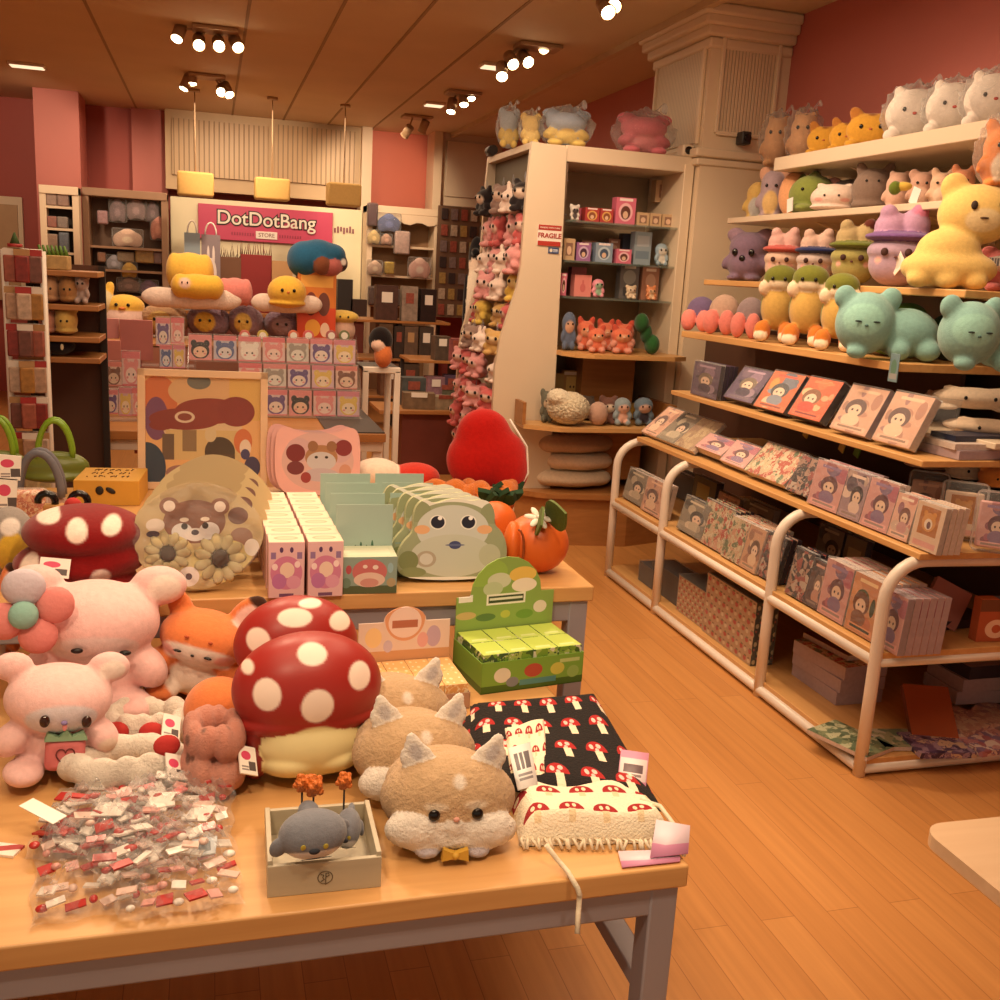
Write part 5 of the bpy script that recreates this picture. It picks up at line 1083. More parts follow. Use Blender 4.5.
# orange box and blue plush on it
l, w, h = fitY(298, 270, 336, 318, 5.76); l = (l[0], l[1], RZ + .001)
carton('toy_box', 'orange and brown printed toy box under the blue plush', 'box', (l[0], 5.83, RZ + .001), w, .14, float(onY(316, 271, 5.76)[2]) - RZ, decal('orange_toy_box_front', (216, 120, 40), [('r', .5, .25, .5, .25, (214, 70, 34)), ('e', .35, .55, .16, .16, (120, 50, 40)), ('e', .68, .55, .16, .16, (110, 60, 50)), ('e', .4, .22, .2, .12, (240, 170, 60)), ('r', .5, .86, .42, .08, (236, 170, 70)), ('e', .72, .2, .12, .1, (246, 214, 190))]), mat('orange_card', (206, 110, 40), .5))
l, w, h = fitY(288, 239, 348, 278, 5.8)
bl = dict(key='bluepl', N=44, k=.05, blobs=[((-.24, 0, .46), (.34, .34, .44), (34, 96, 138)), ((.02, 0, .56), (.42, .34, .4), (34, 96, 138)), ((.3, 0, .62), (.26, .26, .26), (34, 96, 138)), ((.22, -.1, .34), (.26, .24, .26), (190, 100, 96)), ((.46, -.05, .42), (.14, .14, .2), (60, 30, 30)), ((.06, -.26, .36), (.16, .14, .24), (130, 70, 44))], paints=[((.5, -.18, .46), (.06, .1, .08), (236, 226, 220))])
soft('plush_cushion', 'large blue rounded plush with brown and pink face lying on the orange toy box', 'plush toy', (l[0], 5.82, l[2] - h / 2 - .004), (w, .26, h), bl)
l, w, h = fit(354, 336, 378, 382, .8, .1)
ff = dict(key='blackhair', N=28, k=.04, blobs=[((0, 0, .66), (.4, .34, .34), (28, 20, 22)), ((.1, -.1, .3), (.3, .3, .3), (226, 120, 60)), ((-.06, -.2, .55), (.24, .2, .16), (240, 200, 180))])
l = (.915, 5.62, zt + .016); 
soft('plush_doll', 'black haired round plush doll with orange body on the white side frame', 'plush toy', l, (span(l, 24), .13, span(l, 40)), ff, rz=-10)
# ---------------------------------------------------------------- the long gondola along the right wall
def yat(px, X, z):
    u = (px - 500.) / 1000.; r = R[0] - u * R[2]
    return float(-(r[0] * X + r[2] * (z - EYE[2])) / r[1])
GX, GN, GF = 2.065, 2.588, 4.83
g = thing('display_gondola', 'long white tube framed gondola with wooden shelves along the right wall', 'shelving', (2.4, 3.7, 0))
def gl(x, y, z=0): return (x - 2.4, y - 3.7, z)
for y in (4.83, 4.22, 3.24, GN):
    pts = [gl(GX, y, .0), gl(GX, y, .3), gl(GX, y, .6)] + [gl(GX + .13 * (1 - math.cos(a)), y, .61 + .13 * math.sin(a)) for a in [PI / 2 * i / 7 for i in range(1, 8)]] + [gl(2.55, y, .735), gl(2.8, y, .72)]
    MB().tube(pts, .021, 0, 12).build('tube_post', TUBEW, g)
for z, x in ((.026, GX), (.402, GX)): MB().tube([gl(x, GN, z), gl(x, GF, z)], .02, 0, 10).build('long_rail', TUBEW, g)
for z in (.026, .402): MB().tube([gl(GX, GN, z), gl(3.1, GN, z)], .02, 0, 10).build('end_rail', TUBEW, g)
MB().tube([gl(3.1, GN, 0), gl(3.1, GN, .74)], .02, 0, 10).build('tube_post', TUBEW, g)
def board(x0, x1, y0, y1, z, t=.022): MB().box(gl((x0 + x1) / 2, (y0 + y1) / 2, z - t / 2), (x1 - x0, y1 - y0, t), bev=.003).build('shelf_board', WOODY, g)
board(2.07, 3.15, GN - .01, GF, .062); board(2.06, 3.15, GN - .015, GF + .01, .437); board(2.15, 3.15, GN - .03, GF - .03, .772)
board(2.24, 3.0, 2.72, 4.63, 1.04); board(2.35, 3.05, 3.05, 4.8, 1.33, .03)
MB().box(gl(2.9, 4.05, .7), (.03, 3.0, 1.3)).build('back_panel', mat('deep_brown_panel', (92, 58, 42), .6), g)
MB().box(gl(2.72, 3.9, 1.17), (.02, 1.5, .24)).build('back_panel', MATS['deep_brown_panel'], g)
for i, (nm, lb, x0, y0, y1, z, t, m_) in enumerate((('wooden_wall_shelf', 'honey wood wall shelf under the row of bucket hat plush', 2.5, 2.95, 4.9, 1.597, .028, WOODY), ('white_wall_shelf', 'white wall shelf holding dino, mouse and bear plush', 2.68, 2.3, 5.05, 1.928, .03, WHITE), ('top_wall_shelf', 'topmost white wall shelf with deep front, under bagged plush', 2.75, 2.3, 4.75, 2.215, .065, WHITE))):
    r = thing(nm, lb, 'shelf', (XW, (y0 + y1) / 2, z))
    MB().box(((x0 - XW) / 2, 0, -t / 2), (XW - x0, y1 - y0, t), bev=.004).build('shelf_board', m_, r)
    for y in (-.8, 0, .8): MB().prism([(-.03, -t), ((x0 - XW) * .7, -t), (-.03, -t - .1)], y - .008, y + .008, 0, 'xz').build('bracket', CREAM, r)
# printed goods
def PR(n, *c, s=17): return printed(n, [shade(x, .9) for x in c], s)
P_PINK = PR('pink_anime_print', (190, 110, 120), (232, 170, 164), (246, 214, 200), (214, 140, 150), (150, 120, 160), (250, 226, 214))
P_PURP = PR('purple_anime_print', (70, 52, 84), (120, 92, 130), (180, 150, 176), (90, 70, 110), (226, 190, 160), (150, 120, 150))
P_ORAN = PR('orange_blue_print', (226, 92, 50), (232, 120, 60), (120, 130, 150), (236, 170, 80), (214, 80, 60), (246, 206, 170))
P_BEIG = PR('beige_rose_print', (206, 150, 130), (236, 190, 160), (226, 170, 150), (244, 210, 180), (190, 140, 140), (160, 120, 120))
P_CREM = PR('cream_floral_print', (226, 200, 160), (120, 140, 100), (246, 226, 190), (214, 90, 70), (240, 214, 170), (236, 170, 140), s=22)
P_DARK = PR('dark_floral_print', (40, 30, 34), (90, 70, 70), (206, 160, 140), (50, 40, 50), (190, 90, 80), (226, 200, 180), s=20)
P_GREY = PR('grey_plaid_print', (90, 86, 80), (150, 140, 124), (206, 190, 164), (120, 110, 100), (226, 206, 180), (60, 60, 70), s=20)
P_STRW = decal('strawberry_row_print', (206, 170, 130), [('e', .3, .5, .18, .28, (206, 70, 56)), ('e', .34, .78, .14, .1, (110, 120, 60)), ('e', .76, .42, .16, .22, (236, 214, 180)), ('e', .74, .74, .12, .1, (150, 110, 70))], 'xz', .5, tile=(6, 7), jitter=.1)
P_STRP = decal('dark_strawberry_print', (60, 60, 50), [('e', .4, .4, .22, .26, (206, 190, 150)), ('e', .8, .8, .12, .12, (190, 90, 70))], 'yz', .5, tile=(3, 7), jitter=.1)
S_PAPER = mat('page_edges', (226, 206, 196), .7, var=.2, vs=90); S_LILAC = mat('lilac_page_edges', (190, 166, 176), .6, var=.15, vs=60); S_DARK = mat('dark_spine', (60, 50, 62), .5)
BEARC = decal('bear_window_card', (236, 206, 180), [('r', .5, .62, .34, .3, (196, 120, 50)), ('e', .5, .6, .24, .2, (226, 160, 80)), ('e', .5, .56, .14, .12, (250, 230, 210)), ('e', .52, .54, .07, .08, (110, 60, 70)), ('e', .34, .78, .07, .06, (226, 160, 80)), ('e', .66, .78, .07, .06, (226, 160, 80)), ('r', .5, .12, .4, .06, (236, 170, 160))])
NTH = {}
def cover(nm, base, cols, seed, title=True):
    rn = random.Random(seed); ly = []
    for i in range(9): ly.append(('e', rn.uniform(.05, .95), rn.uniform(.1, .95), rn.uniform(.06, .24), rn.uniform(.05, .18), shade(rn.choice(cols), rn.uniform(.85, 1.05))))
    c = rn.uniform(.35, .65); skin = (244, 210, 184)
    ly += [('e', c, .52, .27, .2, shade(rn.choice(cols), .6)), ('e', c, .47, .17, .13, skin), ('e', c - .07, .48, .028, .026, (60, 40, 50)), ('e', c + .07, .48, .028, .026, (60, 40, 50)), ('e', c, .26, .24, .14, rn.choice(cols))]
    if title: ly += [('r', .5, .1, .42, .05, shade(base, 1.1)), ('r', .5, .1, .34, .022, shade(rn.choice(cols), .7)), ('r', .5, .9, .3, .03, shade(rn.choice(cols), 1.1))]
    return decal(nm, base, ly, rough=.3)
FP = (P_PINK, P_PURP, P_ORAN, P_BEIG, P_CREM, P_DARK, P_GREY)
P_PINK = cover('pink_picture_cover', (226, 168, 164), [(190, 110, 130), (246, 210, 200), (214, 140, 150), (150, 120, 160), (240, 180, 150)], 4)
P_PURP = cover('purple_picture_cover', (104, 80, 116), [(150, 120, 150), (70, 50, 84), (226, 190, 160), (180, 150, 176)], 5)
P_ORAN = cover('orange_blue_picture_cover', (222, 110, 60), [(120, 130, 150), (236, 170, 80), (214, 80, 60), (246, 206, 170), (140, 150, 170)], 6)
P_BEIG = cover('beige_rose_picture_cover', (226, 176, 150), [(206, 150, 130), (244, 210, 180), (190, 140, 140), (236, 190, 160)], 7)
P_GREY = cover('grey_picture_cover', (150, 138, 120), [(90, 86, 80), (206, 190, 164), (226, 206, 180), (110, 100, 96)], 8)
def goods(z, rows, where):
    for x0, x1, X, h, t, n, tilt, fr, sd, what, name in rows:
        ya, yb = yat(x0, X, z), yat(x1, X, z); w = abs(ya - yb); y = (ya + yb) / 2
        for j in range(n):
            lb = what if n == 1 else what + ', ' + ('foremost' if j == 0 else ORD[j] + ' back') + ' of %s' % ['', '', 'two', 'three', 'four', 'five', 'six', 'seven'][n]
            gp = what if n > 1 else None
            o = carton(name, lb + ' ' + where, name.replace('_', ' ').split()[-1], (X + t / 2 + j * (t + .003), y, z + .001 + (abs(math.sin(math.radians(tilt))) * t if tilt else 0)), w - .004, t, h, fr, sd, None, -90, gp, tilt, wrap=(j == 0))
W1, W3, W4, W2 = 'on the middle gondola shelf', 'on the shelf above the tube arches', 'on the highest gondola book shelf', 'on the bottom gondola shelf'
goods(1.04, [(690, 716, 2.27, .16, .02, 4, -4, P_PURP, S_DARK, 'dark purple picture book', 'picture_book'), (722, 750, 2.29, .17, .03, 1, -34, P_PURP, S_DARK, 'purple notebook leaning back', 'notebook'), (752, 782, 2.28, .18, .03, 2, -30, P_ORAN, S_DARK, 'orange and blue covered notebook', 'notebook'), (786, 818, 2.28, .18, .035, 1, -30, cover('orange_cover', (230, 100, 56), [(240, 150, 90), (214, 70, 50), (246, 190, 140), (236, 120, 70)], 16), S_DARK, 'plain bright orange notebook', 'notebook'), (828, 864, 2.27, .185, .03, 1, -26, P_BEIG, S_LILAC, 'beige rose notebook in shiny wrap', 'notebook'), (870, 908, 2.27, .19, .03, 1, -24, P_BEIG, S_PAPER, 'beige rose notebook nearest the shelf end', 'notebook')], W4)
goods(.772, [(640, 655, 2.19, .2, .018, 1, -48, P_BEIG, S_PAPER, 'slim beige booklet leaning farthest left', 'booklet'), (655, 672, 2.19, .2, .018, 1, -48, P_GREY, S_PAPER, 'slim grey and cream booklet leaning back', 'booklet'), (672, 692, 2.19, .2, .018, 1, -48, PR('sand_print', (206, 170, 130), (226, 196, 150), (190, 150, 120)), S_PAPER, 'plain sand coloured booklet leaning back', 'booklet'), (692, 718, 2.2, .1, .04, 1, -50, P_PINK, S_PAPER, 'pink rolled pouch lying low', 'pouch'), (718, 742, 2.2, .12, .03, 1, -40, P_PINK, S_PAPER, 'pink patterned notebook lying low', 'notebook'), (742, 782, 2.19, .16, .03, 1, -40, P_CREM, S_PAPER, 'cream floral notebook in shiny wrap', 'notebook'), (784, 806, 2.19, .15, .03, 1, -24, P_DARK, S_DARK, 'dark patterned round pack', 'pack'), (806, 836, 2.18, .17, .022, 3, -10, P_PINK, S_LILAC, 'pink and lilac notebook', 'notebook'), (836, 858, 2.18, .17, .022, 3, -10, cover('lilac_grey_cover', (176, 146, 156), [(120, 100, 120), (226, 190, 180), (150, 130, 150), (236, 206, 190)], 9), S_LILAC, 'lilac grey notebook', 'notebook'),
    (858, 886, 2.18, .17, .02, 2, -10, P_PINK, S_PAPER, 'rose pink character notebook', 'notebook'), (886, 906, 2.18, .15, .02, 3, -10, cover('peach_pack_cover', (240, 190, 170), [(226, 150, 140), (246, 214, 196), (190, 130, 150), (214, 160, 160)], 10), S_PAPER, 'peach coloured sticker pack', 'pack'), (908, 936, 2.18, .15, .02, 4, -6, BEARC, S_PAPER, 'pale bear picture pack', 'pack')], W3)
goods(.437, [(622, 640, 2.1, .16, .03, 2, -12, P_GREY, S_PAPER, 'greyish stationery pack in clear bag', 'pack'), (640, 660, 2.09, .17, .025, 2, -10, P_BEIG, S_PAPER, 'beige covered notebook', 'notebook'), (676, 700, 2.1, .16, .025, 2, -14, P_GREY, S_DARK, 'grey plaid notebook', 'notebook'), (694, 722, 2.1, .19, .02, 4, -14, P_CREM, S_DARK, 'cream notebook with red flowers', 'notebook'), (720, 738, 2.09, .18, .018, 6, -12, P_CREM, S_PAPER, 'cream character card pack', 'pack'), (738, 754, 2.09, .18, .018, 6, -12, cover('tan_card_cover', (214, 164, 128), [(196, 140, 110), (240, 206, 170), (170, 120, 100)], 11), S_PAPER, 'tan character card pack', 'pack'), (752, 774, 2.1, .18, .02, 3, -12, P_DARK, S_DARK, 'dark floral card pack', 'pack'),
    (784, 802, 2.09, .18, .02, 3, -10, P_DARK, S_DARK, 'dark red flowered pack', 'pack'), (802, 816, 2.09, .17, .02, 3, -10, cover('brown_face_cover', (96, 66, 66), [(70, 46, 50), (206, 150, 130), (226, 180, 160)], 12), S_DARK, 'brown face patterned pack', 'pack'), (816, 842, 2.09, .2, .03, 5, -6, P_PINK, S_PAPER, 'thick pink character notebook', 'notebook'), (843, 872, 2.09, .2, .03, 5, -6, cover('orange_green_cover', (220, 150, 104), [(70, 90, 60), (206, 120, 80), (236, 170, 120), (150, 100, 80), (240, 200, 150)], 14), S_PAPER, 'orange and green picture notebook', 'notebook'), (872, 897, 2.1, .19, .025, 6, -4, P_PINK, S_LILAC, 'pink notebook at the shelf end', 'notebook')], W1)
goods(.437, [(668, 690, 2.42, .13, .03, 3, -4, mat('dark_binder', (40, 38, 44), .5), S_DARK, 'black binder in the back row', 'binder'), (690, 712, 2.42, .16, .04, 1, -4, decal('yellow_album_cover', (120, 100, 30), [('r', .45, .5, .28, .3, (216, 180, 60))]), S_DARK, 'yellow album in the back row', 'album'), (714, 735, 2.42, .13, .03, 1, -6, P_BEIG, S_PAPER, 'pinkish pack in the back row', 'pack'), (738, 768, 2.42, .15, .03, 1, -6, P_GREY, S_PAPER, 'grey framed pack in the back row', 'pack'), (812, 836, 2.46, .17, .03, 1, -6, P_GREY, S_DARK, 'dusky pack in the back row behind pink notebooks', 'pack'), (838, 858, 2.46, .17, .03, 1, -6, decal('cream_label_pack', (150, 130, 90), [('r', .5, .5, .32, .24, (226, 200, 140))]), S_DARK, 'pack with cream label in the back row', 'pack')], W1)
goods(.062, [(638, 652, 2.12, .1, .1, 1, 0, mat('grey_carton', (90, 84, 80), .5), S_DARK, 'small grey carton farthest in', 'carton'), (650, 682, 2.13, .14, .12, 1, 0, mat('charcoal_carton', (74, 64, 64), .5), S_DARK, 'charcoal carton stack, larger one', 'carton'), (676, 704, 2.11, .17, .14, 1, 0, P_STRW, P_STRP, 'shorter strawberry patterned carton', 'carton'), (702, 750, 2.1, .27, .1, 1, 0, P_STRW, P_STRP, 'tall strawberry patterned carton', 'carton')], W2)
def lying(name, label, cat, px, py, z, w, d, h, rz, top, side, zz=0.):
    p = onZ(px, py, z); return carton(name, label, cat, (float(p[0]), float(p[1]), z + zz), w, d, h, side, side, top, rz)
for i in range(3):
    lying('book_stack_book', 'thick lilac edged book lying flat, %s in the pile on the bottom shelf' % ('lowest', 'middle', 'topmost')[i], 'book', 835, 688, .062, .3, .2, .05, -90 + 3 * i, P_CREM if i == 2 else S_LILAC, S_LILAC, .001 + .051 * i)
lying('brown_book', 'brown covered book lying on top of the lilac book pile', 'book', 838, 684, .062, .26, .18, .02, -84, mat('brown_cover', (120, 66, 36), .4), S_PAPER, .156)
lying('green_envelope', 'green patterned packet lying on the bottom shelf before the book pile', 'packet', 850, 742, .062, .24, .16, .014, -70, PR('green_packet_print', (90, 110, 80), (140, 150, 110), (200, 200, 160), (110, 130, 100)), S_PAPER, .002)
lying('green_envelope', 'pale green packet beside the corner post on the bottom shelf', 'packet', 905, 742, .062, .22, .14, .014, -10, PR('pale_green_print', (120, 140, 110), (170, 170, 130), (210, 200, 170)), S_PAPER, .002)
o = lying('orange_box', 'burnt orange flat box propped on the bottom shelf at the gondola end', 'box', 925, 730, .062, .16, .2, .03, -20, mat('burnt_orange_card', (170, 80, 40), .4), mat('burnt_orange_card_edge', (130, 60, 30), .5), .06); o.rotation_euler[0] = math.radians(38)
for i in range(3): lying('purple_book', 'dusky purple book lying flat at the gondola end, %s of three' % ('lowest', 'middle', 'top')[i], 'book', 965, 700, .062, .24 - .02 * i, .2, .05, -4 + 3 * i, S_LILAC, (S_LILAC, S_LILAC, S_DARK)[i], .03 + .051 * i)
for i, (px, py, lb, m_) in enumerate(((935, 748, 'lilac card set flat on the bottom shelf end', FP[1]), (985, 744, 'red pink card set flat on the bottom shelf end', FP[0]), (960, 728, 'wide pale printed sheet flat on the bottom shelf end', FP[3]), (995, 722, 'pale printed sheet at the right edge on the bottom shelf', FP[3]))):
    lying('card_set', lb, 'card set', px, py, .062, .2, .16, .02, -8 + 14 * i, m_, m_, .002 + .012 * (i > 1))
o = lying('pink_box', 'shiny pink box tilted at the gondola end of the middle shelf', 'box', 935, 628, .437, .13, .035, .15, -30, P_PINK, mat('pink_foil', (206, 130, 120), .2), .02); o.rotation_euler = (math.radians(-30), math.radians(24), math.radians(-30))
lying('snack_bag', 'orange and white shiny bag at the right edge of the middle shelf', 'bag', 990, 640, .437, .14, .04, .15, -6, P_ORAN, decal('orange_bag_front', (190, 90, 50), [('e', .5, .3, .3, .22, (240, 200, 170)), ('e', .5, .3, .12, .1, (200, 90, 50)), ('r', .5, .85, .5, .14, (120, 70, 40))]), .002)
lying('dark_album', 'dark album lying behind the tilted pink box', 'album', 950, 622, .437, .24, .14, .03, 6, S_DARK, S_DARK, .002)
# clear bags standing behind the bear packs
for i, (x0, x1, y0, lb) in enumerate(((905, 940, 478, 'clear bag of pale stationery behind the bear packs, left one'), (938, 978, 474, 'clear bag with round tan bear picture behind the bear packs'), (972, 1010, 486, 'clear bag of pink goods at the right edge above the tube arch'))):
    X = 2.42; y = yat((x0 + x1) / 2, X, .772)
    r = thing('clear_bag', lb, 'packet', (X, y, .772), -40)
    w = span((X, y, .8), x1 - x0) * 1.1
    MB().box((0, 0, .09), (w * .8, .03, .15), rot=(-8, 0, 0), bev=.006).build('contents', (P_BEIG, BEARC, P_PINK)[i], r)
    MB().box((0, 0, .1), (w, .06, .2), rot=(-8, 0, 0), bev=.02, seg=3).build('plastic_bag', CLEAR, r)
# end of the book shelf
p = (2.5, 2.86)
for i, (m_, t, lb) in enumerate(((S_LILAC, .03, 'lilac edged paper pad lying at the end of the book shelf, lowest'), (S_PAPER, .02, 'white paper pad lying on the lilac pad at the book shelf end'))):
    carton('paper_pad', lb, 'paper pad', (2.55, 2.84, 1.042 + (0, .031)[i]), .34, .2, t, m_, m_, None, 4 - 5 * i)
carton('navy_folder', 'dark navy folder lying on the paper pads at the book shelf end', 'folder', (2.53, 2.85, 1.095), .24, .12, .018, mat('navy_card', (44, 50, 78), .4), mat('navy_card', (44, 50, 78), .4), None, 2)
r = thing('acrylic_stand', 'clear tilted acrylic stand behind the beige notebooks', 'display stand', (2.4, 2.9, 1.042), -50)
MB().box((0, 0, .1), (.16, .006, .2), rot=(-35, 0, 0)).box((0, .05, .003), (.16, .14, .006)).build('clear_panel', CLEARB, r)
for i, (px, py, X, lb, c) in enumerate(((806, 433, 2.45, 'yellow price tag hanging under the book shelf', (232, 190, 50)), (857, 452, 2.42, 'lime green round clip under the book shelf', (120, 170, 40)), (842, 447, 2.4, 'flat yellow label under the book shelf', (226, 190, 70)))):
    q = onX(px, py, X); tag(MB().box((0, 0, 0), (.006, .035, .04), rot=(20, 0, 0), bev=.002).build('shelf_tag', mat('shelf_tag_%d' % i, c, .5), None, q), lb, 'tag')
# ---------------------------------------------------------------- plush on the shelves of the right wall
def wallp(d, box, X, z, label, rz=-42, cat='plush toy', dd=.9, group=None, N=None, name=None, bag=False, up=0.):
    x0, y0, x1, y1 = box; y = yat((x0 + x1) / 2, X, z); w = span((X, y, z), x1 - x0) * 1.12; h = span((X, y, z), y1 - y0) * 1.06
    r = soft(name or 'plush_toy', label, cat, (X, y, z + .001 + up), (w, w * dd, h), d, rz=rz, group=group, N=N)
    if bag: bagit(r, w, w * dd, h)
    return r
def bagit(r, w, d, h):
    k = ('bag', round(w, 2), round(d, 2), round(h, 2))
    if k not in CACHE:
        rnd = random.Random(int(w * 1e4)); b = MB()
        b.ell((0, 0, h * .52), (w * .58, d * .58, h * .56), u=26, v=18)
        for v in b.b.verts:
            f = 1 + .07 * math.sin(23 * v.co.x / w + 7 * v.co.z / h) * math.sin(19 * v.co.z / h + 5 * v.co.y / d) + rnd.uniform(-.03, .03)
            v.co.x *= f; v.co.y *= f; v.co.z = max(.001, v.co.z * f)
        b.tube([(w * .2, 0, h * 1.0), (w * .26, 0, h * 1.12), (w * .36, .01, h * 1.16)], [w * .08, w * .03, w * .1], 0, 8)
        CACHE[k] = b.mesh(CLEAR)
    link('plastic_bag', CACHE[k], r)
S5, S7, S8, S9 = 1.33, 1.597, 1.928, 2.215
CORAL = (238, 132, 122)
def pads(c): return dict(key='pads%d' % c[0], N=34, k=.03, blobs=[((0, .15, .55), (.5, .4, .42), c), ((-.27, -.3, .3), (.26, .24, .3), CORAL), ((.27, -.3, .3), (.26, .24, .3), CORAL)])
for i, (b_, c, w_) in enumerate((((684, 306, 712, 338), (112, 92, 132), 'purple plush lying with coral feet out, farthest on the shelf'), ((706, 302, 735, 339), (196, 160, 140), 'beige plush lying with coral feet out, second on the shelf'), ((733, 302, 760, 340), (150, 130, 134), 'greyish plush lying with coral feet out, beside the yellow bellied row'))):
    wallp(pads(c), b_, 2.46, S5, w_, -48)
GRN = (120, 124, 42)
corn = dict(key='corn', N=46, k=.03, blobs=[((0, 0, .44), (.27, .25, .3), (212, 168, 84)), ((0, .07, .46), (.3, .25, .32), GRN), ((0, -.02, .82), (.28, .24, .16), GRN), ((0, -.1, .74), (.2, .16, .1), (240, 220, 190)), ((-.24, -.1, .68), (.1, .1, .1), (244, 214, 180)), ((.24, -.1, .68), (.1, .1, .1), (244, 214, 180)), ((-.2, -.14, .12), (.14, .16, .14), (214, 120, 40)), ((.2, -.14, .12), (.14, .16, .14), (214, 120, 40)), ((-.2, -.26, .06), (.12, .08, .07), (244, 220, 190)), ((.2, -.26, .06), (.12, .08, .07), (244, 220, 190))],
    parts=[('eye', -.1, .8, (.025, .02, .03), BLACK), ('eye', .1, .8, (.025, .02, .03), BLACK)])
for i, b_ in enumerate(((756, 276, 792, 347), (784, 274, 822, 349), (816, 280, 852, 352))):
    wallp(corn, b_, 2.45, S5, ('farthest', 'middle', 'nearest')[i] + ' of three yellow bellied green hooded plush with orange feet', -40, up=0.)
wallp(critter('peach', (236, 170, 130), 'tall', 'cat', face=(250, 230, 214), N=34), (838, 292, 866, 352), 2.52, S5, 'peach and white plush half hidden behind the teal one', -40)
TEAL = (134, 184, 178)
tealp = critter('tealp', TEAL, 'side', 'round', eye=(0, 0, 0), N=56, k=.06, earc=TEAL, paints=[((-.45, -.4, .5), (.28, .3, .2), (150, 206, 194))], parts=[('eye', -.52, .47, (.045, .015, .012), (40, 60, 60)), ('eye', -.28, .47, (.045, .015, .012), (40, 60, 60)), ('nose', -.41, .42, (.025, .015, .015), (70, 110, 106))])
wallp(tealp, (834, 296, 938, 362), 2.42, S5, 'large teal plush lying on its belly at the shelf edge, head to the left', -22, dd=.55)
wallp(tealp, (934, 294, 1040, 362), 2.55, S5, 'teal plush cut off by the right edge beside the other teal one', -12, dd=.55)
q = onX(900, 368, 2.36)
tag(MB().box((0, 0, 0), (.003, .05, .1), bev=.001).build('swing_tag', decal('teal_leaf_tag', (110, 140, 150), [('e', .5, .5, .3, .3, (90, 130, 110)), ('r', .5, .2, .4, .1, (150, 150, 150))], 'yz'), None, (2.335, float(q[1]), float(q[2]))), 'teal paper tag hanging below the shelf edge from the teal plush', 'tag')
wallp(dict(key='grnball', N=40, k=.08, blobs=[((0, 0, .48), (.5, .44, .48), (92, 150, 40)), ((.12, 0, .8), (.24, .2, .22), (84, 140, 40))]), (862, 283, 925, 333), 2.6, S5, 'plain bright green rounded cushion behind the teal plush', -20, 'cushion', name='plush_cushion')
wallp(dict(key='grnball2', N=34, k=.08, blobs=[((0, 0, .5), (.5, .44, .48), (34, 70, 40))]), (926, 302, 966, 346), 2.75, S5, 'dark green round cushion in the shadow under the wooden wall shelf', -20, 'cushion', name='plush_cushion')
wallp(dict(key='darkcap', N=30, k=.05, blobs=[((0, 0, .5), (.5, .4, .5), (58, 58, 50))], paints=[((-.2, -.3, .1), (.4, .3, .2), (240, 220, 200))]), (838, 276, 868, 330), 2.68, S5, 'dark grey capped plush behind the green cushion', -30)
# hats row
def cup(key, c, brim, top, spots=None): return dict(key=key, N=46, k=.03, blobs=[((0, 0, .27), (.4, .36, .3), c), ((0, 0, .42), (.44, .4, .18), c), ((0, 0, .6), (.5, .46, .07), brim), ((-.14, 0, .72), (.24, .24, .2), top), ((.16, .02, .74), (.22, .24, .22), top), ((-.2, -.08, .9), (.12, .12, .1), top), ((.22, -.06, .92), (.12, .12, .1), spots or top)],
    parts=[('eye', -.17, .4, (.05, .03, .055), (70, 34, 30)), ('eye', .15, .4, (.05, .03, .055), (70, 34, 30)), ('nose', -.01, .34, (.025, .02, .02), (110, 60, 56))], paints=[((-.27, -.36, .3), (.07, .14, .05), (240, 176, 160)), ((.26, -.36, .3), (.07, .14, .05), (240, 176, 160))])
wallp(critter('octo', (132, 106, 132), 'tall', 'round', earc=(150, 120, 140), N=38, eye=(.14, -.1, .05), eyec=BLACK, parts=[('nose', 0, .44, (.05, .03, .05), BLACK)]), (724, 232, 768, 281), 2.74, S7, 'greyish purple plush with round black eyes at the far end of its row', -46)
for i, (b_, d, lb) in enumerate((((762, 232, 798, 283), cup('cupred', (226, 190, 170), (206, 90, 84), (226, 176, 170)), 'pale bucket plush with red brimmed hat'), ((794, 234, 832, 285), cup('cupblue', (214, 190, 184), (44, 52, 110), (226, 186, 170)), 'pale bucket plush with navy blue brimmed hat'), ((828, 226, 874, 287), cup('cupgreen', (170, 160, 90), (112, 120, 40), (196, 170, 120), (110, 50, 40)), 'olive bucket plush with green brimmed hat'), ((864, 212, 924, 288), cup('cuppurple', (180, 150, 176), (122, 84, 150), (196, 150, 190), (226, 130, 170)), 'lilac bucket plush with purple brimmed hat and white tag, largest of the hat row'))):
    r = wallp(d, b_, 2.66, S7, lb, -40)
q = onX(897, 262, 2.6)
tag(MB().box((0, 0, 0), (.003, .075, .075), rot=(48, 0, 0), bev=.001).build('swing_tag', decal('white_round_logo_tag', (240, 226, 214), [('e', .5, .5, .26, .26, (226, 206, 190))], 'yz'), None, (2.6, float(q[1]), float(q[2]))), 'white square tag hanging corner down on the purple hatted plush', 'tag')
YL = (236, 196, 110)
yel = dict(key='yelear', N=64, k=.05, blobs=[((-.1, -.1, .16), (.42, .3, .17), YL), ((-.12, -.08, .3), (.28, .24, .2), YL), ((-.38, -.24, .06), (.1, .1, .07), YL), ((-.14, -.32, .06), (.1, .1, .07), YL), ((.1, -.3, .06), (.1, .1, .07), YL), ((.1, .0, .62), (.34, .28, .25), YL), ((-.12, .04, .84), (.12, .08, .12), YL), ((.34, .06, .82), (.12, .08, .12), YL)],
    paints=[((.1, -.3, .56), (.16, .2, .1), (244, 216, 160))], parts=[('eye', .0, .68, (.03, .02, .04), (60, 40, 30)), ('eye', .24, .7, (.03, .02, .04), (60, 40, 30)), ('mouth', .1, .58, (.04, .012, .01), (90, 60, 40))])
wallp(yel, (905, 182, 1000, 288), 2.6, S7, 'big plain yellow round eared plush seated at the near end of the wooden wall shelf', -24, dd=.6)
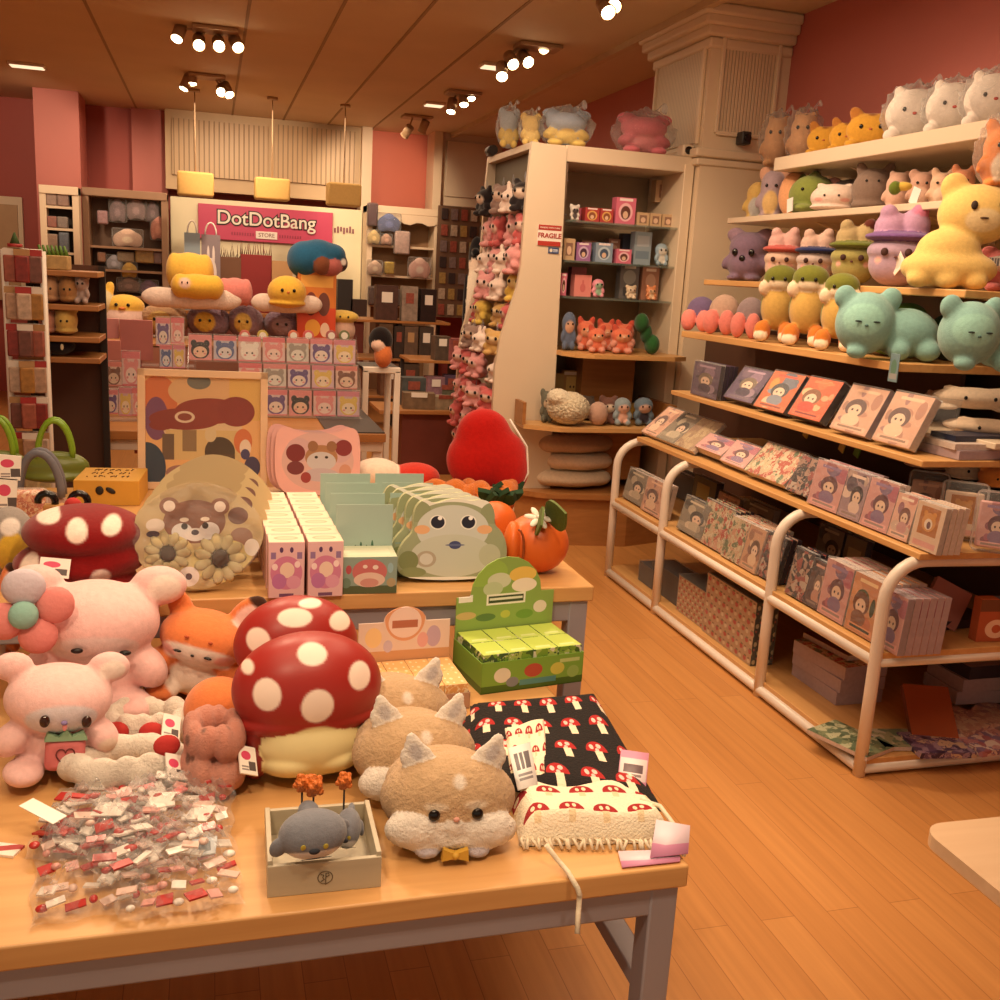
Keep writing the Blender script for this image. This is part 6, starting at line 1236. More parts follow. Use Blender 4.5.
wallp(critter('pinkw', (236, 130, 130), 'sit', 'round', face=(246, 226, 214), N=30), (978, 248, 1020, 290), 2.9, S7, 'pink and white plush at the right edge next to the big yellow one', -20)
q = onX(992, 262, 2.72)
tag(MB().box((0, 0, 0), (.06, .003, .035), rot=(0, -14, -20)).build('swing_tag', TAGB, None, q), 'white barcode tag at the right edge beside the yellow plush', 'tag')
# middle white shelf
W8 = [(critter('yb', (240, 200, 110), 'tall', 'none', belly=(206, 206, 206), N=30, eye=(0, 0, 0)), (743, 178, 768, 217), 'yellow and pale blue plush at the far end of the white wall shelf', 0), (critter('lavm', (190, 166, 180), 'tall', 'round', earc=(236, 180, 150), N=34, belly=(240, 200, 130)), (756, 163, 784, 216), 'lavender mouse plush with peach ears', 0), (dict(key='peachd', N=36, k=.05, blobs=[((0, 0, .5), (.4, .34, .5), (240, 170, 120))], paints=[((.3, -.1, .5), (.3, .5, .5), (140, 150, 70))]), (778, 168, 806, 215), 'peach sided green plush leaning on the green dino', 0),
    (critter('dino', (136, 148, 66), 'dome', 'none', N=44, eye=(.14, .1, .03), extra=[((.45, -.1, .2), (.3, .24, .18), (150, 160, 80)), ((-.1, -.3, .1), (.2, .2, .1), (146, 156, 76)), ((0, .1, .95), (.1, .2, .1), (120, 134, 56))]), (790, 164, 844, 215), 'big olive green dino plush with white tag, middle shelf', 0), (critter('greym', (128, 116, 120), 'dome', 'round', earc=(226, 160, 156), N=40, eye=(.16, .02, .03), cheek=(236, 160, 150)), (826, 168, 868, 212), 'dark grey round mouse plush with pink cheeks sitting behind', .0), (critter('whitem', (240, 214, 200), 'dome', 'tiny', N=40, eye=(.14, .04, .025), cheek=(240, 170, 160)), (812, 190, 852, 219), 'white pinkish round plush in front of the grey mouse', 0),
    (critter('greyc', (140, 116, 104), 'dome', 'cat', N=38, eye=(.13, .18, .025)), (852, 174, 888, 224), 'taupe rounded cat plush with tiny ears', 0), (critter('bei1', (226, 180, 160), 'tall', 'tiny', N=34), (882, 178, 908, 218), 'beige bear plush holding a green avocado, first of the beige row', 0), (critter('bei2', (214, 166, 146), 'tall', 'round', N=34, belly=(236, 196, 176)), (906, 176, 932, 216), 'rosy beige plush with square white tag, second of the beige row', 0), (critter('bei3', (232, 190, 160), 'tall', 'cat', N=34, belly=(244, 214, 190)), (926, 174, 952, 214), 'cream beige plush with dark stripes, third of the beige row', 0), (critter('bei4', (220, 140, 100), 'tall', 'cat', N=34), (946, 170, 972, 212), 'orange brown striped plush at the end of the beige row', 0)]
for d, b_, lb, up in W8:
    r = wallp(d, b_, {'white': 2.78, 'dark ': 3.0}.get(lb[:5], 2.88), S8, lb, -40)
    r.scale = (1, 1, .82 if lb[:3] in ('big', 'dar') else .9)
for i, (px, py, s_, lb) in enumerate(((790, 205, .05, 'white printed tag on the olive dino plush'), (915, 196, .05, 'square white tag on the rosy beige plush'))):
    q = onX(px, py, 2.72); tag(MB().box((0, 0, 0), (.003, s_, s_ * 1.3), rot=(30 * i - 10, 0, 0)).build('swing_tag', TAGB, None, q), lb, 'tag')
q = onX(900, 190, 2.72)
r = soft('avocado_plush', 'small green and yellow avocado plush held by the beige bear', 'plush toy', (float(q[0]), float(q[1]), float(q[2]) - .02), (.09, .05, .055), dict(key='avo', N=24, k=.05, blobs=[((0, 0, .5), (.3, .3, .4), (110, 130, 40)), ((.4, 0, .6), (.4, .24, .26), (236, 196, 80))]), rz=-40)
# topmost shelf
for i, b_ in enumerate(((760, 122, 788, 168), (786, 118, 816, 164))):
    wallp(critter('tansl', (226, 170, 120), 'tall', 'tiny', N=32), b_, 2.96, S9, ('farther', 'nearer')[i] + ' of two tan plush in clear bags at the far end of the top shelf', -40, bag=True)
gir = critter('giraffe', (222, 160, 50), 'lie', 'cat', N=40, earc=(190, 120, 50), eye=(.16, .05, .045), nose=(206, 110, 60), paints=[((.2, 0, .7), (.1, .3, .08), (160, 96, 40)), ((-.1, .2, .65), (.12, .2, .1), (160, 96, 40)), ((0, -.5, .76), (.07, .2, .05), (160, 96, 40))])
for i, b_ in enumerate(((808, 120, 838, 152), (830, 116, 860, 148), (848, 108, 890, 145))):
    wallp(gir, b_, 2.93, S9, ('smallest yellow giraffe plush, farthest on the top shelf', 'middle yellow giraffe plush on the top shelf', 'nearest and largest yellow giraffe plush on the top shelf')[i], -38)
q = onX(832, 156, 2.76); 
whc = critter('whitec', (240, 226, 216), 'lie', 'tiny', N=40, eye=(.15, .05, .035), nose=(206, 60, 50))
for i, b_ in enumerate(((886, 88, 934, 138), (926, 82, 972, 132), (964, 76, 1014, 128))):
    wallp(whc, b_, 2.95, S9, ('left', 'middle', 'right')[i] + ' of three white plush in crinkled clear bags on the top shelf', -36, bag=True, dd=.8)
q = onX(985, 170, 2.66)
d = critter('foxbag', (236, 140, 70), 'tall', 'cat', N=34, belly=(246, 226, 206))
r = soft('plush_toy', 'orange and white plush in clear bag hanging at the right edge', 'plush toy', (2.72, float(q[1]), 1.96), (.16, .14, .24), d, rz=-30); bagit(r, .16, .14, .24)
r = thing('security_camera', 'small black camera on the pilaster beside the tan bagged plush', 'camera', (2.97, 5.5, float(onY(758, 140, 5.5)[2])))
MB().box((0, 0, 0), (.06, .08, .07), bev=.008).build('camera_body', DARKGREY, r); MB().cyl((0, -.045, 0), .02, .02, 0, (90, 0, 0)).build('lens', BLACK, r)
# white plush cluster beyond the gondola end
for i, (b_, lb, c) in enumerate((((930, 370, 1000, 392), 'white plush lying under the plush shelf, upper one at right', (240, 214, 186)), ((945, 390, 1012, 408), 'white plush under the plush shelf, lower one at right', (236, 206, 176)), ((922, 370, 946, 384), 'small pinkish plush head under the plush shelf', (236, 190, 170)))):
    wallp(critter('wc%d' % i, c, 'lie', 'tiny', N=30, eye=(.15, .05, .03)), b_, 2.7 - .03 * i, 1.17 - .08 * (i == 1), lb, -20, dd=.9)
r = thing('white_shelf', 'thin white shelf ledge under the white plush near the right edge', 'shelf', (2.68, 2.95, 1.105)); MB().box((0, 0, -.012), (.36, .5, .022), bev=.003).build('shelf_board', WHITE, r); 
for s in (-.2, .2): MB().box((.1, s, -.043), (.02, .02, .04)).build('bracket', WHITE, r)
for i, (b_, lb, c) in enumerate((((905, 452, 950, 470), 'pink and black plush peeking under the book shelf end', (240, 190, 160)), ((945, 454, 985, 476), 'white plush with black ears under the book shelf end', (244, 220, 190)), ((978, 458, 1010, 480), 'orange plush at the right edge under the book shelf end', (230, 140, 60)))):
    wallp(critter('pk%d' % i, c, 'dome', 'round', earc=(40, 30, 30) if i < 2 else c, N=28), b_, 2.62, .93, lb, -20)
r = thing('wire_basket', 'low tray holding plush under the book shelf end', 'tray', (2.7, 2.9, .775)); MB().box((0, 0, .07), (.26, .4, .14), bev=.01).build('tray_body', DARKGREY, r)
# ---------------------------------------------------------------- white cabinet with wavy side fins and glass shelves
CY = 5.6
wave = [(532, 141), (567, 148), (563, 230), (558, 330), (552, 440), (547, 545), (497, 538), (493, 470), (493, 405), (495, 368), (500, 340), (506, 321), (512, 303), (517, 288), (521, 265), (524, 225), (527, 185)]
wp = [(float(onY(x, y, CY)[0]), max(.0, float(onY(x, y, CY)[2]))) for x, y in wave]
xl, xr, ztop = wp[0][0], 2.725, wp[0][1]
cb_ = thing('white_cabinet', 'tall white display cabinet with glass shelves and wavy edged side fins', 'cabinet', ((xl + xr) / 2, 5.9, 0))
co = lambda x, y, z=0: (x - (xl + xr) / 2, y - 5.9, z)
wl = [(a - (xl + xr) / 2, b) for a, b in wp]
MB().prism(wl, CY - 5.9, CY - 5.9 + .035, 0).build('side_fin', WHITE, cb_)
MB().prism(wl, .62, .655, 0).build('side_fin', WHITE, cb_)
xi = wp[1][0]
MB().box(co((xi + xr) / 2, 6.0, ztop - .045), (xr - xi, .78, .09), bev=.006).box(co((xl + xi) / 2, 6.08, ztop - .02), (xi - xl, .9, .035)).build('top_panel', WHITE, cb_)
MB().box(co((xi + xr) / 2, 6.12, ztop / 2), (xr - xi, .03, ztop - .09)).build('back_panel', mat('greige_back_panel', (178, 150, 118), .6), cb_)
MB().box(co(xr - .03, 5.85, ztop / 2), (.06, .5, ztop - .09), bev=.004).build('side_post', CREAM, cb_)
MB().box(co(xi + .01, 6.08, (ztop + .3) / 2), (.03, .9, ztop - .34)).build('slat_panel', mat('greige_slatwall', (150, 122, 98), .6, var=.15, vs=20), cb_)
hd = [(5.66 - 5.9, ztop - .04), (.62, ztop - .04)] + [(.62 - .07 * i, ztop - .17 - .035 * abs(math.sin(i * .8))) for i in range(13)]
MB().prism(hd, xl + .05 - (xl + xr) / 2, xl + .065 - (xl + xr) / 2, 0, 'yz').build('scalloped_header', mat('grey_green_header', (110, 100, 80), .6), cb_)
GZ = (1.892, 1.667, 1.462)
for z in GZ: MB().box(co((xi + xr) / 2, 5.83, z - .006), (xr - xi - .09, .42, .012)).build('glass_shelf', GLASS, cb_)
def wshelf(pts, z, t=.025): MB().prism([co(x, y)[:2] for x, y in pts], z - t, z, 0, 'xy').build('wood_shelf', WOODX, cb_)
AZ, BZ = 1.15, .735
wshelf([(xi + .02, 6.05), (xi + .02, 5.5), (2.0, 5.4), (2.1, 5.36), (2.6, 5.36), (2.7, 5.42), (2.7, 6.05)], AZ)
wshelf([(1.72, 5.58), (1.72, 5.42), (1.9, 5.3), (2.5, 5.3), (2.64, 5.42), (2.66, 5.6), (2.66, 6.0), (xi + .02, 6.0), (xi + .02, 5.58)], BZ)
MB().box(co(2.33, 5.85, (BZ + AZ) / 2), (.34, .3, AZ - BZ - .03)).box(co(2.3, 5.8, .55), (.5, .36, .36)).build('centre_column', WOODD, cb_)
for a, b in (((1.72, 5.58), (1.72, 5.42)), ((2.64, 5.42), (2.66, 5.9))):
    MB().box(co((a[0] + b[0]) / 2, (a[1] + b[1]) / 2, BZ + .06), (.02 + abs(a[0] - b[0]), abs(a[1] - b[1]), .13)).build('end_lip', WOODD, cb_)
MB().prism([co(x, y)[:2] for x, y in ((1.75, 6.1), (1.75, 5.6), (1.9, 5.48), (2.4, 5.4), (2.7, 5.5), (2.7, 6.1))], .0, .29, 0, 'xy').prism([co(x, y)[:2] for x, y in ((1.73, 6.1), (1.73, 5.58), (1.89, 5.45), (2.4, 5.37), (2.72, 5.47), (2.72, 6.1))], .29, .32, 0, 'xy').build('base', WOODD, cb_)
# folded cream cushions on the base
for i, (b_, c) in enumerate((((535, 468, 612, 496), (250, 226, 194)), ((545, 450, 612, 476), (246, 216, 184)), ((536, 434, 606, 456), (206, 170, 140)))):
    x0, y0, x1, y1 = b_; q = onY((x0 + x1) / 2, y1, 5.52)
    soft('floor_cushion', ('lowest cream fleece cushion on the wooden cabinet base', 'middle fleece cushion folded on the cabinet base', 'topmost brownish fleece cushion on the cabinet base')[i], 'cushion', (2.12 + .03 * (i == 1), 5.66, .322 + .105 * i), (.5 if i != 1 else .44, .34, .12), pillow('fc%d' % i, c, mat=FUR), rz=3 * i)
# signs on the fin
k = depth((1.85, 5.6, 1.6)) / 1000
q = onY(549.5, 235.5, CY - .004)
fs = thing('fragile_sign', 'red and white notice with bold lettering on the white cabinet fin', 'sign', q)
MB().box((0, 0, 0), (25 * k, .004, 20 * k)).box((0, -.003, 7.4 * k), (24 * k, .002, 5 * k), 1).box((0, -.003, -7.8 * k), (24 * k, .002, 4.4 * k), 1).build('sign_board', [PAPER, mat('sign_red', (196, 50, 36), .5)], fs)
text('sign_lettering', 'FRAGILE', 6.6 * k, mat('sign_red_ink', (190, 44, 34), .5), fs, (0, -.004, -.4 * k), off=.0008)
text('sign_lettering', 'HANDLE WITH CARE', 2.2 * k, PAPER, fs, (0, -.0048, 7.2 * k))
q = onY(553, 251, CY - .004); q = onY(553.5, 251, CY - .004)
tag(MB().box((0, 0, 0), (11 * k, .004, 6 * k)).build('blue_sticker', decal('blue_notice_sticker', (60, 80, 130), [('e', .25, .5, .14, .3, (230, 220, 200)), ('r', .66, .6, .22, .1, (200, 206, 220)), ('r', .66, .35, .22, .08, (170, 180, 206))]), None, onY(553.5, 250.5, CY - .004)), 'small blue sticker under the red and white notice', 'sticker')
# goods on glass
S_ = lambda c, n: mat('plain_' + n, c, .4)
def onshelf(box, z, y, kind, lb, front, side=None, d=.09, nm=None, cat='box', rz=0):
    x0, y0, x1, y1 = box; p = onY((x0 + x1) / 2, y1, y); k = depth(p) / 1000
    w, h = (x1 - x0) * k, (y1 - y0) * k
    return carton(nm or 'figure_box', lb, cat, (float(p[0]), y + d / 2, z + .001), w, d, h, front, side or front, None, rz)
def round_win(n, base, ring, inner): return decal(n, base, [('e', .5, .46, .36, .34, ring), ('e', .5, .44, .25, .25, inner), ('e', .5, .36, .13, .14, (230, 190, 160)), ('r', .5, .92, .34, .05, (246, 226, 226))])
PKB = round_win('pink_window_box', (226, 110, 140), (246, 190, 200), (110, 60, 50)); RDB = round_win('red_window_box', (190, 60, 60), (230, 170, 90), (150, 80, 50)); CRB = decal('cream_figure_box', (206, 170, 130), [('r', .5, .5, .3, .3, (150, 110, 90)), ('e', .5, .45, .2, .2, (230, 190, 160))])
PUB = round_win('purple_window_box', (170, 110, 170), (210, 180, 214), (80, 46, 70)); BLB = round_win('blue_window_box', (140, 160, 186), (190, 206, 220), (70, 90, 120)); GYB = decal('grey_figure_box', (110, 104, 104), [('e', .5, .6, .34, .2, (150, 146, 140)), ('r', .5, .88, .3, .04, (200, 190, 180)), ('r', .5, .2, .3, .12, (80, 74, 76))])
BGB = decal('rose_beige_box', (176, 120, 96), [('e', .5, .55, .3, .22, (206, 160, 136)), ('r', .5, .88, .3, .04, (230, 200, 180))])
for b_, z, y, lb, f in (((577, 186, 612, 200), GZ[0], 5.86, 'long pink box behind the red ones on the top glass shelf', S_((206, 96, 120), 'rose')), ((585, 198, 600, 212), GZ[0], 5.72, 'red box with yellow figure window on the top glass shelf, left', RDB), ((600, 199, 614, 213), GZ[0], 5.72, 'red box with yellow figure window on the top glass shelf, right', RDB), ((615, 188, 636, 214), GZ[0], 5.72, 'pink box with large round window on the top glass shelf', PKB), ((637, 203, 650, 216), GZ[0], 5.72, 'low cream boxed figure set, left end', CRB), ((650, 204, 662, 217), GZ[0], 5.72, 'low cream boxed figure set, middle', CRB), ((662, 205, 675, 218), GZ[0], 5.72, 'low cream boxed figure set, right end', CRB), ((655, 192, 673, 206), GZ[0] + .0, 5.9, 'brown carton behind the cream set on the top glass shelf', BGB), ((655, 171, 674, 192), GZ[0] + .16, 5.9, 'tall cream carton standing highest on the top glass shelf', CRB),
    ((563, 232, 575, 253), GZ[1], 5.7, 'cream card with brown print at the left of the middle glass shelf', CRB), ((576, 236, 591, 254), GZ[1], 5.72, 'purple radio shaped box with round window', PUB), ((595, 236, 613, 255), GZ[1], 5.72, 'pale blue box with round window and small figure', BLB), ((582, 219, 597, 240), GZ[1], 5.88, 'dusty pink carton behind the purple box', BGB), ((608, 226, 620, 250), GZ[1], 5.88, 'dull rose carton behind the blue box', BGB), ((616, 242, 632, 256), GZ[1], 5.72, 'small bright pink box on the middle glass shelf', PKB), ((622, 216, 640, 246), GZ[1], 5.9, 'navy grey carton standing at the back of the middle glass shelf', S_((80, 84, 104), 'slate')), ((633, 225, 651, 257), GZ[1], 5.74, 'pale blue cube box on the middle glass shelf', decal('pale_blue_cube', (150, 166, 180), [('r', .5, .72, .36, .16, (180, 186, 196)), ('r', .5, .3, .4, .12, (120, 140, 160))])),
    ((560, 274, 566, 296), GZ[2], 5.68, 'lilac pink carton peeping past the white fin', PKB), ((570, 262, 586, 290), GZ[2], 5.84, 'tall rose carton at the back of the lowest glass shelf', S_((196, 100, 106), 'brick_rose')), ((573, 277, 591, 298), GZ[2], 5.7, 'salmon box with bottle drawing on the lowest glass shelf', decal('salmon_bottle_box', (236, 140, 134), [('e', .5, .4, .16, .2, (220, 110, 110)), ('r', .5, .66, .05, .1, (220, 110, 110))])), ((618, 263, 638, 298), GZ[2], 5.76, 'grey printed tall box on the lowest glass shelf', GYB), ((640, 266, 658, 299), GZ[2], 5.76, 'rose beige tall box on the lowest glass shelf', BGB)):
    onshelf(b_, z, y, 0, lb, f, d=.07)
def figurine(b_, z, y, lb, c1, c2, ear='none'):
    x0, y0, x1, y1 = b_; p = onY((x0 + x1) / 2, y1, y); k = depth(p) / 1000
    return soft('figurine', lb, 'figurine', (float(p[0]), y, z + .001), ((x1 - x0) * k, (x1 - x0) * k * .8, (y1 - y0) * k), critter('fig%s%s%s' % (c1[0], c2[1], ear), c1, 'sit', ear, belly=c2, face=c2, N=22, mt=SHINY, eye=(.13, 0, .05)))
figurine((569, 195, 580, 211), GZ[0], 5.7, 'white round clock figurine at the left of the top glass shelf', (226, 214, 206), (90, 80, 80), 'round')
figurine((653, 238, 668, 260), GZ[1], 5.72, 'pale blue glass figurine at the right of the middle glass shelf', (150, 176, 196), (220, 214, 206))
figurine((590, 279, 604, 297), GZ[2], 5.7, 'pink and mint round bottle figurine on the lowest glass shelf', (236, 150, 170), (150, 190, 160))
figurine((624, 286, 636, 300), GZ[2], 5.68, 'little cream figurine before the grey box', (214, 190, 160), (236, 214, 190), 'round')
figurine((644, 286, 656, 301), GZ[2], 5.68, 'little orange figurine before the rose beige box', (226, 140, 90), (240, 200, 160), 'cat')
# plush on the wooden steps
def stepp(b_, z, y, lb, d, rz=-6, dd=.9):
    x0, y0, x1, y1 = b_; p = onY((x0 + x1) / 2, y1, y); k = depth(p) / 1000
    return soft('plush_toy', lb, 'plush toy', (float(p[0]), y + .05, z + .001), ((x1 - x0) * k, (x1 - x0) * k * dd, (y1 - y0) * k), d, rz=rz)
OP = critter('coralp', (232, 116, 84), 'sit', 'cat', earc=(206, 80, 60), face=(240, 170, 130), N=30, eye=(.14, .03, .04), nose=(246, 214, 190), limb=(226, 150, 130))
for i, (b_, y) in enumerate((((577, 312, 598, 346), 5.58), ((597, 312, 618, 344), 5.62), ((615, 314, 638, 346), 5.58), ((588, 324, 609, 352), 5.44), ((611, 324, 636, 353), 5.44))):
    stepp(b_, AZ, y, 'coral plush with peach face on the upper wooden step, ' + ('back row left', 'back row middle', 'back row right', 'front row left', 'front row right')[i], OP)
stepp((562, 312, 578, 350), AZ, 5.55, 'blue and grey doll plush at the left of the upper wooden step', critter('bluedoll', (96, 110, 140), 'sit', 'none', face=(220, 170, 140), N=26))
stepp((636, 310, 662, 350), AZ, 5.5, 'dark green bumpy plush at the right of the upper wooden step', dict(key='greenp', N=32, k=.04, mat=PLUSH, blobs=[((-.2, 0, .75), (.25, .24, .24), (44, 96, 46)), ((0, 0, .5), (.2, .2, .24), (40, 90, 44)), ((.22, -.05, .25), (.26, .24, .24), (46, 104, 50))]))
for i, (b_, lb, f) in enumerate((((553, 355, 564, 384), 'slim yellow carton left of the pair under the upper step', S_((206, 170, 100), 'straw')), ((563, 354, 581, 386), 'yellow window carton under the upper step', decal('yellow_window_carton', (196, 150, 90), [('r', .5, .46, .36, .36, (232, 196, 110)), ('r', .5, .92, .5, .05, (240, 220, 200)), ('e', .4, .5, .05, .04, (90, 60, 40)), ('e', .6, .5, .05, .04, (90, 60, 40))])), ((583, 358, 590, 390), 'narrow dark carton right of the yellow window carton', S_((70, 56, 60), 'umber')))):
    onshelf(b_, BZ + .08, 5.8, 0, lb, f, d=.06)
MB().box(co(2.1, 5.86, BZ + .04), (.3, .18, .08)).build('riser_block', WOODD, cb_)
for i, (b_, y, lb, d) in enumerate((((546, 391, 592, 428), 5.36, 'shaggy white long haired plush on the lower wooden step', dict(key='shagw', N=40, k=.06, mat=FUR, fuzz=.05, blobs=[((.06, 0, .45), (.46, .38, .44), (240, 222, 190)), ((-.2, -.1, .75), (.24, .24, .22), (244, 228, 200))])), ((590, 404, 610, 428), 5.36, 'pinkish beige fuzzy plush beside the shaggy white one', dict(key='shagb', N=26, k=.06, mat=FUR, blobs=[((0, 0, .5), (.5, .4, .5), (214, 170, 150))])), ((600, 395, 620, 424), 5.42, 'brown and white plush in the middle of the lower step', critter('panda2', (120, 80, 70), 'sit', 'round', face=(240, 220, 200), N=26)), ((614, 400, 634, 428), 5.38, 'pale blue and pink doll plush on the lower step, left', critter('bpd', (150, 166, 176), 'sit', 'none', face=(240, 190, 170), belly=(236, 180, 160), N=26)), ((634, 400, 656, 428), 5.4, 'grey blue doll plush on the lower step, right', critter('bpd2', (110, 130, 150), 'sit', 'none', face=(226, 180, 160), belly=(60, 50, 60), N=26)), ((556, 378, 576, 394), 5.55, 'black plush lying behind the shaggy white one', critter('blk', (40, 28, 28), 'lie', 'cat', N=24)), ((541, 388, 556, 422), 5.46, 'grey green plush at the left end of the lower step', critter('gg', (110, 110, 96), 'sit', 'round', face=(226, 206, 180), N=26)), ((572, 386, 600, 410), 5.6, 'grey round plush behind on the lower step', critter('gr', (130, 116, 106), 'dome', 'tiny', N=24)), ((626, 390, 650, 406), 5.66, 'mustard yellow plush behind the doll plush', critter('mst', (190, 150, 60), 'dome', 'none', N=24)))):
    stepp(b_, BZ, y, lb, d)
# bagged plush on the cabinet top
for b_, y, lb, c, f in (((498, 108, 524, 152), 5.95, 'bagged blue and yellow plush with pointed bag tip on the cabinet corner', (190, 196, 206), (240, 206, 110)), ((521, 110, 546, 146), 5.75, 'bagged yellow plush between the others on the cabinet top', (226, 190, 110), (240, 206, 120)), ((540, 106, 598, 148), 5.7, 'large bagged pale blue plush with yellow feet on the cabinet top', (164, 174, 196), (240, 206, 110)), ((614, 108, 680, 154), 5.72, 'large bagged pink plush on the cabinet top', (232, 120, 136), (236, 140, 150))):
    x0, y0, x1, y1 = b_; p = onY((x0 + x1) / 2, y1, y); k = depth(p) / 1000; w, h = (x1 - x0) * k * .86, (y1 - y0) * k * .88
    d = critter('bagp%d' % c[0], c, 'sit', 'round', belly=f, limb=f if c[0] != 232 else c, N=36, eye=(0, 0, 0))
    r = soft('plush_toy', lb, 'plush toy', (float(p[0]), y + .08, ztop + .002), (w, w * .7, h), d, rz=-8); bagit(r, w, w * .7, h)
p = onY(688, 152, 5.62); r = thing('security_camera', 'small white dome camera on the cabinet corner beside the pilaster', 'camera', (float(p[0]), 5.66, ztop))
MB().box((0, 0, .035), (.07, .09, .07), bev=.012).build('camera_body', WHITE, r); MB().cyl((0, -.046, .035), .022, .012, 0, (90, 0, 0)).build('lens', BLACK, r)
p = onY(493, 150, 6.4); tag(MB().cyl((0, 0, .03), .03, .1, 0, (90, 0, 0)).box((0, .02, .005), (.04, .05, .012)).build('security_camera', DARKGREY, None, (float(p[0]), 6.44, ztop + .001)), 'black camera on the far end of the cabinet top', 'camera')
# charms and packs pegged on the aisle side of the cabinet
rnd = random.Random(11)
CH = [critter('charm%d' % i, c, 'sit', e, face=f, N=20, eye=(.13, .0, .05)) for i, (c, f, e) in enumerate((((40, 32, 34), (236, 210, 190), 'cat'), ((206, 90, 90), (240, 206, 190), 'round'), ((240, 214, 200), (246, 226, 214), 'long'), ((226, 150, 150), (246, 214, 206), 'cat'), ((206, 160, 90), (240, 210, 160), 'round'), ((150, 120, 110), (230, 200, 180), 'round'), ((230, 190, 80), (244, 220, 150), 'none')))]
CN = ['black', 'red', 'long eared', 'pink', 'tan', 'brown', 'yellow']
ROWS = ((2.02, .17, (0, 2, 5, 0)), (1.83, .17, (1, 3, 1, 3)), (1.66, .16, (3, 2, 3, 2)), (1.5, .16, (6, 2, 3, 2)), (1.33, .14, (1, 4, 6, 1)), (1.18, .14, (4, 2, 5, 2)), (1.02, .14, (2, 3, 1, 3)), (.84, .14, (1, 3, 1, 3)), (.66, .15, (3, 1, 3, 1)), (.5, .15, (1, 1, 3, 1)))
PEG = MB().tube([(0.1, 0, 0), (-.08, 0, 0), (-.085, 0, .015)], .004, 0, 6).mesh(STEEL)
LOOP = MB().tube([(0, .002, 0), (0, .006, .03), (0, .0, .06), (0, -.006, .03), (0, -.002, 0)], .0015, 0, 5, True).mesh(STEEL)
for j, (z, h, ks) in enumerate(ROWS):
    xf = np.interp(z, [.0, .4, .74, 1.1, 1.33, 1.6, 2.3], [1.62, 1.6, 1.6, 1.6, 1.66, 1.71, 1.73])
    for i in range(4):
        k_ = ks[i]; y = 5.72 + .225 * i + rnd.uniform(-.03, .03)
        r = soft('plush_charm', '%s plush charm on the cabinet side, %s hook from the front, %s row down' % (CN[k_], ORD[i], ORD[j]), 'keychain', (float(xf) - .0 + rnd.uniform(-.04, .05), y, z - h * .6), (.17, .13, h * 1.12), CH[k_], rz=-70 + rnd.uniform(-25, 25), group='plush charms on the cabinet side')
        link('hanging_loop', LOOP, r, (0, 0, h - .004))
        if i % 2 == 0: link('peg_hook', PEG, cb_, co(float(xf) + .17, y, z + h * .55))
# ---------------------------------------------------------------- sign wall at the far end
BY = 11.75
sb = thing('sign_wall_board', 'tall cream board behind the counter carrying the pink shop sign', 'display board', onY(266, 260, BY))
def rel(o, p): return Vector(p) - Vector(o.location)
bb = MB(); c0 = sb.location
for (x0, y0, x1, y1, m, dy) in ((170, 187, 363, 350, 0, 0),):
    A, B = onY(x0, y0 + 9, BY), onY(x1, y0 + 9, BY); C = onY((x0 + x1) / 2, y1, BY)
    bb.box(rel(sb, ((A[0] + B[0]) / 2, BY + .03, (A[2] + C[2]) / 2)), (B[0] - A[0], .06, A[2] - C[2]), 0, bev=.01)
bb.build('board', mat('pale_cream_board', (236, 226, 190), .5, var=.03), sb)
A, B, C, D = onY(198, 203, BY - .05), onY(333, 213, BY - .05), onY(198, 238, BY - .05), onY(265, 224, BY - .05)
sw, sh = float(B[0] - A[0]), float(A[2] - C[2])
sg = thing('shop_sign', 'wide deep pink shop sign with outlined white lettering on the cream board', 'sign', (float(A[0] + B[0]) / 2, BY - .04, float(A[2] + C[2]) / 2 + .0))
MB().box((0, .015, 0), (sw, .04, sh), bev=.004).build('sign_panel', mat('magenta_sign_panel', (206, 62, 104), .45, var=.03), sg)
text('sign_lettering_outline', 'DotDotBang', sh * .56, mat('black_outline', (30, 16, 20), .5), sg, (.0, -.008, sh * .13), off=.014, ext=.004)
text('sign_lettering', 'DotDotBang', sh * .56, mat('white_lettering', (250, 240, 226), .4), sg, (.0, -.016, sh * .13), off=.002, ext=.004)
MB().box((0, -.01, -sh * .3), (sw * .16, .012, sh * .22), bev=.004).build('sign_plate', PAPER, sg)
text('sign_plate_lettering', 'STORE', sh * .16, mat('brown_lettering', (150, 90, 90), .5), sg, (0, -.018, -sh * .3), ext=.001)
dots = MB()
for s in (-1, 1):
    for i in range(9): dots.box((s * (sw * .1 + .028 * i), -.007, -sh * .3), (.012, .004, .03), 0)
dots.build('small_print_marks', mat('dark_pink_print', (160, 40, 76), .5), sg)
A = onY(344, 230, BY - .02)
sm_ = MB()
for i in range(7): sm_.box((-.1 + .034 * i, 0, .02 * ((i * 7) % 3 - 1) * .4), (.02, .004, .05 + .02 * (i % 2)))
tag(sm_.build('wall_lettering', mat('mauve_lettering', (150, 90, 100), .6), None, (float(A[0]), BY - .008, float(A[2]))), 'small faded mauve lettering on the cream board right of the sign', 'lettering')
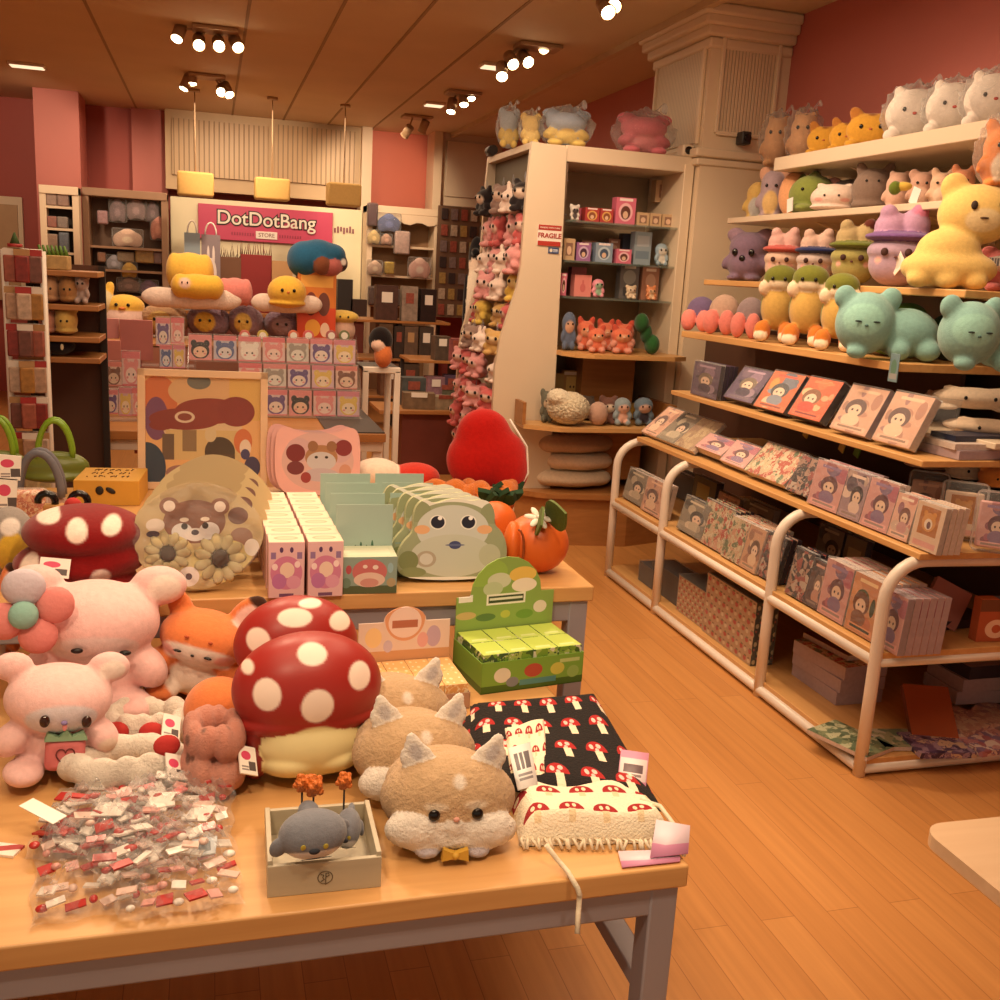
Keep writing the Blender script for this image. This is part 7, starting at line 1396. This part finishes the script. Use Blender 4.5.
# counter and things on it
q = onY(266, 300, 11.2)
ct = thing('counter', 'long dark red and brown sales counter below the shop sign', 'counter', (float(q[0]), 11.02, 0))
MB().box((0.05, 0, .5), (1.9, .44, 1.0)).build('counter_body', mat('red_brown_counter', (130, 56, 44), .6, var=.2), ct); MB().box((.05, -.02, 1.02), (1.94, .5, .04), bev=.004).build('countertop', WOODD, ct)
CTZ = 1.04
def far(b_, y): p = onY((b_[0] + b_[2]) / 2, b_[3], y); k = depth(p) / 1000; return p, (b_[2] - b_[0]) * k, (b_[3] - b_[1]) * k
for b_, lb, c in (((214, 258, 241, 300), 'brown gift box with spiky grass top on the counter', (120, 76, 50)), ((241, 256, 271, 300), 'dark red gift box with spiky grass top on the counter', (150, 26, 30))):
    p, w, h = far(b_, 11.0)
    r = thing('gift_box', lb, 'box', (float(p[0]), 11.05, CTZ)); hh = max(.2, float(p[2]) + h - CTZ)
    MB().box((0, 0, hh / 2), (w, .2, hh), bev=.004).build('box_body', mat('gift_%d' % c[0], c, .5), r)
    gb = MB()
    for i in range(16): x = (i / 15 - .5) * w; gb.tube([(x, rnd.uniform(-.06, .06), hh), (x + rnd.uniform(-.02, .02), 0, hh + rnd.uniform(.04, .16))], [.006, .001], 0, 5)
    gb.build('dried_grass', mat('gift_grass_%d' % c[0], shade(c, .9), .8), r)
for b_, lb, m_, y in (((185, 234, 200, 268), 'pale blue gift bag with round print and thin handles, left one', decal('pale_blue_bag', (140, 160, 176), [('e', .5, .45, .26, .26, (190, 196, 200)), ('e', .5, .42, .14, .14, (220, 200, 180))]), 10.9), ((202, 236, 220, 272), 'grey gift bag with rabbit face print and thin handles, right one', decal('grey_rabbit_bag', (140, 126, 136), [('e', .5, .5, .3, .2, (226, 214, 214)), ('e', .36, .72, .07, .14, (226, 214, 214)), ('e', .64, .72, .07, .14, (226, 214, 214)), ('e', .4, .5, .03, .03, (50, 40, 50)), ('e', .6, .5, .03, .03, (50, 40, 50))]), 10.9)):
    p, w, h = far(b_, y)
    r = thing('gift_bag', lb, 'bag', (float(p[0]), y, CTZ)); hh = float(p[2]) + h - CTZ
    MB().box((0, 0, hh / 2), (w, .1, hh)).build('bag_body', m_, r)
    MB().tube([(w * .3 * math.cos(a), 0, hh + .12 * math.sin(a)) for a in [PI * i / 8 for i in range(9)]], .008, 0, 6).build('handle', PAPER, r)
for b_, lb, m_ in (((337, 280, 352, 310), 'row of small dark bottles right of the blue plush on the counter', DARKGREY), ((272, 262, 292, 296), 'beige carton on the counter behind the yellow chick', KRAFT), ((350, 300, 366, 330), 'dark crate at the right end of the counter', mat('dark_crate', (70, 46, 40), .6))):
    p, w, h = far(b_, 10.9); carton('counter_carton', lb, 'box', (float(p[0]), 10.95, CTZ), w, .16, max(.12, float(p[2]) + h - CTZ), m_, m_)
# ---------------------------------------------------------------- far left: shelf bay, bookcase, peg stand, side shelf
def bay(name, label, cat, b_, y, zs, frame, back, d=.35, top=True):
    A, B = onY(b_[0], (b_[1] + b_[3]) / 2, y), onY(b_[2], (b_[1] + b_[3]) / 2, y); zt = float(onY((b_[0] + b_[2]) / 2, b_[1], y)[2]); w = float(B[0] - A[0])
    r = thing(name, label, cat, (float(A[0] + B[0]) / 2, y + d / 2, 0))
    for s in (-1, 1): MB().box((s * (w / 2 - .03), 0, zt / 2), (.06, d, zt), bev=.004).build('side_panel', frame, r)
    MB().box((0, d / 2 - .015, zt / 2), (w - .1, .02, zt - .05)).build('back_panel', back, r)
    MB().box((0, 0, zt - .04), (w, d + .03, .08), bev=.006).build('top_panel', frame, r)
    out = []
    for yy in zs:
        z = float(onY((b_[0] + b_[2]) / 2, yy, y)[2]); MB().box((0, 0, z - .012), (w - .12, d - .03, .024)).build('shelf_board', frame, r); out.append(z)
    return r, w, zt, out
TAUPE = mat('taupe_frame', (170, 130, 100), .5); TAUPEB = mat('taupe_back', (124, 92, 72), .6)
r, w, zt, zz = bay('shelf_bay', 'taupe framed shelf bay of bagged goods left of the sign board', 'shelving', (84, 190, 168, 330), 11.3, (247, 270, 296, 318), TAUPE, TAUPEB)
def bags(y, rows, where, nm='goods_bag', cat='packet', d=.08):
    for i, (b_, c, what, z) in enumerate(rows):
        p, w, h = far(b_, y)
        k_ = mat('goods_%d_%d_%d' % c, c, .35, var=.35, vs=26)
        rr = thing(nm, '%s %s' % (what, where), cat, (float(p[0]), y, float(p[2]) if z is None else z))
        if any(t in what for t in ('plush', 'cushion', 'blanket', 'bag')) and (d > .07):
            V, F, c_ = soft_arrays([((0, 0, .5), (.5, .4, .4), c), ((-.3, 0, .35), (.22, .3, .32), c), ((.3, 0, .4), (.22, .3, .36), c), ((0, -.1, .75), (.25, .25, .25), shade(c, 1.15))], [((0, -.5, .4), (.2, .3, .2), shade(c, 1.25))], 18, .1, 0)
            lo = V.min(0); sp_ = V.max(0) - lo; V = (V - lo - sp_ * [.5, .5, 0]) / sp_ * [w, d, h]; link('contents', to_mesh(V, F, c_, PLUSH), rr)
        else: MB().box((0, 0, h / 2), (w, d, h), bev=min(w, h, d) * .2).build('contents', k_, rr)
        MB().box((0, 0, h / 2), (w * 1.06, d * 1.15, h * 1.04), bev=min(w, h, d) * .22).build('plastic_bag', CLEAR, rr)
q0, q1, q2, q3 = zz
bags(11.42, [((98, 211, 108, 224), (206, 150, 160), 'small pink card hung', None), ((110, 199, 126, 222), (132, 110, 116), 'dark grey bagged plush, top left', None), ((127, 198, 146, 220), (146, 122, 124), 'grey bagged plush, top middle', None), ((146, 202, 160, 222), (120, 100, 106), 'grey bagged plush, top right', None), ((151, 216, 166, 240), (226, 150, 130), 'salmon pink wrapped blanket', None), ((114, 228, 142, 246), (226, 190, 170), 'pale pink bagged cushion', q0), ((107, 255, 122, 270), (170, 170, 186), 'pale blue bag hung', None), ((122, 262, 137, 278), (226, 180, 70), 'yellow bag hung', None), ((136, 250, 154, 263), (222, 176, 76), 'yellow flat packet', None), ((154, 252, 166, 264), (180, 140, 140), 'rose packet', None), ((118, 252, 134, 262), (190, 160, 120), 'sand coloured packet', None), ((118, 278, 140, 292), (140, 110, 100), 'taupe bagged cushion', None), ((140, 280, 158, 294), (120, 90, 120), 'purple grey bagged plush', None), ((98, 252, 106, 262), (196, 130, 90), 'small orange packet', None)], 'in the taupe shelf bay')
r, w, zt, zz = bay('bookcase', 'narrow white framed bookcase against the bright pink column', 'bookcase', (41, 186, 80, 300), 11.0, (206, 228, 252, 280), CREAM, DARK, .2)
bags(11.04, [((47, 190, 57, 205), (200, 160, 140), 'beige trinkets, top shelf left', zz[0]), ((58, 191, 69, 205), (186, 140, 120), 'tan trinkets, top shelf right', zz[0]), ((48, 216, 57, 227), (196, 110, 90), 'coral trinkets, second shelf left', zz[1]), ((58, 216, 68, 227), (170, 150, 140), 'grey trinkets, second shelf right', zz[1]), ((48, 234, 58, 251), (190, 150, 120), 'tan trinkets, third shelf left', zz[2]), ((60, 232, 69, 251), (110, 126, 150), 'blue grey trinkets, third shelf right', zz[2])], 'in the narrow white bookcase', 'trinket_box', 'box', .06)
# slatted gondola shelf at the left with plush
SY = 4.3
sx = lambda px, z: onY(px, 300, SY)[0]
r = thing('side_shelf', 'small wooden shelf unit of plush at the far left behind the front tables', 'shelving', (float(onY(58, 320, SY)[0]), SY + .15, 0))
for yy in (270, 304, 336, 357):
    z = float(onY(58, yy, SY)[2]); MB().box((0, 0, z - .012), (.3, .3, .022), bev=.003).build('shelf_board', WOODD, r)
for s in (-1, 1): MB().box((s * .14, .13, .75), (.025, .03, 1.5)).build('post', DARK, r)
MB().box((0, .15, .8), (.26, .015, 1.4)).build('back_panel', mat('deep_brown_panel', (70, 44, 34), .6), r)
def shz(yy): return float(onY(58, yy, SY)[2])
p, w, h = far((38, 248, 66, 270), SY)
r = thing('pencil_box', 'cream box of green topped sticks on the uppermost left shelf', 'box', (float(p[0]), SY + .08, shz(270)))
MB().box((0, 0, h * .32), (w, .12, h * .64), bev=.004).build('box_body', mat('straw_box', (214, 176, 110), .6, var=.3, vs=60), r)
gb = MB()
for i in range(7): x = (i / 6 - .5) * w * .85; gb.tube([(x, 0, h * .6), (x - .01, 0, h * 1.08)], [.009, .004], 0, 6)
gb.build('green_sticks', mat('fresh_green', (96, 140, 40), .5), r)
for b_, zy, lb, d in (((38, 274, 58, 304), 304, 'tan round bear plush on the second left shelf, left', critter('tb1', (206, 160, 120), 'dome', 'round', N=26)), ((56, 274, 78, 304), 304, 'brown bear plush on the second left shelf, right', critter('tb2', (186, 136, 84), 'dome', 'round', N=26)), ((36, 308, 54, 336), 336, 'pinkish plush on the third left shelf, left', critter('tb3', (226, 160, 140), 'dome', 'round', N=26)), ((52, 306, 76, 336), 336, 'pale yellow bear plush on the third left shelf, right', critter('tb4', (226, 190, 100), 'dome', 'round', N=28)), ((72, 270, 88, 302), 304, 'greyish bagged plush at the right end of the second left shelf', critter('tb5', (190, 166, 160), 'sit', 'round', N=24)), ((36, 338, 72, 357), 357, 'black plush pouch on the fourth left shelf', dict(key='blkp', N=26, k=.06, blobs=[((0, 0, .5), (.5, .3, .4), (30, 24, 34))], parts=[('eye', -.2, .5, (.04, .02, .08), (240, 226, 190)), ('eye', .2, .5, (.04, .02, .08), (240, 226, 190))]))):
    p, w, h = far(b_, SY); soft('plush_toy', lb, 'plush toy', (float(p[0]), SY + .08, shz(zy) + .001), (w, .14, h), d)
# peg stand
PY = 4.2
A, B = onY(3, 300, PY), onY(42, 300, PY)
pr = thing('peg_stand', 'white wire stand hung with packets at the far left edge', 'rack', (float(A[0] + B[0]) / 2, PY + .06, 0)); pwid = float(B[0] - A[0]); pz = float(onY(20, 250, PY)[2])
for s in (-1, 1): MB().tube([(s * pwid / 2, 0, 0), (s * pwid / 2, 0, pz)], .012, 0, 8).build('post', TUBEW, pr)
rails = MB()
for i in range(7): rails.tube([(-pwid / 2, 0, pz - .14 * i), (pwid / 2, 0, pz - .14 * i)], .006, 0, 6)
rails.build('cross_wires', TUBEW, pr); MB().box((0, 0, .015), (pwid + .1, .3, .03)).build('base', TUBEW, pr)
PC = [(206, 110, 90), (226, 180, 150), (180, 60, 56), (240, 206, 180), (150, 90, 80), (214, 150, 70)]
for j in range(7):
    for i in range(3):
        c = PC[(i * 2 + j) % 6] if j < 6 else (232, 206, 150); z = pz - .14 * j
        rr = thing('hanging_pack', '%s packet on the left wire stand, %s row down, %s column' % (('rust', 'peach', 'red', 'cream', 'brown', 'amber')[(i * 2 + j) % 6] if j < 6 else 'pale straw', ORD[j], ORD[i]), 'packet', (float(pr.location.x) + (i - 1) * pwid * .3, PY + .035 - .012 * (i % 2), z - .12), rnd.uniform(-12, 12))
        MB().box((0, 0, .05), (.052, .02, .1), bev=.006).build('contents', mat('hang_%d_%d' % (c[0], c[1]), c, .4, var=.5, vs=50), rr)
        MB().box((0, .0, .112), (.056, .006, .024)).build('header_card', (PAPER, KRAFT, mat('red_card', (190, 50, 50), .5))[(i + j) % 3], rr)
p, w, h = far((6, 232, 18, 246), PY)
r = thing('christmas_tree_toy', 'tiny green tree ornament on top of the left wire stand', 'ornament', (float(p[0]), PY + .06, pz + .012))
MB().cyl((0, 0, h / 2), w * .5, h, 0, n=12, r2=.002).build('tree', mat('tree_green', (60, 90, 36), .8), r); MB().cyl((0, 0, .004), w * .6, .012, 0).build('base', mat('red_card', (190, 50, 50), .5), r)
tag(MB().box((0, 0, .17), (.22, .2, .34)).box((0, -.1, .32), (.24, .03, .03)).build('dark_crate', DARK, None, (float(onY(58, 320, SY)[0]), SY + .13, .001)), 'dark crate in shadow below the left shelf unit', 'crate')
# ---------------------------------------------------------------- far right of the aisle: shelves, card wall and islands
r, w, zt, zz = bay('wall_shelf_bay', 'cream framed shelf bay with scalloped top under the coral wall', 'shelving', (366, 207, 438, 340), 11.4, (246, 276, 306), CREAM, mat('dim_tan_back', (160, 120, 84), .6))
MB().prism([(-w / 2, zt - .08), (w / 2, zt - .08)] + [(w / 2 - w * i / 12, zt - .14 - .05 * abs(math.sin(i * .9))) for i in range(13)], -.19, -.175, 0).build('scalloped_valance', CREAM, r)
bags(11.36, [((367, 204, 377, 226), (90, 30, 46), 'dark maroon poster pack, top left', None), ((377, 214, 400, 232), (96, 110, 160), 'blue plush bundle', None), ((394, 232, 409, 254), (236, 200, 190), 'white card with pink print', None), ((367, 232, 380, 246), (206, 180, 120), 'yellow and white plush', zz[0]), ((380, 236, 392, 247), (190, 150, 130), 'tan plush', zz[0]), ((384, 262, 394, 274), (226, 190, 50), 'bright yellow square frame', None), ((408, 258, 430, 278), (236, 190, 180), 'pale pink plush cluster', None), ((367, 266, 382, 280), (220, 190, 170), 'cream plush', zz[1]), ((368, 288, 384, 306), (120, 80, 70), 'brown box', zz[2]), ((386, 290, 402, 306), (96, 70, 64), 'dark brown box', zz[2])], 'in the cream scalloped shelf bay')
cw = thing('card_wall', 'dark slat panel hung with rows of small cards at the back right', 'display board', onY(461, 260, 11.3))
A, B = onY(438, 260, 11.3), onY(486, 260, 11.3); zt, zb = float(onY(461, 207, 11.3)[2]), float(onY(461, 318, 11.3)[2])
MB().box((0, .03, (zt + zb) / 2 - cw.location.z), (B[0] - A[0], .04, zt - zb)).build('slat_panel', mat('dim_slat', (120, 88, 64), .6), cw)
cm = [mat('card_%d' % i, c, .5, var=.5, vs=40) for i, c in enumerate(((226, 206, 180), (60, 44, 44), (190, 90, 70), (206, 170, 90), (150, 130, 130)))]
for j in range(7):
    for i in range(5):
        x = float(A[0]) + float(B[0] - A[0]) * (i + .5) / 5; z = zt - (zt - zb) * (j + .5) / 7; ci = (i * 3 + j * 2 + (j == 0)) % 5
        tag(MB().box((0, 0, 0), (.075, .012, .12), ci and 0, bev=.002).build('hanging_card', cm[ci], None, (x, 11.29, z)), '%s card on the back right panel, %s row down, %s from the left' % (('cream', 'black', 'rust', 'yellow', 'grey')[ci], ORD[j], ORD[i]), 'card', 'cards on the back right panel')
def island(name, label, b_, y, w, d, zs, m_, dx=0):
    p = onY((b_[0] + b_[2]) / 2, 300, y); r = thing(name, label, 'shelving', (float(p[0]) + dx, y + d / 2, 0))
    for z in zs: MB().box((0, 0, z - .012), (w, d, .024), bev=.003).build('shelf_board', m_, r)
    MB().box((0, 0, zs[-1] / 2), (.04, d * .9, zs[-1])).build('centre_panel', DARK, r)
    for s in (-1, 1): MB().box((s * w / 2 * .96, d * .4, zs[-1] / 2), (.03, .03, zs[-1])).build('post', DARKGREY, r)
    MB().box((0, 0, .04), (w, d, .08)).build('base', WOODD, r)
    return r
i1 = island('island_rack', 'dark island rack of books and boxes in the aisle, farther one', (378, 0, 425, 0), 9.3, .95, .5, (.4, .75, 1.1), WOODD)
i2 = island('island_rack', 'wood topped island rack nearer the white cabinet', (430, 0, 490, 0), 8.2, .9, .5, (.14, .5, .84), WOODD, .05)
LP = float(onY(432, 410, 7.55)[2]); pl_ = thing('low_plinth', 'low dark wood plinth of small packs in front of the island racks', 'display stand', (float(onY(438, 410, 7.7)[0]), 7.75, 0))
MB().box((0, 0, LP - .015), (1.0, .5, .03), bev=.003).build('plinth_top', WOODD, pl_); MB().box((0, .02, (LP - .03) / 2), (.62, .4, LP - .03)).build('plinth_base', mat('red_brown_counter', (130, 56, 44), .6), pl_)
rows = [((376, 278, 398, 312), 9.3, (96, 56, 46), 'brown framed set', 1.1), ((402, 278, 418, 312), 9.3, (190, 166, 150), 'pale tall box', 1.1), ((420, 282, 436, 314), 9.3, (50, 30, 30), 'dark tall box', 1.1), ((378, 316, 392, 350), 9.3, (120, 90, 66), 'tan upright books', .75), ((394, 318, 404, 350), 9.3, (70, 54, 46), 'dark upright books', .75), ((405, 318, 418, 350), 9.3, (130, 100, 80), 'beige upright books', .75), ((420, 318, 434, 350), 9.3, (84, 66, 56), 'brown upright books', .75), ((380, 352, 398, 384), 9.3, (140, 96, 70), 'rust box', .4), ((402, 352, 420, 384), 9.3, (96, 74, 56), 'olive box', .4),
    ((436, 294, 452, 318), 8.2, (110, 90, 76), 'grey brown box', .84), ((450, 300, 466, 322), 8.2, (190, 100, 100), 'rose box', .84), ((464, 304, 480, 324), 8.2, (150, 80, 76), 'dull red box', .84), ((428, 336, 446, 360), 8.2, (190, 140, 160), 'lilac window box', .5), ((446, 336, 462, 362), 8.2, (110, 84, 120), 'violet box', .5), ((438, 352, 460, 368), 8.2, (120, 120, 96), 'green grey box', .5), ((402, 370, 426, 398), 7.75, (96, 104, 106), 'blue grey leaning tray with oval', LP), ((404, 394, 436, 410), 7.55, (150, 120, 90), 'tan low basket of packs', LP), ((430, 398, 460, 411), 7.55, (190, 170, 140), 'silvery shallow tray of packs', LP), ((460, 380, 476, 404), 7.8, (60, 40, 36), 'dark box', LP)]
for b_, y, c, what, z in rows:
    p, w, h = far(b_, y); m_ = mat('isle_%d_%d_%d' % c, c, .5, var=.55, vs=22)
    o = carton('island_goods', what + (' on the farther island rack' if y > 9 else ' on the nearer island rack' if y > 8.05 or z > .49 else ' on the low plinth'), 'box', (float(p[0]), y + .08, z + .001), w, .14, h, m_, m_, None, rnd.uniform(-6, 6))
    MB().box((0, -.072, o.dimensions.z * .5 + .05), (w * .5, .004, h * .3)).build('printed_label', (PAPER, KRAFT, cm[2], cm[3])[int(b_[0]) % 4], o)
p, w, h = far((467, 238, 487, 296), 8.1)
r = thing('penguin_plush', 'black and white tall plush with capped head beside the cabinet fin', 'plush toy', (float(p[0]), 8.15, .842), -30)
w_ = float(p[2]) + h - .842
soft_ = dict(key='peng', N=44, k=.04, mat=PLUSH, blobs=[((0, 0, .4), (.2, .18, .4), (236, 220, 200)), ((0, .03, .76), (.16, .15, .14), (236, 210, 190)), ((0, .05, .82), (.18, .17, .14), (24, 20, 24)), ((0, -.14, .84), (.1, .12, .03), (20, 18, 22)), ((-.2, 0, .42), (.06, .1, .26), (30, 26, 30)), ((.2, 0, .42), (.06, .1, .26), (30, 26, 30))])
bpy.data.objects.remove(r)
soft('capped_plush', 'black and white tall plush with capped head beside the cabinet fin', 'plush toy', (float(p[0]), 8.2, .842), (w * 1.1, w, w_), soft_, rz=-20)
# ---------------------------------------------------------------- light
WARM = (1, .725, .465)
def area(x, y, w, d, p, z=ZC - .12, col=WARM): light('AREA', (x, y, z), p, col, (w, d))
for x, y, w, d, p in ((0.2, 1.6, 2.2, 1.6, 36), (.2, 4.4, 2.4, 1.6, 36), (.2, 7.4, 2.6, 2, 40), (.4, 10.4, 3, 1.6, 40), (1.7, 3.2, .8, 2.6, 34)): area(x, y, w, d, p)  # large unseen areas, added under the ceiling for soft light
def spot(loc, to, p, ang=60, size=.06): light('SPOT', loc, p, WARM, size, aim(loc, to), ang)
for a, b, p, g in (((-.25, 3.6, 2.85), (-.1, 1.7, .6), 70, 62), ((-.5, .3, 2.9), (0, 1.75, .7), 85, 55), ((.6, .5, 2.9), (.5, 2.2, .7), 75, 55), ((.5, 3.2, 2.9), (.5, 2.2, .8), 70, 60), ((1.35, 4.2, 2.85), (3.0, 3.9, 1.3), 60, 80), ((1.3, 3.0, 2.9), (2.4, 3.0, .7), 85, 75),  # includes unseen front spots, added to brighten the faces of the table plush
                   ((1.2, 4.4, 2.85), (2.1, 5.8, 1.2), 75, 70), ((1.0, 7, 2.9), (1.4, 9, .8), 110, 80), ((-.2, 5.2, 2.9), (0, 5.6, 1), 70, 70), ((0.2, 9.4, 2.9), (.3, 12, 1.9), 120, 70), ((-1.6, 9.4, 2.9), (-1.7, 11.4, 2.3), 90, 60), ((1.6, 10, 2.9), (1.9, 12, 2.2), 90, 60)):
    spot(a, b, p, g)
w = bpy.data.worlds.new('world'); SC.world = w; w.use_nodes = True
w.node_tree.nodes['Background'].inputs[0].default_value = (1, .75, .51, 1); w.node_tree.nodes['Background'].inputs[1].default_value = .42
SC.view_settings.view_transform = 'Standard'; SC.view_settings.look = 'None'; SC.view_settings.exposure = 0; SC.view_settings.gamma = 1
cy = SC.cycles
cy.max_bounces = 6; cy.diffuse_bounces = 3; cy.glossy_bounces = 3; cy.transmission_bounces = 4; cy.transparent_max_bounces = 16
cy.caustics_reflective = False; cy.caustics_refractive = False; cy.sample_clamp_indirect = 4; cy.use_denoising = True
